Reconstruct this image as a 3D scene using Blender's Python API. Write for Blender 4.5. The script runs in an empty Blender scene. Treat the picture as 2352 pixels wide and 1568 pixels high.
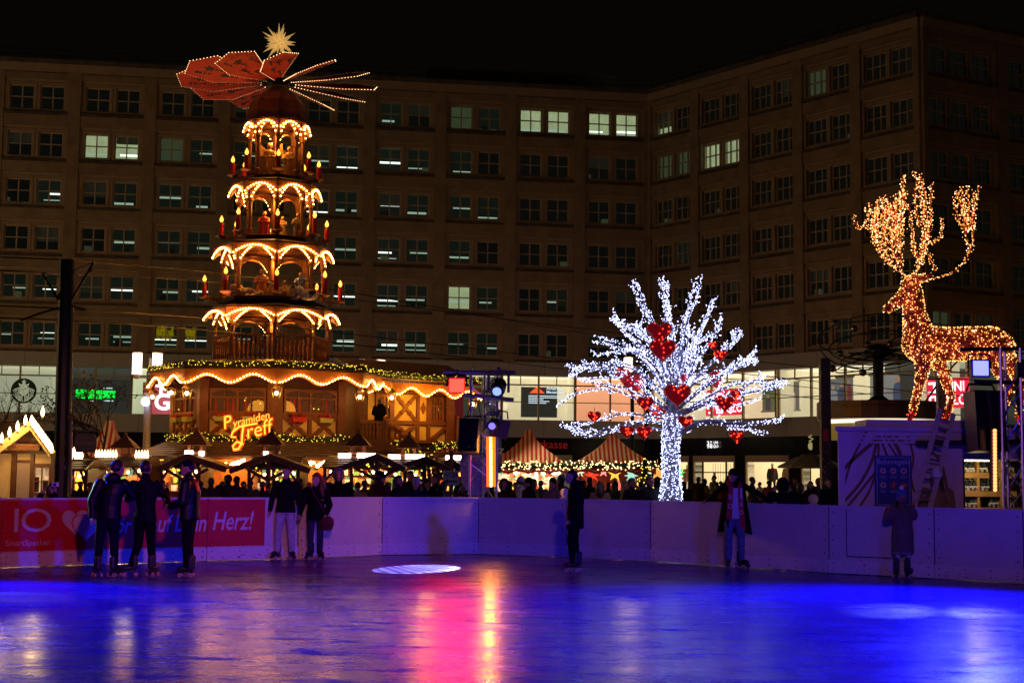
import bpy, math, random
import numpy as np
from mathutils import Matrix, Vector
random.seed(7)
R_ = math.radians
sc = bpy.context.scene
COL = sc.collection

# ------------------------------------------------------------------ camera
EYE = 1.7
cam_d = bpy.data.cameras.new("camera"); cam = bpy.data.objects.new("camera", cam_d); COL.objects.link(cam)
cam_d.lens = 50; cam_d.sensor_width = 36; cam_d.clip_end = 2000
PITCH, ROLL = R_(5.37), R_(0.56)
_M = Matrix.Rotation(math.pi/2 + PITCH, 4, 'X') @ Matrix.Rotation(ROLL, 4, 'Z')
cam.matrix_world = Matrix.Translation((0, 0, EYE)) @ _M
sc.camera = cam
# ------------------------------------------------------------------ night sky
world = bpy.data.worlds.new("World"); sc.world = world; world.use_nodes = True
wn = world.node_tree.nodes; wl = world.node_tree.links
sky = wn.new('ShaderNodeTexSky'); sky.sky_type = 'NISHITA'; sky.sun_disc = False
sky.sun_elevation = R_(-8); sky.sun_rotation = R_(200)
bg = wn['Background']; bg.inputs['Strength'].default_value = 0.05
gl_ = wn.new('ShaderNodeMix'); gl_.data_type = 'RGBA'; gl_.blend_type = 'ADD'; gl_.inputs['Factor'].default_value = 1.0   # faint city glow of the overcast night
gl_.inputs['B'].default_value = (0.040, 0.031, 0.024, 1); wl.new(sky.outputs[0], gl_.inputs['A']); wl.new(gl_.outputs['Result'], bg.inputs['Color'])
vs = sc.view_settings; vs.view_transform = 'Standard'; vs.look = 'None'; vs.gamma = 1; vs.exposure = 0
sc.cycles.use_denoising = True
sc.cycles.max_bounces = 6; sc.cycles.diffuse_bounces = 3; sc.cycles.glossy_bounces = 3
sc.cycles.transparent_max_bounces = 12; sc.cycles.transmission_bounces = 4
sc.cycles.sample_clamp_indirect = 4.0; sc.cycles.sample_clamp_direct = 0
sc.cycles.caustics_reflective = False; sc.cycles.caustics_refractive = False

# ------------------------------------------------------------------ stage and street lamps (fixtures of the rink and square, plus added floor-highlight spots)
def lamp(kind, name, loc, energy, color, target=None, size=0.1, angle=60, blend=0.3):
    d = bpy.data.lights.new(name, kind); d.energy = energy; d.color = color
    if kind in ('POINT', 'SPOT'): d.shadow_soft_size = size
    o = bpy.data.objects.new(name, d); COL.objects.link(o); o.location = loc
    if kind == 'SPOT': d.spot_size = R_(angle); d.spot_blend = blend
    if target is not None:
        o.rotation_euler = (Vector(target) - Vector(loc)).to_track_quat('-Z', 'Y').to_euler()
    return o
BLUE = (0.01, 0.015, 1.0); WARM = (1.0, 0.52, 0.16)
lamp('SPOT', 'blue_flood', (8.0, 24.3, 3.9), 15000, BLUE, (3.5, 16.5, 0), .15, 96, 1.0)
lamp('SPOT', 'blue_flood', (-10.5, 24.5, 4.5), 13000, BLUE, (-6.8, 19.3, 0), .15, 46, .7)
lamp('SPOT', 'blue_flood', (10.5, 9.0, 5.0), 12000, (.008, .015, 1.0), (4.6, 15.0, 0), .3, 74, 1.0)
lamp('SPOT', 'red_flood', (-1.2, 30.8, 3.7), 950, (1.0, .010, .03), (-2.4, 23.5, 0), .5, 72, .8)
lamp('SPOT', 'violet_wash', (1.5, 1.0, 6.5), 2100, (.54, .19, .74), (2.5, 29, .6), .3, 44, .5)
lamp('SPOT', 'red_wash', (1.0, 2.0, 6.5), 4200, (1.0, .16, .18), (-7, 26.5, .5), .3, 26, .5)
lamp('SPOT', 'cold_spot', (-10.4, 25.6, 2.7), 1000, (.40, .75, 1.0), (-6.5, 22.9, .9), .1, 18, .4)
lamp('SPOT', 'blue_spot', (-10.4, 25.2, 4.4), 2600, BLUE, (-6.4, 23.0, 1.9), .1, 15, .4)
lamp('SPOT', 'blue_flood', (-2.5, 4.0, 6.0), 1300, (.10, .01, 1.0), (-2.5, 16.5, 0), .3, 60, 1.0)
lamp('POINT', 'square_lamp', (-46, 64, 10), 2700, (1.0, .62, .30), size=.3)
lamp('POINT', 'square_lamp', (47, 60, 11), 400, (1.0, .55, .22), size=.3)
gobo = lamp('SPOT', 'gobo_spot', (-.42, 30.9, 3.45), 34000, (.75, .9, 1.0), (-1.62, 26.2, 0), .003, 14, .08)
for a_, b_, e_, an_ in (((7.6, 24.2, 3.7), (8.6, 17.6, 0), 9000, 10), ((7.2, 24.2, 3.7), (5.0, 18.9, 0), 2200, 12), ((7.2, 24.2, 3.7), (6.1, 18.6, 0), 1800, 10), ((-9.5, 24.4, 4.2), (-6.6, 19.6, 0), 1600, 12), ((-9.5, 24.4, 4.2), (-5.0, 19.4, 0), 900, 9)):  # right-edge beam first, then four spots added to imitate glossy floor highlights
    lamp('SPOT', 'floor_highlight_spot', a_, e_, (.5, .62, 1.0), b_, .05, an_, .9)


# ------------------------------------------------------------------ picture-to-place helpers: a ray through a pixel of the 2352 px picture, met at a depth or the ground
FPX = 3267.0
def ray(px, py): return _M.to_3x3() @ Vector(((px-1176)/FPX, -(py-784)/FPX, -1))
def P(px, py, Y):
    d = ray(px, py); t = Y/d.y; return Vector((d.x*t, Y, EYE + d.z*t))
def G(px, py, z=0.0):
    d = ray(px, py); t = (z-EYE)/d.z; return Vector((d.x*t, d.y*t, z))
def X(px, Y, py=1090): return P(px, py, Y).x
PLAZA = -0.15

# ------------------------------------------------------------------ materials
def mat(name, col, rough=0.6, metal=0.0, var=0.0, vscale=3.0, bump=0.0, bscale=20.0, stretch=None, spec=0.5, em=None, es=0.0, coat=0.0):
    m = bpy.data.materials.new(name); m.use_nodes = True
    nt = m.node_tree; b = nt.nodes['Principled BSDF']
    b.inputs['Base Color'].default_value = (*col, 1); b.inputs['Roughness'].default_value = rough
    b.inputs['Metallic'].default_value = metal; b.inputs['Specular IOR Level'].default_value = spec
    b.inputs['Coat Weight'].default_value = coat
    if em is not None:
        b.inputs['Emission Color'].default_value = (*em, 1); b.inputs['Emission Strength'].default_value = es
    if var or bump:
        tc = nt.nodes.new('ShaderNodeTexCoord'); mp = nt.nodes.new('ShaderNodeMapping')
        nt.links.new(tc.outputs['Object'], mp.inputs[0])
        if stretch: mp.inputs['Scale'].default_value = stretch
    if var:
        n = nt.nodes.new('ShaderNodeTexNoise'); n.inputs['Scale'].default_value = vscale; n.inputs['Detail'].default_value = 6
        n.inputs['Roughness'].default_value = 0.65
        nt.links.new(mp.outputs[0], n.inputs['Vector'])
        r = nt.nodes.new('ShaderNodeValToRGB')
        lo = [max(0, c*(1-var)) for c in col]; hi = [min(1, c*(1+var)) for c in col]
        r.color_ramp.elements[0].position = 0.3; r.color_ramp.elements[1].position = 0.7
        r.color_ramp.elements[0].color = (*lo, 1); r.color_ramp.elements[1].color = (*hi, 1)
        nt.links.new(n.outputs['Fac'], r.inputs[0]); nt.links.new(r.outputs[0], b.inputs['Base Color'])
    if bump:
        n2 = nt.nodes.new('ShaderNodeTexNoise'); n2.inputs['Scale'].default_value = bscale; n2.inputs['Detail'].default_value = 4
        nt.links.new(mp.outputs[0], n2.inputs['Vector'])
        bp = nt.nodes.new('ShaderNodeBump'); bp.inputs['Strength'].default_value = bump; bp.inputs['Distance'].default_value = 0.02
        nt.links.new(n2.outputs['Fac'], bp.inputs['Height']); nt.links.new(bp.outputs[0], b.inputs['Normal'])
    return m
def glow(name, col, s, sample=True):
    m = bpy.data.materials.new(name); m.use_nodes = True; nt = m.node_tree
    nt.nodes.remove(nt.nodes['Principled BSDF'])
    e = nt.nodes.new('ShaderNodeEmission'); e.inputs[0].default_value = (*col, 1); e.inputs[1].default_value = s
    nt.links.new(e.outputs[0], nt.nodes['Material Output'].inputs[0])
    m.cycles.emission_sampling = 'AUTO' if sample else 'NONE'
    return m
def glass(name, tint=(0.9, 0.95, 1.0), refl=0.12, rough=0.02):
    m = bpy.data.materials.new(name); m.use_nodes = True; nt = m.node_tree
    nt.nodes.remove(nt.nodes['Principled BSDF'])
    t = nt.nodes.new('ShaderNodeBsdfTransparent'); t.inputs[0].default_value = (*tint, 1)
    g = nt.nodes.new('ShaderNodeBsdfGlossy'); g.inputs['Roughness'].default_value = rough
    x = nt.nodes.new('ShaderNodeMixShader'); x.inputs[0].default_value = refl
    nt.links.new(t.outputs[0], x.inputs[1]); nt.links.new(g.outputs[0], x.inputs[2])
    nt.links.new(x.outputs[0], nt.nodes['Material Output'].inputs[0])
    return m
def stripes(name, c1, c2, period, axis=0, rough=0.7, offset=0.0):
    m = mat(name, c1, rough); nt = m.node_tree; b = nt.nodes['Principled BSDF']
    tc = nt.nodes.new('ShaderNodeTexCoord'); sp = nt.nodes.new('ShaderNodeSeparateXYZ'); nt.links.new(tc.outputs['UV' if axis == 9 else 'Object'], sp.inputs[0])
    a = nt.nodes.new('ShaderNodeMath'); a.operation = 'MULTIPLY_ADD'; a.inputs[1].default_value = 1.0/period; a.inputs[2].default_value = 100.0+offset
    nt.links.new(sp.outputs[0 if axis == 9 else axis], a.inputs[0])
    f = nt.nodes.new('ShaderNodeMath'); f.operation = 'FRACT'; nt.links.new(a.outputs[0], f.inputs[0])
    g = nt.nodes.new('ShaderNodeMath'); g.operation = 'GREATER_THAN'; g.inputs[1].default_value = 0.5; nt.links.new(f.outputs[0], g.inputs[0])
    mx = nt.nodes.new('ShaderNodeMix'); mx.data_type = 'RGBA'; nt.links.new(g.outputs[0], mx.inputs['Factor'])
    mx.inputs['A'].default_value = (*c1, 1); mx.inputs['B'].default_value = (*c2, 1)
    nt.links.new(mx.outputs['Result'], b.inputs['Base Color'])
    return m

# ------------------------------------------------------------------ mesh builder
class MB:
    def __init__(s): s.v = []; s.f = []; s.m = []; s.uv = None
    def add(s, vs, fs, m=0):
        o = len(s.v); s.v.extend([tuple(v) for v in vs]); s.f.extend([tuple(i+o for i in f) for f in fs]); s.m.extend([m]*len(fs)); return s
    def box(s, c, size, rz=0.0, m=0, M=None):
        x, y, z = [k/2 for k in size]
        vs = [Vector((a*x, b*y, d*z)) for a in (-1, 1) for b in (-1, 1) for d in (-1, 1)]
        rot = M if M is not None else Matrix.Rotation(rz, 3, 'Z')
        vs = [rot @ v + Vector(c) for v in vs]
        return s.add(vs, [(0, 1, 3, 2), (4, 6, 7, 5), (0, 4, 5, 1), (2, 3, 7, 6), (0, 2, 6, 4), (1, 5, 7, 3)], m)
    def bar(s, a, b, w, h=None, m=0, up=(0, 0, 1)):
        a = Vector(a); b = Vector(b); d = b-a; L = d.length
        if L < 1e-6: return s
        d.normalize(); u = Vector(up)
        if abs(d.dot(u)) > 0.98: u = Vector((0, 1, 0))
        x = d.cross(u).normalized(); z = x.cross(d).normalized()
        M = Matrix((x, d, z)).transposed()
        return s.box((a+b)/2, (w, L, h or w), M=M, m=m)
    def tube(s, pts, r, n=6, m=0, cap=True):
        pts = [Vector(p) for p in pts]; k = len(pts)
        rs = r if isinstance(r, (list, tuple)) else [r]*k
        vs = []; fs = []
        t0 = (pts[1]-pts[0]).normalized(); u = t0.cross(Vector((0, 0, 1)))
        if u.length < 0.05: u = t0.cross(Vector((1, 0, 0)))
        u.normalize()
        for i, p in enumerate(pts):
            t = (pts[min(i+1, k-1)] - pts[max(i-1, 0)])
            if t.length < 1e-9: t = t0
            t.normalize(); u = u - t*u.dot(t)
            if u.length < 1e-4: u = t.orthogonal()
            u.normalize(); w = t.cross(u)
            for j in range(n):
                a = 2*math.pi*j/n; vs.append(p + (u*math.cos(a)+w*math.sin(a))*rs[i])
        for i in range(k-1):
            for j in range(n):
                fs.append((i*n+j, i*n+(j+1) % n, (i+1)*n+(j+1) % n, (i+1)*n+j))
        if cap: fs.append(tuple(range(n-1, -1, -1))); fs.append(tuple((k-1)*n+j for j in range(n)))
        return s.add(vs, fs, m)
    def lathe(s, prof, n=12, c=(0, 0, 0), m=0, a0=0.0, M=None):
        vs = []; fs = []
        for (r, z) in prof:
            for j in range(n):
                a = a0+2*math.pi*j/n; v = Vector((r*math.cos(a), r*math.sin(a), z))
                if M is not None: v = M @ v
                vs.append(v + Vector(c))
        for i in range(len(prof)-1):
            for j in range(n): fs.append((i*n+j, i*n+(j+1) % n, (i+1)*n+(j+1) % n, (i+1)*n+j))
        fs.append(tuple(range(n-1, -1, -1))); fs.append(tuple((len(prof)-1)*n+j for j in range(n)))
        return s.add(vs, fs, m)
    def ball(s, c, r, n=8, m=0, sc=(1, 1, 1)):
        k = max(3, n//2); prof = [(math.sin(math.pi*i/k)*1.0, -math.cos(math.pi*i/k)) for i in range(k+1)]
        vs = []; fs = []; c = Vector(c)
        vs.append(c+Vector((0, 0, -r*sc[2])))
        for i in range(1, k):
            for j in range(n):
                a = 2*math.pi*j/n
                vs.append(c+Vector((prof[i][0]*math.cos(a)*r*sc[0], prof[i][0]*math.sin(a)*r*sc[1], prof[i][1]*r*sc[2])))
        vs.append(c+Vector((0, 0, r*sc[2]))); T = len(vs)-1
        for j in range(n):
            fs.append((0, 1+(j+1) % n, 1+j)); fs.append((T, T-n+j, T-n+(j+1) % n))
        for i in range(k-2):
            for j in range(n):
                a = 1+i*n+j; b = 1+i*n+(j+1) % n; fs.append((a, b, b+n, a+n))
        return s.add(vs, fs, m)
    def bulb(s, c, r, m=0):
        x, y, z = c
        return s.add([(x+r, y, z), (x-r, y, z), (x, y+r, z), (x, y-r, z), (x, y, z+r), (x, y, z-r)],
                     [(0, 2, 4), (2, 1, 4), (1, 3, 4), (3, 0, 4), (2, 0, 5), (1, 2, 5), (3, 1, 5), (0, 3, 5)], m)
    def prism(s, outline, o, ux, uy, depth, m=0):
        """outline in (a,b) spans o+a*ux+b*uy, extruded both ways by depth/2 along ux x uy"""
        o = Vector(o); ux = Vector(ux); uy = Vector(uy); nn = ux.cross(uy).normalized()*(depth/2); n = len(outline)
        fr = [o+ux*a+uy*b+nn for a, b in outline]; bk = [o+ux*a+uy*b-nn for a, b in outline]
        fs = [tuple(range(n)), tuple(range(2*n-1, n-1, -1))]
        for i in range(n):
            j = (i+1) % n; fs.append((i, i+n, j+n, j))
        return s.add(fr+bk, fs, m)
    def quad(s, a, b, c, d, m=0): return s.add([a, b, c, d], [(0, 1, 2, 3)], m)
    def slab(s, a, b, c, d, t, m=0):
        a, b, c, d = map(Vector, (a, b, c, d)); n = (b-a).cross(d-a).normalized()*t
        return s.add([a, b, c, d, a-n, b-n, c-n, d-n], [(0, 1, 2, 3), (7, 6, 5, 4), (0, 4, 5, 1), (1, 5, 6, 2), (2, 6, 7, 3), (3, 7, 4, 0)], m)
    def mesh(s, name, mats, off=None, smooth=False):
        me = bpy.data.meshes.new(name)
        v = s.v if off is None else [(x-off[0], y-off[1], z-off[2]) for x, y, z in s.v]
        me.from_pydata(v, [], s.f)
        if not isinstance(mats, (list, tuple)): mats = [mats]
        for q in mats: me.materials.append(q)
        if len(mats) > 1: me.polygons.foreach_set('material_index', s.m)
        if smooth: me.polygons.foreach_set('use_smooth', [True]*len(s.f))
        me.update(); return me
    def build(s, name, mats, parent=None, smooth=False, world=False):
        off = None
        if world and parent is not None: off = root_loc(parent)
        o = bpy.data.objects.new(name, s.mesh(name, mats, off, smooth)); COL.objects.link(o)
        if parent is not None: o.parent = parent
        return o
def root_loc(o):
    v = Vector((0, 0, 0))
    while o is not None: v = v + o.location; o = o.parent
    return v
def tag(o, label=None, cat=None, group=None, kind=None):
    if label: o['label'] = label
    if cat: o['category'] = cat
    if group: o['group'] = group
    if kind: o['kind'] = kind
    return o
def thing(name, label, cat, loc=(0, 0, 0), rz=0.0, group=None):
    o = bpy.data.objects.new(name, None); COL.objects.link(o); o.location = loc; o.rotation_euler = (0, 0, rz)
    o.empty_display_size = 0.2
    return tag(o, label, cat, group)
def kids(o): return [c for c in bpy.data.objects if c.parent is o]
def copy_tree(o, parent=None, ch=None):
    c = o.copy(); COL.objects.link(c)
    if parent is not None: c.parent = parent
    for k in list(o.children): copy_tree(k, c)
    return c
def text_obj(name, s, m, o, ux, uy, size, parent=None, depth=0.01, shear=0.0, bold=0.0, align='CENTER', sx=1.0, world=True):
    """flat lettering: baseline at o, reading along ux, rising along uy"""
    c = bpy.data.curves.new(name, 'FONT'); c.body = s; c.size = 1.0; c.extrude = 0.0; c.shear = shear; c.offset = bold
    c.align_x = align; c.resolution_u = 3
    t = bpy.data.objects.new(name, c); COL.objects.link(t)
    dg = bpy.context.evaluated_depsgraph_get(); me = bpy.data.meshes.new_from_object(t.evaluated_get(dg))
    bpy.data.objects.remove(t); bpy.data.curves.remove(c)
    o = Vector(o); ux = Vector(ux).normalized(); uy = Vector(uy).normalized(); nn = ux.cross(uy)
    off = root_loc(parent) if (world and parent is not None) else Vector((0, 0, 0))
    for v in me.vertices:
        p = o + ux*(v.co.x*size*sx) + uy*(v.co.y*size) + nn*(v.co.z + depth) - off
        v.co = p
    me.materials.clear(); me.materials.append(m); me.name = name
    ob = bpy.data.objects.new(name, me); COL.objects.link(ob)
    if parent is not None: ob.parent = parent
    return ob

# palette
WOOD = mat('wood', (0.21, 0.07, 0.018), 0.5, var=0.35, vscale=4, stretch=(1, 1, 8), bump=0.3, bscale=30)
DWOOD = mat('dark_wood', (0.095, 0.03, 0.009), 0.5, var=0.35, vscale=4, bump=0.3)
FASC = mat('fascia_wood', (0.34, 0.115, 0.022), 0.5, var=0.2, vscale=3)
SHING = mat('shingles', (0.11, 0.065, 0.035), 0.45, var=0.5, vscale=9, bump=0.5, bscale=25)
PLASTER = mat('yellow_plaster', (0.72, 0.50, 0.14), 0.8, var=0.18, vscale=3, bump=0.2)
BLACK = mat('black_paint', (0.012, 0.012, 0.014), 0.45, var=0.3, vscale=5)
DARKM = mat('dark_metal', (0.03, 0.03, 0.035), 0.4, metal=0.6)
ALU = mat('truss_aluminium', (0.62, 0.62, 0.65), 0.32, metal=0.9, var=0.1, vscale=8)
WHITE = mat('white_paint', (0.75, 0.75, 0.76), 0.5, var=0.05)
RED = mat('red_paint', (0.55, 0.02, 0.02), 0.5, var=0.15)
GREEN = mat('fir_green', (0.025, 0.06, 0.02), 0.7, var=0.5, vscale=15)
BULB = glow('warm_bulb', (1.0, 0.44, 0.085), 46.0)
BULBW = glow('white_warm_bulb', (1.0, 0.60, 0.28), 26.0)
BULBG = glow('garland_bulb', (1.0, 0.66, 0.06), 2.6, False)
FLAME = glow('candle_flame', (1.0, 0.42, 0.05), 3.4)
PANE = glass('window_pane', (0.75, 0.8, 0.8), 0.10)
CLEAR = glass('shop_glass', (0.95, 0.97, 1.0), 0.07)
# ================================================================== GROUND
gm = mat('plaza_stone', (0.16, 0.145, 0.125), 0.5, var=0.3, vscale=1.5, bump=0.2, bscale=12)
mb = MB(); mb.quad((-400, -60, PLAZA), (400, -60, PLAZA), (400, 500, PLAZA), (-400, 500, PLAZA))
tag(mb.build('plaza_ground', gm), 'dark stone paving of the night square', 'ground', kind='structure')

# rink floor: plastic sheet, worn streaks that vary its gloss
fm = bpy.data.materials.new('rink_plastic'); fm.use_nodes = True; nt = fm.node_tree; b = nt.nodes['Principled BSDF']
tc = nt.nodes.new('ShaderNodeTexCoord')
def _noise(scale, stretch, detail=6, rough=0.65):
    mp = nt.nodes.new('ShaderNodeMapping'); mp.inputs['Scale'].default_value = stretch; nt.links.new(tc.outputs['Object'], mp.inputs[0])
    n = nt.nodes.new('ShaderNodeTexNoise'); n.inputs['Scale'].default_value = scale; n.inputs['Detail'].default_value = detail; n.inputs['Roughness'].default_value = rough
    nt.links.new(mp.outputs[0], n.inputs['Vector']); return n
def _ramp(src, a, b_, ca, cb):
    r = nt.nodes.new('ShaderNodeValToRGB'); r.color_ramp.elements[0].position = a; r.color_ramp.elements[1].position = b_
    r.color_ramp.elements[0].color = (*ca, 1); r.color_ramp.elements[1].color = (*cb, 1); nt.links.new(src, r.inputs[0]); return r
n1 = _noise(0.8, (0.8, 1.2, 1), 12, 0.78); n2 = _noise(3.5, (0.8, 1.3, 1), 6); n3 = _noise(160, (1, 1, 1), 2)
rr = _ramp(n1.outputs['Fac'], 0.36, 0.66, (0.17,)*3, (0.33,)*3)
n5 = _noise(26, (0.5, 1.4, 1), 4, 0.7); ra = nt.nodes.new('ShaderNodeMath'); ra.operation = 'MULTIPLY_ADD'; ra.inputs[1].default_value = 0.22; nt.links.new(n5.outputs['Fac'], ra.inputs[0])
rs = nt.nodes.new('ShaderNodeMath'); rs.operation = 'SUBTRACT'; rs.inputs[1].default_value = 0.11; nt.links.new(rr.outputs[0], rs.inputs[0]); nt.links.new(rs.outputs[0], ra.inputs[2])
nt.links.new(ra.outputs[0], b.inputs['Roughness'])
cr = _ramp(n2.outputs['Fac'], 0.35, 0.65, (0.03, 0.016, 0.19), (0.06, 0.034, 0.30)); nt.links.new(cr.outputs[0], b.inputs['Base Color'])
n4 = _noise(1.7, (0.55, 1.25, 1), 10, 0.74)
sr = _ramp(n4.outputs['Fac'], 0.38, 0.66, (0.0,)*3, (0.17,)*3); nt.links.new(sr.outputs[0], b.inputs['Specular IOR Level'])
wv = nt.nodes.new('ShaderNodeTexBrick'); wv.offset = 0.0; wv.inputs['Scale'].default_value = 1.0
wv.inputs['Brick Width'].default_value = 0.05; wv.inputs['Row Height'].default_value = 0.05; wv.inputs['Mortar Size'].default_value = 0.006
wv.inputs['Color1'].default_value = wv.inputs['Color2'].default_value = (1, 1, 1, 1); wv.inputs['Mortar'].default_value = (0, 0, 0, 1)
mpb = nt.nodes.new('ShaderNodeMapping'); mpb.inputs['Rotation'].default_value = (0, 0, R_(24)); nt.links.new(tc.outputs['Object'], mpb.inputs[0]); nt.links.new(mpb.outputs[0], wv.inputs['Vector'])
ad = nt.nodes.new('ShaderNodeMath'); ad.operation = 'MULTIPLY_ADD'; ad.inputs[1].default_value = 0.5
nt.links.new(wv.outputs['Color'], ad.inputs[0]); ad.inputs[2].default_value = 0.0
bp = nt.nodes.new('ShaderNodeBump'); bp.inputs['Strength'].default_value = 0.18; bp.inputs['Distance'].default_value = 0.006
nt.links.new(ad.outputs[0], bp.inputs['Height']); nt.links.new(bp.outputs[0], b.inputs['Normal'])

# rink edge, traced where the boards meet the floor
EDGE_PX = [(-420, 1332), (-150, 1314), (0, 1304), (243, 1295.5), (474, 1288.5), (684, 1282.5), (877, 1274.6), (1098, 1272.4), (1300, 1279.5), (1493, 1288.5), (1700, 1301.5), (1904, 1316), (2147, 1329), (2352, 1342), (2560, 1356), (2900, 1380)]
EDGE = [G(x, y) for x, y in EDGE_PX]
mb = MB(); ring = [(e.x, e.y, 0) for e in EDGE] + [(16, 15, 0), (16, -6, 0), (-16, -6, 0), (-16, 16, 0)]
mb.add(ring, [tuple(range(len(ring)-1, -1, -1))])
rf = tag(mb.build('rink_floor', fm), 'worn glossy plastic skating floor lit blue and red', 'rink floor', kind='structure')
mb = MB(); mb.add([(x*1.03, (y-10)*1.02+10.2, -0.004) for x, y, z in ring] + [(x*1.03, (y-10)*1.02+10.2, PLAZA+0.004) for x, y, z in ring],
   [tuple(range(len(ring)-1, -1, -1))] + [(i, (i+1) % len(ring), (i+1) % len(ring)+len(ring), i+len(ring)) for i in range(len(ring))])
tag(mb.build('rink_platform', BLACK), 'low dark platform under the skating floor', 'platform', kind='structure')

# ================================================================== RINK BOARDS
board = mat('white_board', (0.62, 0.60, 0.60), 0.32, var=0.07, vscale=2.5, bump=0.05, bscale=6)
def scuffs(m, zmax):
    nt = m.node_tree; b = nt.nodes['Principled BSDF']; src = b.inputs['Base Color'].links[0].from_socket
    tc = nt.nodes.new('ShaderNodeTexCoord'); mp = nt.nodes.new('ShaderNodeMapping'); mp.inputs['Scale'].default_value = (1.0, 1.0, 2.6); nt.links.new(tc.outputs['Object'], mp.inputs[0])
    n = nt.nodes.new('ShaderNodeTexNoise'); n.inputs['Scale'].default_value = 16; n.inputs['Detail'].default_value = 5; nt.links.new(mp.outputs[0], n.inputs['Vector'])
    sx = nt.nodes.new('ShaderNodeSeparateXYZ'); nt.links.new(tc.outputs['Object'], sx.inputs[0])
    h = nt.nodes.new('ShaderNodeMapRange'); h.inputs['From Min'].default_value = 0.1; h.inputs['From Max'].default_value = zmax; h.inputs['To Min'].default_value = 0.10; h.inputs['To Max'].default_value = 0.0; nt.links.new(sx.outputs['Z'], h.inputs[0])
    a = nt.nodes.new('ShaderNodeMath'); a.operation = 'ADD'; nt.links.new(n.outputs['Fac'], a.inputs[0]); nt.links.new(h.outputs[0], a.inputs[1])
    r = nt.nodes.new('ShaderNodeValToRGB'); r.color_ramp.elements[0].position = 0.70; r.color_ramp.elements[1].position = 0.78; nt.links.new(a.outputs[0], r.inputs[0])
    x = nt.nodes.new('ShaderNodeMix'); x.data_type = 'RGBA'; nt.links.new(r.outputs[0], x.inputs['Factor']); nt.links.new(src, x.inputs['A']); x.inputs['B'].default_value = (0.16, 0.14, 0.14, 1); nt.links.new(x.outputs['Result'], b.inputs['Base Color'])
scuffs(board, 0.9)
kick = mat('kick_board', (0.70, 0.69, 0.70), 0.4, var=0.06, vscale=3); scuffs(kick, 0.25)
bann = mat('banner_red', (0.58, 0.012, 0.012), 0.45, var=0.08)
bletter = mat('banner_white', (0.62, 0.60, 0.66), 0.5)
bh = thing('rink_barrier', 'white boards fencing the skating floor, with a red printed banner along one end', 'rink boards', EDGE[7])
HB = 1.195
def outward(a, b):
    d = (b-a).normalized(); return Vector((-d.y, d.x, 0))
for i in range(len(EDGE)-1):
    a, b = EDGE[i], EDGE[i+1]; d = (b-a).normalized(); n = outward(a, b)
    a2 = a+d*0.006; b2 = b-d*0.006
    mb = MB(); mb.bar(a2+n*0.03+Vector((0, 0, HB/2+0.02)), b2+n*0.03+Vector((0, 0, HB/2+0.02)), 0.05, HB-0.04)
    mb.bar(a2+n*0.03+Vector((0, 0, HB+0.012)), b2+n*0.03+Vector((0, 0, HB+0.012)), 0.07, 0.025)
    mb.box(a+n*0.09+Vector((0, 0, 0.55)), (0.08, 0.08, 1.1))
    for t_ in (0.09, (b-a).length-0.09):
        for z_ in (0.36, 0.6, 0.85, 1.1): mb.box(a+d*t_+n*0.003+Vector((0, 0, z_)), (0.022, 0.012, 0.022), math.atan2(d.y, d.x), 1)
    mb.bar(a+n*0.012+Vector((0, 0, 0.02)), a+n*0.012+Vector((0, 0, HB)), 0.014, 0.03, 1)
    pnl = mb.build('panel', [board, BLACK], bh, world=True)
    mb = MB(); mb.bar(a2-n*0.004+Vector((0, 0, 0.13)), b2-n*0.004+Vector((0, 0, 0.13)), 0.014, 0.23)
    L = (b-a).length
    for k in range(max(3, int(L/0.75))+1):
        t = 0.1+(L-0.2)*k/max(3, int(L/0.75))
        for z in (0.07, 0.19):
            mb.box(a+d*t-n*0.012+Vector((0, 0, z)), (0.02, 0.02, 0.02), math.atan2(d.y, d.x), 1)
    kk = mb.build('kick_plate', [kick, BLACK], pnl); kk.data.transform(Matrix.Translation(-root_loc(bh)))
    if i < 4:
        mb = MB(); mb.bar(a2+Vector((0, 0, 0.73))+n*0.001, b2+Vector((0, 0, 0.73))+n*0.001, 0.006, 0.90)
        bb = mb.build('banner', bann, pnl); bb.data.transform(Matrix.Translation(-root_loc(bh)))
    elif i == 4:
        e = a2+(b2-a2)*0.62; mb = MB(); mb.bar(a2+Vector((0, 0, 0.73))+n*0.001, e+Vector((0, 0, 0.73))+n*0.001, 0.006, 0.90)
        bb = mb.build('banner', bann, pnl); bb.data.transform(Matrix.Translation(-root_loc(bh)))
def on_board(px):
    """point on the board face at picture column px"""
    for i in range(len(EDGE_PX)-1):
        x0, x1 = EDGE_PX[i][0], EDGE_PX[i+1][0]
        if x0 <= px <= x1:
            t = (px-x0)/(x1-x0); a, b = EDGE[i], EDGE[i+1]
            # exact: ray through px meets the vertical board plane
            d = ray(px, 1220); n = outward(a, b); k = n.dot(a-Vector((0, 0, EYE)))/n.dot(d)
            p = Vector((0, 0, EYE))+d*k; return Vector((p.x, p.y, 0)), (b-a).normalized(), n
UZ = Vector((0, 0, 1))
def board_text(name, s, px, z, size, **k):
    p, d, n = on_board(px)
    return text_obj(name, s, k.pop('m', bletter), p - n*0.006 + UZ*z, d, UZ, size, bh, depth=k.pop('depth', 0.004), **k)
def heart_outline(s, n=28):
    o = []
    for i in range(n):
        t = 2*math.pi*i/n; o.append((s*16*math.sin(t)**3/16, s*(13*math.cos(t)-5*math.cos(2*t)-2*math.cos(3*t)-math.cos(4*t))/16))
    return o[::-1]
for px, s in ((36, 'I'), (82, 'O')):
    board_text('banner_lettering', s, px, 0.62 if s == 'I' else 0.62, 0.60, sx=1.25)
board_text('banner_lettering', 'TV · SmartSpeaker', 46, 0.38, 0.145)
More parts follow.
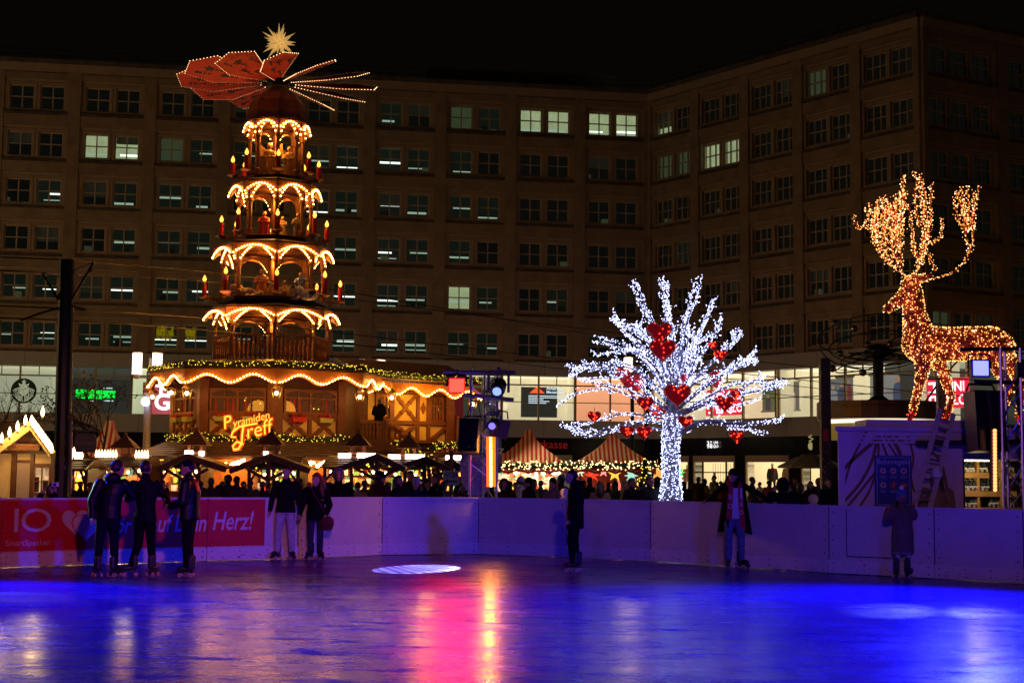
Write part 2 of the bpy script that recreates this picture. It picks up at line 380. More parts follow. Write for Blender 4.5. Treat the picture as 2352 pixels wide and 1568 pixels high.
for px, z, s, c in ((172, 0.80, 0.26, bletter), (198, 0.70, 0.27, bletter)):
    p, d, n = on_board(px); mb = MB()
    if px == 198: mb.prism(heart_outline(s*1.1), p-n*0.009+UZ*z, d, UZ, 0.004, 0)
    mb.prism(heart_outline(s), p-n*(0.013 if px == 198 else 0.008)+UZ*z, d, UZ, 0.004, 1)
    mb.build('banner_heart', [bann, c], bh, world=True)
for s, px, sz in (('Hör', 268, 0.40), ('auf', 365, 0.46), ('Dein', 435, 0.46), ('Herz!', 532, 0.50)):
    board_text('banner_lettering', s, px, 0.58 if s != 'Herz!' else 0.60, sz, shear=0.25, sx=0.74, bold=0.012)
p, d, n = on_board(1945); p2, _, _ = on_board(2062)
mb = MB(); mb.bar(p-n*0.01+UZ*0.32, p2-n*0.01+UZ*0.32, 0.012, 0.012); mb.bar(p-n*0.01+UZ*0.32, p-n*0.01+UZ*1.15, 0.012, 0.012); mb.bar(p2-n*0.01+UZ*0.32, p2-n*0.01+UZ*1.15, 0.012, 0.012)
mb.build('gate_seam', BLACK, bh, world=True)

# ================================================================== OFFICE BUILDING
WA, WBp, WC, WD = Vector((-36.25, 97.9, 0)), Vector((10.12, 105.0, 0)), Vector((25.18, 86.27, 0)), Vector((32.0, 89.9, 0))
ROOF = 30.6
stone = mat('facade_stone', (0.43, 0.325, 0.21), 0.85, var=0.24, vscale=0.9, bump=0.25, bscale=8)
stone2 = mat('facade_frame_stone', (0.55, 0.42, 0.28), 0.85, var=0.12, vscale=1.2)
ledge = mat('dark_ledge', (0.16, 0.13, 0.10), 0.9, var=0.5, vscale=1.5)
bandm = mat('pale_band', (0.66, 0.63, 0.60), 0.5, var=0.05, vscale=1)
fasciam = mat('dark_shop_stone', (0.018, 0.018, 0.026), 0.15, var=0.5, vscale=1.2)
framem = mat('window_frame_wood', (0.74, 0.60, 0.42), 0.6)
roomm = mat('room_dark_glow', (0.03, 0.03, 0.026), 0.9, var=0.4, vscale=0.8, em=(0.8, 0.8, 0.6), es=0.004)  # faint glow put into unlit rooms so their panes read grey
tubel = glow('office_tube', (0.88, 1.0, 0.86), 2.2, False); tubef = glow('office_tube_dim', (0.75, 1.0, 0.75), 0.5, False)
roomlit = mat('room_lit', (0.5, 0.5, 0.4), 0.9, var=0.5, vscale=1.1, em=(0.70, 0.82, 0.48), es=0.34)
roomdim = mat('room_dim', (0.3, 0.3, 0.25), 0.9, var=0.5, vscale=0.9, em=(0.6, 0.8, 0.4), es=0.05)
roomtint = mat('room_glow', (0.04, 0.045, 0.035), 0.9, var=0.5, vscale=0.8, em=(0.5, 0.65, 0.42), es=0.012)
blindm = mat('roller_blind', (.22, .20, .16), .9, em=(.7, .75, .5), es=.012)
bld = thing('office_building', 'long brown stone office block with rows of paired windows above lit shops', 'building', WBp)
bo = root_loc(bld)
ROWS = [27.95, 24.6, 21.25, 17.92, 14.55, 11.2]
class Wall:
    def __init__(s, A, B):
        s.A = A; s.u = (B-A).normalized(); s.L = (B-A).length; s.n = Vector((s.u.y, -s.u.x, 0))
        if s.n.y > 0: s.n = -s.n
        s.rz = math.atan2(s.u.y, s.u.x)
    def p(s, u, z, d=0.0): return s.A + s.u*u + s.n*d + Vector((0, 0, z))
    def box(s, mb, u0, u1, z0, z1, d0, d1, m=0):
        mb.box(s.p((u0+u1)/2, (z0+z1)/2, (d0+d1)/2), (u1-u0, abs(d1-d0), z1-z0), s.rz, m)
W1 = Wall(WA-(WBp-WA).normalized()*10.4, WBp); W2 = Wall(WBp, WC); W3 = Wall(WC, WD+(WD-WC).normalized()*8)
HW, WH = 0.84, 0.88     # window half sizes
def wall_mesh(W, centers, offs, extra_end=0.0):
    mb = MB(); L = W.L
    edges = [W.zero]+[ (centers[i]+centers[i+1])/2 for i in range(len(centers)-1)]+[L+extra_end]
    zs = [9.9]+sorted([r for r in ROWS])
    lo = 9.9
    for r in sorted(ROWS):
        W.box(mb, edges[0], edges[-1], lo, r-WH, -0.6, -0.12)       # spandrel
        lo = r+WH
        # piers in the window row
        xs = sorted([(c+o-HW, c+o+HW) for c in centers for o in offs]); u = edges[0]
        for x0, x1 in xs: W.box(mb, u, x0, r-WH, r+WH, -0.6, -0.12); u = x1
        W.box(mb, u, edges[-1], r-WH, r+WH, -0.6, -0.12)
    W.box(mb, edges[0], edges[-1], lo, ROOF, -0.6, -0.12)
    # grid of pilasters and floor bands standing proud
    for e in edges: W.box(mb, max(e-0.42, edges[0]), min(e+0.42, edges[-1]), 9.9, ROOF-0.9, -0.118, 0.22, 0)
    ps = [(max(e-0.42, edges[0]), min(e+0.42, edges[-1])) for e in edges]
    for r in ROWS:
        for (a0, a1), (b0, b1) in zip(ps[:-1], ps[1:]):
            W.box(mb, a1+.002, b0-.002, r+1.28, r+2.05 if r != ROWS[0] else r+1.7, -0.118, 0.14, 0)
            W.box(mb, a1+.002, b0-.002, r+1.10, r+1.277, -0.118, -0.02, 1)
            W.box(mb, a1+.002, b0-.002, r-1.278, r-1.13, -0.118, 0.30, 2)      # dark sill ledge
            W.box(mb, a1+.002, a1+0.16, r-1.12, r+1.09, -0.118, 0.02, 1); W.box(mb, b0-0.16, b0-.002, r-1.12, r+1.09, -0.118, 0.02, 1)
    W.box(mb, edges[0], edges[-1], ROOF-0.88, ROOF-0.3, -0.118, 0.28, 1); W.box(mb, edges[0], edges[-1], ROOF-0.298, ROOF, -0.6, 0.42, 2)
    return mb, edges
W1.zero = 0.0; W2.zero = 0.0; W3.zero = 0.0
c1 = [10.4-2.6-5.2+2.61*0+0.0]  # two bays beyond the picture's edge
c1 = [2.61+5.2*k+10.4 for k in range(-2, 9)]; o1 = (-1.04, 1.04)
c2 = [2.5+4.76*k for k in range(5)]; o2 = (-1.0, 1.0)
c3 = [3.45, 10.3]; o3 = (-1.86, 0.0, 1.86)
for W, c, o in ((W1, c1, o1), (W2, c2, o2), (W3, c3, o3)):
    mb, W.edges = wall_mesh(W, c, o); mb.build('wall', [stone, stone2, ledge], bld, world=True)
STATE = {}
def setst(row, s, wing=1, off=0):
    for i, ch in enumerate(s): STATE[(wing, row, i+off)] = ch
# one letter per window from the picture's left edge (d dark, f faint tube, s tube, g dim room, L lit room)
setst(0, 'ddddddddddfdgfLLKK', 1, 4)
setst(1, 'ddLLgfffssssfddddd', 1, 4); setst(2, 'dsdsffddssssffdddd', 1, 4); setst(3, 'dddfffddffsffddddd'[:18], 1, 4)
setst(4, 'fsfsfssssssfLfdfdd', 1, 4); setst(5, 'fsfsssssssssffdddd', 1, 4)
setst(0, 'Lddddd' 'gddd', 2); setst(1, 'ggLLdddddd', 2); setst(2, 'dddddddddd', 2); setst(3, 'dfdddddddd', 2); setst(4, 'dddddddddd', 2); setst(5, 'dddddddfdg', 2)
def window_meshes(W, u, z, cols, st, rnd):
    """frame with glazing bars, pane, and the room behind"""
    fr = MB(); x0, x1, z0, z1 = u-HW, u+HW, z-WH, z+WH
    W.box(fr, x0, x1, z0, z0+0.09, -0.42, -0.26); W.box(fr, x0, x1, z1-0.09, z1, -0.42, -0.26)
    W.box(fr, x0, x0+0.09, z0+.09, z1-.09, -0.42, -0.26); W.box(fr, x1-0.09, x1, z0+.09, z1-.09, -0.42, -0.26)
    for k in range(1, cols):
        xx = x0+(x1-x0)*k/cols; W.box(fr, xx-0.04, xx+0.04, z0+.09, z1-.09, -0.40, -0.28)
    zm = z+0.02; e = [x0+.09]+[x0+(x1-x0)*k/cols for k in range(1, cols)]+[x1-.09]
    for k in range(cols):
        W.box(fr, e[k]+(0.04 if k else 0), e[k+1]-(0.04 if k < cols-1 else 0), zm-0.035, zm+0.035, -0.40, -0.28)
    fo = 0.16
    W.box(fr, x0-fo, x1+fo, z1+.002, z1+fo, -0.118, -0.06, 1); W.box(fr, x0-fo, x1+fo, z0-fo, z0-.002, -0.118, -0.04, 1)
    W.box(fr, x0-fo, x0-.002, z0, z1, -0.118, -0.06, 1); W.box(fr, x1+.002, x1+fo, z0, z1, -0.118, -0.06, 1)
    g = MB(); g.quad(W.p(x0+.09, z0+.09, -0.34), W.p(x1-.09, z0+.09, -0.34), W.p(x1-.09, z1-.09, -0.34), W.p(x0+.09, z1-.09, -0.34))
    return fr, g
def room(mb, W, u0, u1, z, sts, offs, rnd):
    D = 3.2; zf, zc = z-1.45, z+1.25
    n = len(offs); step = (u1-u0)/n
    for i, s in enumerate(sts):
        a, b = u0+i*step+0.02, u0+(i+1)*step-0.02
        wm = {'d': 0, 'f': 5, 's': 5, 'g': 2, 'L': 1, 'K': 1}[s]
        q = lambda uu, zz, dd: W.p(uu, zz, dd)
        mb.quad(q(a, zf, -D), q(b, zf, -D), q(b, zc, -D), q(a, zc, -D), wm)
        mb.quad(q(a, zf, -.61), q(a, zf, -D), q(a, zc, -D), q(a, zc, -.61), wm if s != 'K' else 1)
        mb.quad(q(b, zf, -D), q(b, zf, -.61), q(b, zc, -.61), q(b, zc, -D), wm)
        mb.quad(q(a, zc, -D), q(b, zc, -D), q(b, zc, -.61), q(a, zc, -.61), wm); mb.quad(q(a, zf, -.61), q(b, zf, -.61), q(b, zf, -D), q(a, zf, -D), 0)
        if s in 'sfLK':
            m = (3 if rnd.random() < .6 else 4) if s in 'sLK' else 4
            zz = z + rnd.choice((-0.45, -0.38, 0.0) if z > 19 else (-0.12, -0.05, 0.05)); w = b-a
            zz += rnd.uniform(-.14, .16); hh = rnd.uniform(.03, .075); w2 = w*rnd.choice((.45, .7, .9)); l0 = a + (0 if s == 's' and rnd.random() < .6 else w*rnd.uniform(0, .45))
            W.box(mb, l0+.1, min(l0+w2 if s == 'f' else l0+w*rnd.choice((.75, 1, 1)), b)-.1, zz-hh, zz+hh, -1.5, -1.4, m)
            if s == 's' and rnd.random() < 0.5: W.box(mb, a+.3, b-.3, zz-0.30, zz-0.24, -2.5, -2.4, 4)
        if rnd.random() < .16: W.box(mb, a+.25, b-.25, z+rnd.uniform(-.4, .5), z+.95, -.66, -.63, 6)     # roller blind
        if s in 'dfs':
            if rnd.random() < 0.7: W.box(mb, a+.2, b-.2, z+0.55, z+0.58, -1.0, -0.97, 5)
            if rnd.random() < 0.4:
                xx = rnd.uniform(a, b-.6); W.box(mb, xx, xx+.5, zf, z-0.3, -1.6, -1.2, 2 if rnd.random() < .3 else 0)
rnd = random.Random(3)
for wi, (W, cs, of, cols) in enumerate(((W1, c1, o1, 2), (W2, c2, o2, 3), (W3, c3, o3, 2)), 1):
    for ri, z in enumerate(ROWS):
        for bi, c in enumerate(cs):
            sts = [STATE.get((wi, ri, bi*len(of)+k), 'd') for k in range(len(of))]
            mb = MB(); room(mb, W, W.edges[bi]+.1, W.edges[bi+1]-.1, z, sts, of, rnd)
            bay = mb.build('window_bay', [roomm, roomlit, roomdim, tubel, tubef, roomtint, blindm], bld, world=True)
            for k, o in enumerate(of):
                fr, g = window_meshes(W, c+o, z, cols, sts[k], rnd)
                f2 = MB(); f2.add(fr.v, fr.f); f2.m = fr.m[:]; f2.add(g.v, g.f, 2)
                w = f2.build('window', [framem, stone2, PANE], bay); w.data.transform(Matrix.Translation(-bo))
# roof slab, railing and set-back attic
mb = MB()
for pts in ((W1.p(0, ROOF+.004, -.1), W1.p(W1.L, ROOF+.004, -.1), W1.p(W1.L, ROOF+.004, -18), W1.p(0, ROOF+.004, -18)),
            (W2.p(0, ROOF+.008, -.1), W2.p(W2.L, ROOF+.008, -.1), W2.p(W2.L, ROOF+.008, -16), W2.p(0, ROOF+.008, -16))): mb.quad(*pts)
W1.box(mb, W1.L-16, W1.L-1, ROOF+.01, ROOF+3.1, -14, -7, 1)
mb.build('roof', [ledge, stone], bld, world=True)
mb = MB()
for W in (W1, W2):
    for h in (0.45, 0.85): mb.tube([W.p(0, ROOF+h, -0.3), W.p(W.L, ROOF+h, -0.3)], 0.025, 4)
    for k in range(int(W.L/2.5)+1): mb.tube([W.p(k*2.5, ROOF, -0.3), W.p(k*2.5, ROOF+0.85, -0.3)], 0.02, 4)
mb.build('roof_railing', DARKM, bld, world=True)
# shop storeys: pale band, glazing, lower band, dark stone base
LITW = mat('shop_wall_lit', (0.62, 0.56, 0.44), 0.9, var=0.35, vscale=0.5, em=(0.92, 0.80, 0.48), es=0.52)
LITS = mat('cafe_blind', (0.62, 0.62, 0.50), 0.9, var=0.06, vscale=0.5, em=(0.62, 0.68, 0.46), es=0.42)
SHOPC = mat('shop_ceiling_lit', (0.75, 0.72, 0.62), 0.9, em=(1.0, 0.90, 0.60), es=0.95)
GREY = mat('grey_wall', (0.18, 0.18, 0.17), 0.8, em=(0.4, 0.42, 0.36), es=0.05)
def storeys(W, u0, u1, spans, name):
    mb = MB(); W.box(mb, u0, u1, 8.9, 9.898, -0.5, 0.5); W.box(mb, u0, u1, 4.44, 5.7, -0.5, 0.5)
    for k in range(int((u1-u0)/2.6)+1):      # panel joints
        W.box(mb, u0+k*2.6-.012, u0+k*2.6+.012, 8.9, 9.897, .5, .504, 2); W.box(mb, u0+k*2.6-.012, u0+k*2.6+.012, 4.44, 5.7, .5, .504, 2)
    mb.build('pale_band', [bandm, fasciam, ledge], bld, world=True)
storeys(W1, 0, W1.L-0.5, None, 'left'); storeys(W2, 0.5, W2.L+0.5, None, 'right')
def glazing(W, u0, u1, back, ceil, mull=2.6, deep=4.0, top=True):
    """one storey-high shop window: posts, transoms, glass, and the lit room behind"""
    mb = MB(); n = max(1, round((u1-u0)/mull)); st = (u1-u0)/n
    for k in range(n+1): W.box(mb, u0+k*st-.06, u0+k*st+.06, 5.7, 8.9, 0.22, 0.40)
    for k in range(n):
        a, b = u0+k*st+.06, u0+(k+1)*st-.06
        W.box(mb, a, b, 8.20, 8.30, 0.24, 0.38); W.box(mb, a, b, 6.98, 7.04, 0.26, 0.36); W.box(mb, (a+b)/2-.03, (a+b)/2+.03, 8.3, 8.9, 0.26, 0.36)
    w = mb.build('shop_window', framem, bld, world=True)
    g = MB(); g.quad(W.p(u0, 5.7, .31), W.p(u1, 5.7, .31), W.p(u1, 8.9, .31), W.p(u0, 8.9, .31))
    o = g.build('pane', CLEAR, w); o.data.transform(Matrix.Translation(-bo))
    r = MB(); d = -deep
    r.quad(W.p(u0, 5.4, d), W.p(u1, 5.4, d), W.p(u1, 8.95, d), W.p(u0, 8.95, d), 0); r.quad(W.p(u0, 8.95, d), W.p(u1, 8.95, d), W.p(u1, 8.95, .2), W.p(u0, 8.95, .2), 1)
    r.quad(W.p(u0, 5.69, .2), W.p(u1, 5.69, .2), W.p(u1, 5.69, d), W.p(u0, 5.69, d), 2)
    r.quad(W.p(u0, 5.4, .2), W.p(u0, 5.4, d), W.p(u0, 8.95, d), W.p(u0, 8.95, .2), 0); r.quad(W.p(u1, 5.4, d), W.p(u1, 5.4, .2), W.p(u1, 8.95, .2), W.p(u1, 8.95, d), 0)
    o = r.build('room', [back, ceil, GREY], w); o.data.transform(Matrix.Translation(-bo))
    return w
def U(W, px, py):
    d = ray(px, py); C = Vector((0, 0, EYE)); t = W.n.dot(W.A-C)/W.n.dot(d); p = C+d*t
    return (p-W.A).dot(W.u), p.z
def ux(W, px): return U(W, px, 920)[0]
glazing(W1, 0.3, ux(W1, 132), LITS, SHOPC, deep=0.8)
glazing(W1, ux(W1, 137), ux(W1, 302), GREY, LITS, deep=1.2)
glazing(W1, ux(W1, 303), ux(W1, 338), LITS, SHOPC, deep=2); 
pinkw = mat('pink_wall', (0.55, 0.12, 0.13), 0.7, em=(0.8, 0.15, 0.16), es=0.32)
glazing(W1, ux(W1, 339), ux(W1, 470), pinkw, pinkw, deep=0.7)
glazing(W1, ux(W1, 800), ux(W1, 1000), GREY, SHOPC); glazing(W1, ux(W1, 1002), ux(W1, 1150), GREY, SHOPC, deep=2)
glazing(W1, ux(W1, 1152), ux(W1, 1318), LITW, SHOPC, deep=3); 
warmw = mat('orange_wall', (0.7, 0.4, 0.25), 0.8, em=(1.0, 0.48, 0.26), es=0.55)
glazing(W1, ux(W1, 1320), ux(W1, 1478), warmw, SHOPC, deep=3)
glazing(W2, 0.8, W2.L*0.52, LITW, SHOPC, mull=2.7); glazing(W2, W2.L*0.53, W2.L-.3, LITW, SHOPC, mull=2.7)
glazing(W3, 0.4, 14, GREY, LITS, mull=3)
mb = MB()
for W, u0, u1, holes in ((W1, 0, W1.L-.4, [(ux(W1, 1255), ux(W1, 1310))]), (W2, 0.5, W2.L, None), (W3, 0.5, W3.L, None)):
    pass
# ground floor: dark stone piers and fascia with shop openings
def base(W, u0, u1, openings):
    mb = MB(); W.box(mb, u0, u1, 3.2, 4.438, -0.5, 0.42)
    u = u0
    for a, b in openings: W.box(mb, u, a, PLAZA, 3.198, -0.5, 0.42); u = b
    W.box(mb, u, u1, PLAZA, 3.198, -0.5, 0.42)
    for a, b in openings: W.box(mb, a, b, PLAZA, 0.5, -0.4, 0.3)
    mb.build('shop_base', fasciam, bld, world=True)
op1 = [(ux(W1, 940), ux(W1, 1010)), (ux(W1, 1140), ux(W1, 1312)), (ux(W1, 1395), ux(W1, 1450))]
def uxs(W, px): return U(W, px, 1090)[0]
op2 = [(uxs(W2, 1545), uxs(W2, 1592)), (uxs(W2, 1602), uxs(W2, 1698)), (uxs(W2, 1722), uxs(W2, 1822)), (uxs(W2, 1850), uxs(W2, 1915)), (uxs(W2, 1950), uxs(W2, 2080))]
base(W1, 0, W1.L-.4, op1); base(W2, 0.5, W2.L, op2); base(W3, 0.5, W3.L, [])
shopin = mat('shop_interior', (0.75, 0.66, 0.48), 0.9, var=0.15, vscale=0.7, em=(1.0, 0.78, 0.42), es=0.72)
shopdim = mat('shop_interior_dim', (0.3, 0.28, 0.24), 0.9, em=(0.6, 0.6, 0.5), es=0.10)
def shopfront(W, a, b, inner, doors=False):
    mb = MB(); W.box(mb, a, b, 2.75, 3.197, 0.05, 0.46); W.box(mb, a, a+.1, PLAZA, 2.748, .3, .46); W.box(mb, b-.1, b, PLAZA, 2.748, .3, .46)
    if doors:
        w = b-a
        for t in (0.22, 0.78): W.box(mb, a+w*t-.04, a+w*t+.04, PLAZA, 2.748, .3, .42, 1)
        W.box(mb, a+.1, b-.1, 2.0, 2.08, .31, .41, 1); W.box(mb, a+w*.5-.03, a+w*.5+.03, PLAZA, 1.998, .3, .42, 1)
        for k in range(9):   # roller grille seen behind the glass
            W.box(mb, a+w*(.24+.06*k), a+w*(.24+.06*k)+.02, PLAZA, 2.7, -.6, -.58, 1)
    w_ = mb.build('shopfront', [framem, DARKM], bld, world=True)
    g = MB(); g.quad(W.p(a+.1, PLAZA, .36), W.p(b-.1, PLAZA, .36), W.p(b-.1, 2.75, .36), W.p(a+.1, 2.75, .36))
    o = g.build('pane', CLEAR, w_); o.data.transform(Matrix.Translation(-bo))
    r = MB(); d = -2.6
    r.quad(W.p(a, PLAZA, d), W.p(b, PLAZA, d), W.p(b, 3.2, d), W.p(a, 3.2, d)); r.quad(W.p(a, 3.19, d), W.p(b, 3.19, d), W.p(b, 3.19, .0), W.p(a, 3.19, .0))
    r.quad(W.p(a, PLAZA, .2), W.p(a, PLAZA, d), W.p(a, 3.2, d), W.p(a, 3.2, .2)); r.quad(W.p(b, PLAZA, d), W.p(b, PLAZA, .2), W.p(b, 3.2, .2), W.p(b, 3.2, d))
    for k in range(5):
        xx = a+(b-a)*random.uniform(.1, .75); W.box(r, xx, xx+random.uniform(.3, .8), random.uniform(0.4, .8), random.uniform(1.0, 2.2), d+.1, d+.5, random.choice((1, 2, 3)))
    o = r.build('room', [inner, RED, framem, DARKM], w_); o.data.transform(Matrix.Translation(-bo))
for i, (a, b) in enumerate(op2): shopfront(W2, a, b, shopin, doors=(i == 1))
for i, (a, b) in enumerate(op1): shopfront(W1, a, b, shopdim)
# signs and pictures in the shop windows ------------------------------------------------
def sign_frame(W, px, py, d=0.0):
    u, z = U(W, px, py); return W.p(u, z, d), u, z
signred = mat('sign_red', (0.7, 0.02, 0.04), 0.5, em=(1.0, 0.03, 0.07), es=0.75)
signwhite = glow('sign_white', (1.0, 0.96, 0.97), 1.6)
def block_kana(mb, W, u, z, s, d):
    B = lambda a, b, c, e: W.box(mb, u+a*s, u+b*s, z+c*s, z+e*s, d, d+.03)
    B(.08, .36, .82, .90); B(.28, .36, .58, .82); B(.05, .44, .52, .575)                    # yu
    B(.60, .88, .80, .88); B(.56, .92, .54, .62)                                             # ni
    B(.10, .18, .26, .42); B(.18, .42, .37, .43); B(.34, .42, .18, .37); B(.16, .34, .08, .16)   # ku
    B(.58, .66, .08, .43); B(.84, .92, .08, .43); B(.66, .84, .36, .43); B(.66, .84, .08, .15)  # ro
def brand_sign(name, label, W, pxs, py0, py1, d, back):
    (px0, px1, px2) = pxs; u0, _ = U(W, px0, (py0+py1)/2); u1, _ = U(W, px1, (py0+py1)/2); u2, _ = U(W, px2, (py0+py1)/2)
    z1 = U(W, (px0+px2)/2, py0)[1]; z0 = U(W, (px0+px2)/2, py1)[1]; s = z1-z0
    t = thing(name, label, 'shop sign', W.p(u0, z0, d))
    mb = MB(); W.box(mb, u0, u0+s*.98, z0, z1, d-.08, d); W.box(mb, u2-s*.98, u2, z0, z1, d-.08, d)
    if back: mb.build('panel', back, t, world=True)
    mb = MB(); block_kana(mb, W, u0, z0, s*.98, d+.002); mb.build('symbols', signwhite, t, world=True)
    for k, s_ in enumerate(('UNI', 'QLO')):
        text_obj('lettering', s_, signwhite, W.p(u2-s*.49, z0+s*(.56 if k == 0 else .12), d+.01), W.u, UZ, s*.46, t, bold=0.012, sx=.88)
    return t
brand_sign('shop_sign', 'red and white shop sign glowing in the upper windows behind the white light tree', W2, (1612, 1650, 1700), 893, 953, -0.4, signred)
brand_sign('shop_sign', 'red and white shop sign in the upper windows seen between the reindeer legs', W2, (2142, 2190, 2239), 869, 938, 0.60, signred)
brand_sign('shop_sign', 'small white glowing shop sign on the dark stone over the glass doors', W2, (1636, 1650, 1664), 1011, 1030, 0.55, None)
# coffee bean emblem
p_, u_, z_ = sign_frame(W2, 1873, 1018, .46); gold = mat('brass_letter', (0.65, 0.55, 0.25), 0.4, em=(0.8, 0.7, 0.3), es=0.35)
mb = MB(); mb.ball(W2.p(u_, z_-.18, .48), 0.24, 10, sc=(.75, .2, 1.1)); mb.tube([W2.p(u_-.1, z_+.12, .5), W2.p(u_+.2, z_+.28, .5), W2.p(u_-.15, z_+.42, .5), W2.p(u_+.1, z_+.52, .5)], .05, 5)
tag(mb.build('bean_emblem', gold), 'gold coffee bean emblem on the dark stone fascia beside the dark wooden post', 'emblem')
# savings bank lettering
u_, z_ = U(W1, 1250, 1029); spk = mat('dull_red_letter', (0.6, 0.03, 0.03), 0.5, em=(1, .03, .03), es=.12)
o = text_obj('bank_lettering', 'Sparkasse', spk, W1.p(u_, z_, .44), W1.u, UZ, 0.85, None); tag(o, 'dull red bank lettering on the dark fascia between the striped stalls', 'lettering')
# cafe roundel
def roundel(px, py, r):
    u, z = U(W1, px, py); t = thing('cafe_roundel', 'round dark green cafe emblem on the pale blinds at the left end of the shops', 'emblem', W1.p(u, z, .33))
    cg = mat('emblem_green', (0.02, 0.10, 0.07), 0.6); cw = mat('emblem_pale', (0.6, 0.62, 0.48), .6, em=(.62, .68, .46), es=.42)
    mb = MB(); N = 40; mb.prism([(r*math.cos(2*math.pi*k/N), r*math.sin(2*math.pi*k/N)) for k in range(N)], W1.p(u, z, .415), W1.u, UZ, .01); mb.build('disc', cg, t, world=True)
    mb = MB(); Q = lambda a, b: W1.p(u+a*r, z+b*r, .43)
    mb.prism([(r*.36*math.cos(2*math.pi*k/20), r*(.05+.44*math.sin(2*math.pi*k/20))) for k in range(20)], W1.p(u, z, .427), W1.u, UZ, .01)
    st = [(r*(.22 if k % 2 == 0 else .09)*math.sin(k*math.pi/5), r*(.72+(.22 if k % 2 == 0 else .09)*math.cos(k*math.pi/5))) for k in range(10)]
    mb.prism(st[::-1], W1.p(u, z, .427), W1.u, UZ, .01)
    mb.prism([(r*a, r*b) for a, b in ((-.34, .38), (.34, .38), (.42, .62), (.2, .50), (0, .64), (-.2, .50), (-.42, .62))], W1.p(u, z, .433), W1.u, UZ, .006)
    for s in (-1, 1):
        for k in range(4):
            x = s*(.42+.13*k); mb.tube([Q(x*.8, .3-.05*k), Q(x*1.0, .05), Q(x*.85, -.25), Q(x*1.0, -.55+.08*k), Q(x*.8, -.8+.12*k)], r*.028, 4)
        for k in range(3): mb.tube([Q(s*(.08+.1*k), -.38), Q(s*(.12+.1*k), -.6), Q(s*(.06+.1*k), -.88+.03*k)], r*.028, 4)
    mb.build('design', cw, t, world=True)
    mb = MB()
    for s in (-1, 1): mb.tube([Q(s*.2, .13), Q(s*.07, .14)], r*.02, 4)
    mb.tube([Q(-.1, -.18), Q(0, -.21), Q(.1, -.18)], r*.018, 4); mb.tube([Q(0, .1), Q(-.03, -.06), Q(.03, -.06)], r*.012, 4); mb.build('features', cg, t, world=True)
    for o in t.children: o.data.transform(Matrix.Translation(W1.n*.02))
roundel(57, 898, .86)
# screens
def screen(name, label, W, px0, px1, py0, py1, d, m):
    u0, z1 = U(W, px0, py0); u1, z0 = U(W, px1, py1); t = thing(name, label, 'screen', W.p(u0, z0, d))
    mb = MB(); W.box(mb, u0, u1, z0, z1, d-.08, d); mb.build('panel', m, t, world=True); return t, u0, u1, z0, z1
scr, u0, u1, z0, z1 = screen('display_screen', 'dark screen with white start-up text in the lit window left of the white tree', W1, 1200, 1283, 887, 958, -0.6, mat('screen_dark', (.05, .05, .05), .3, em=(.5, .55, .45), es=.035))
u0, u1, z0, z1 = u0, u1, z0, z1; wt = glow('screen_text', (.8, .95, 1.0), 1.0)
mb = MB(); a = Vector((0, 0, 0)); S = (z1-z0); mb.prism([(0, 0), (.52*S, 0), (.26*S, .22*S)], W1.p(u0+.28*S, z0+.80*S, -.59), W1.u, UZ, .02); mb.build('triangle', glow('screen_red', (1, .12, .03), 1.2), scr, world=True)
text_obj('lettering', 'American', wt, W1.p(u0+.85*S, z0+.92*S, -.59), W1.u, UZ, .15*S, scr, align='LEFT', bold=.02); text_obj('lettering', 'Megatrends', wt, W1.p(u0+.85*S, z0+.80*S, -.59), W1.u, UZ, .13*S, scr, align='LEFT', bold=.02)
for k in range(5): 
    mb = MB(); W1.box(mb, u0+.25*S, u0+.25*S+S*(1.3, 1.6, .5, .7, .6)[k], z0+(.70-.06*k)*S, z0+(.725-.06*k)*S, -.598, -.58); mb.build('text_line', wt, scr, world=True)
scr, u0, u1, z0, z1 = screen('display_screen', 'dark window display glowing with green light panels behind the bare tree', W1, 150, 300, 868, 968, -0.5, mat('screen_grey', (.06, .06, .06), .4, em=(.4, .42, .36), es=.05))
mb = MB(); gl = glow('screen_green', (.0, 1.0, .06), 2.0)
for a, b, c, e in ((172, 214, 893, 914), (216, 232, 895, 916), (234, 262, 896, 913)):
    x0, zt = U(W1, a, c); x1, zb = U(W1, b, e); W1.box(mb, x0, x1, zb, zt, -.49, -.47)
mb.build('green_panel', gl, scr, world=True)
mb = MB()
for a, b, c in ((236, 256, 889), (200, 212, 918), (236, 258, 918)):
    x0, zt = U(W1, a, c); x1, zb = U(W1, b, c+2.5); W1.box(mb, x0, x1, zb, zt, -.49, -.465)
mb.build('text_line', wt, scr, world=True)
u_, z_ = U(W1, 392, 941); gu = glow('letter_white', (1, .97, 1.0), 3.0)
t = thing('window_lettering', 'white glowing letters on the pink window left of the pyramid house', 'lettering', W1.p(u_, z_, .5))
text_obj('lettering', 'GU', gu, W1.p(u_, z_, .5), W1.u, UZ, 1.55, t, bold=.02); u2_, z2_ = U(W1, 385, 912); text_obj('lettering', 'TU', gu, W1.p(u2_, z2_, .5), W1.u, UZ, 1.2, t, bold=.02)
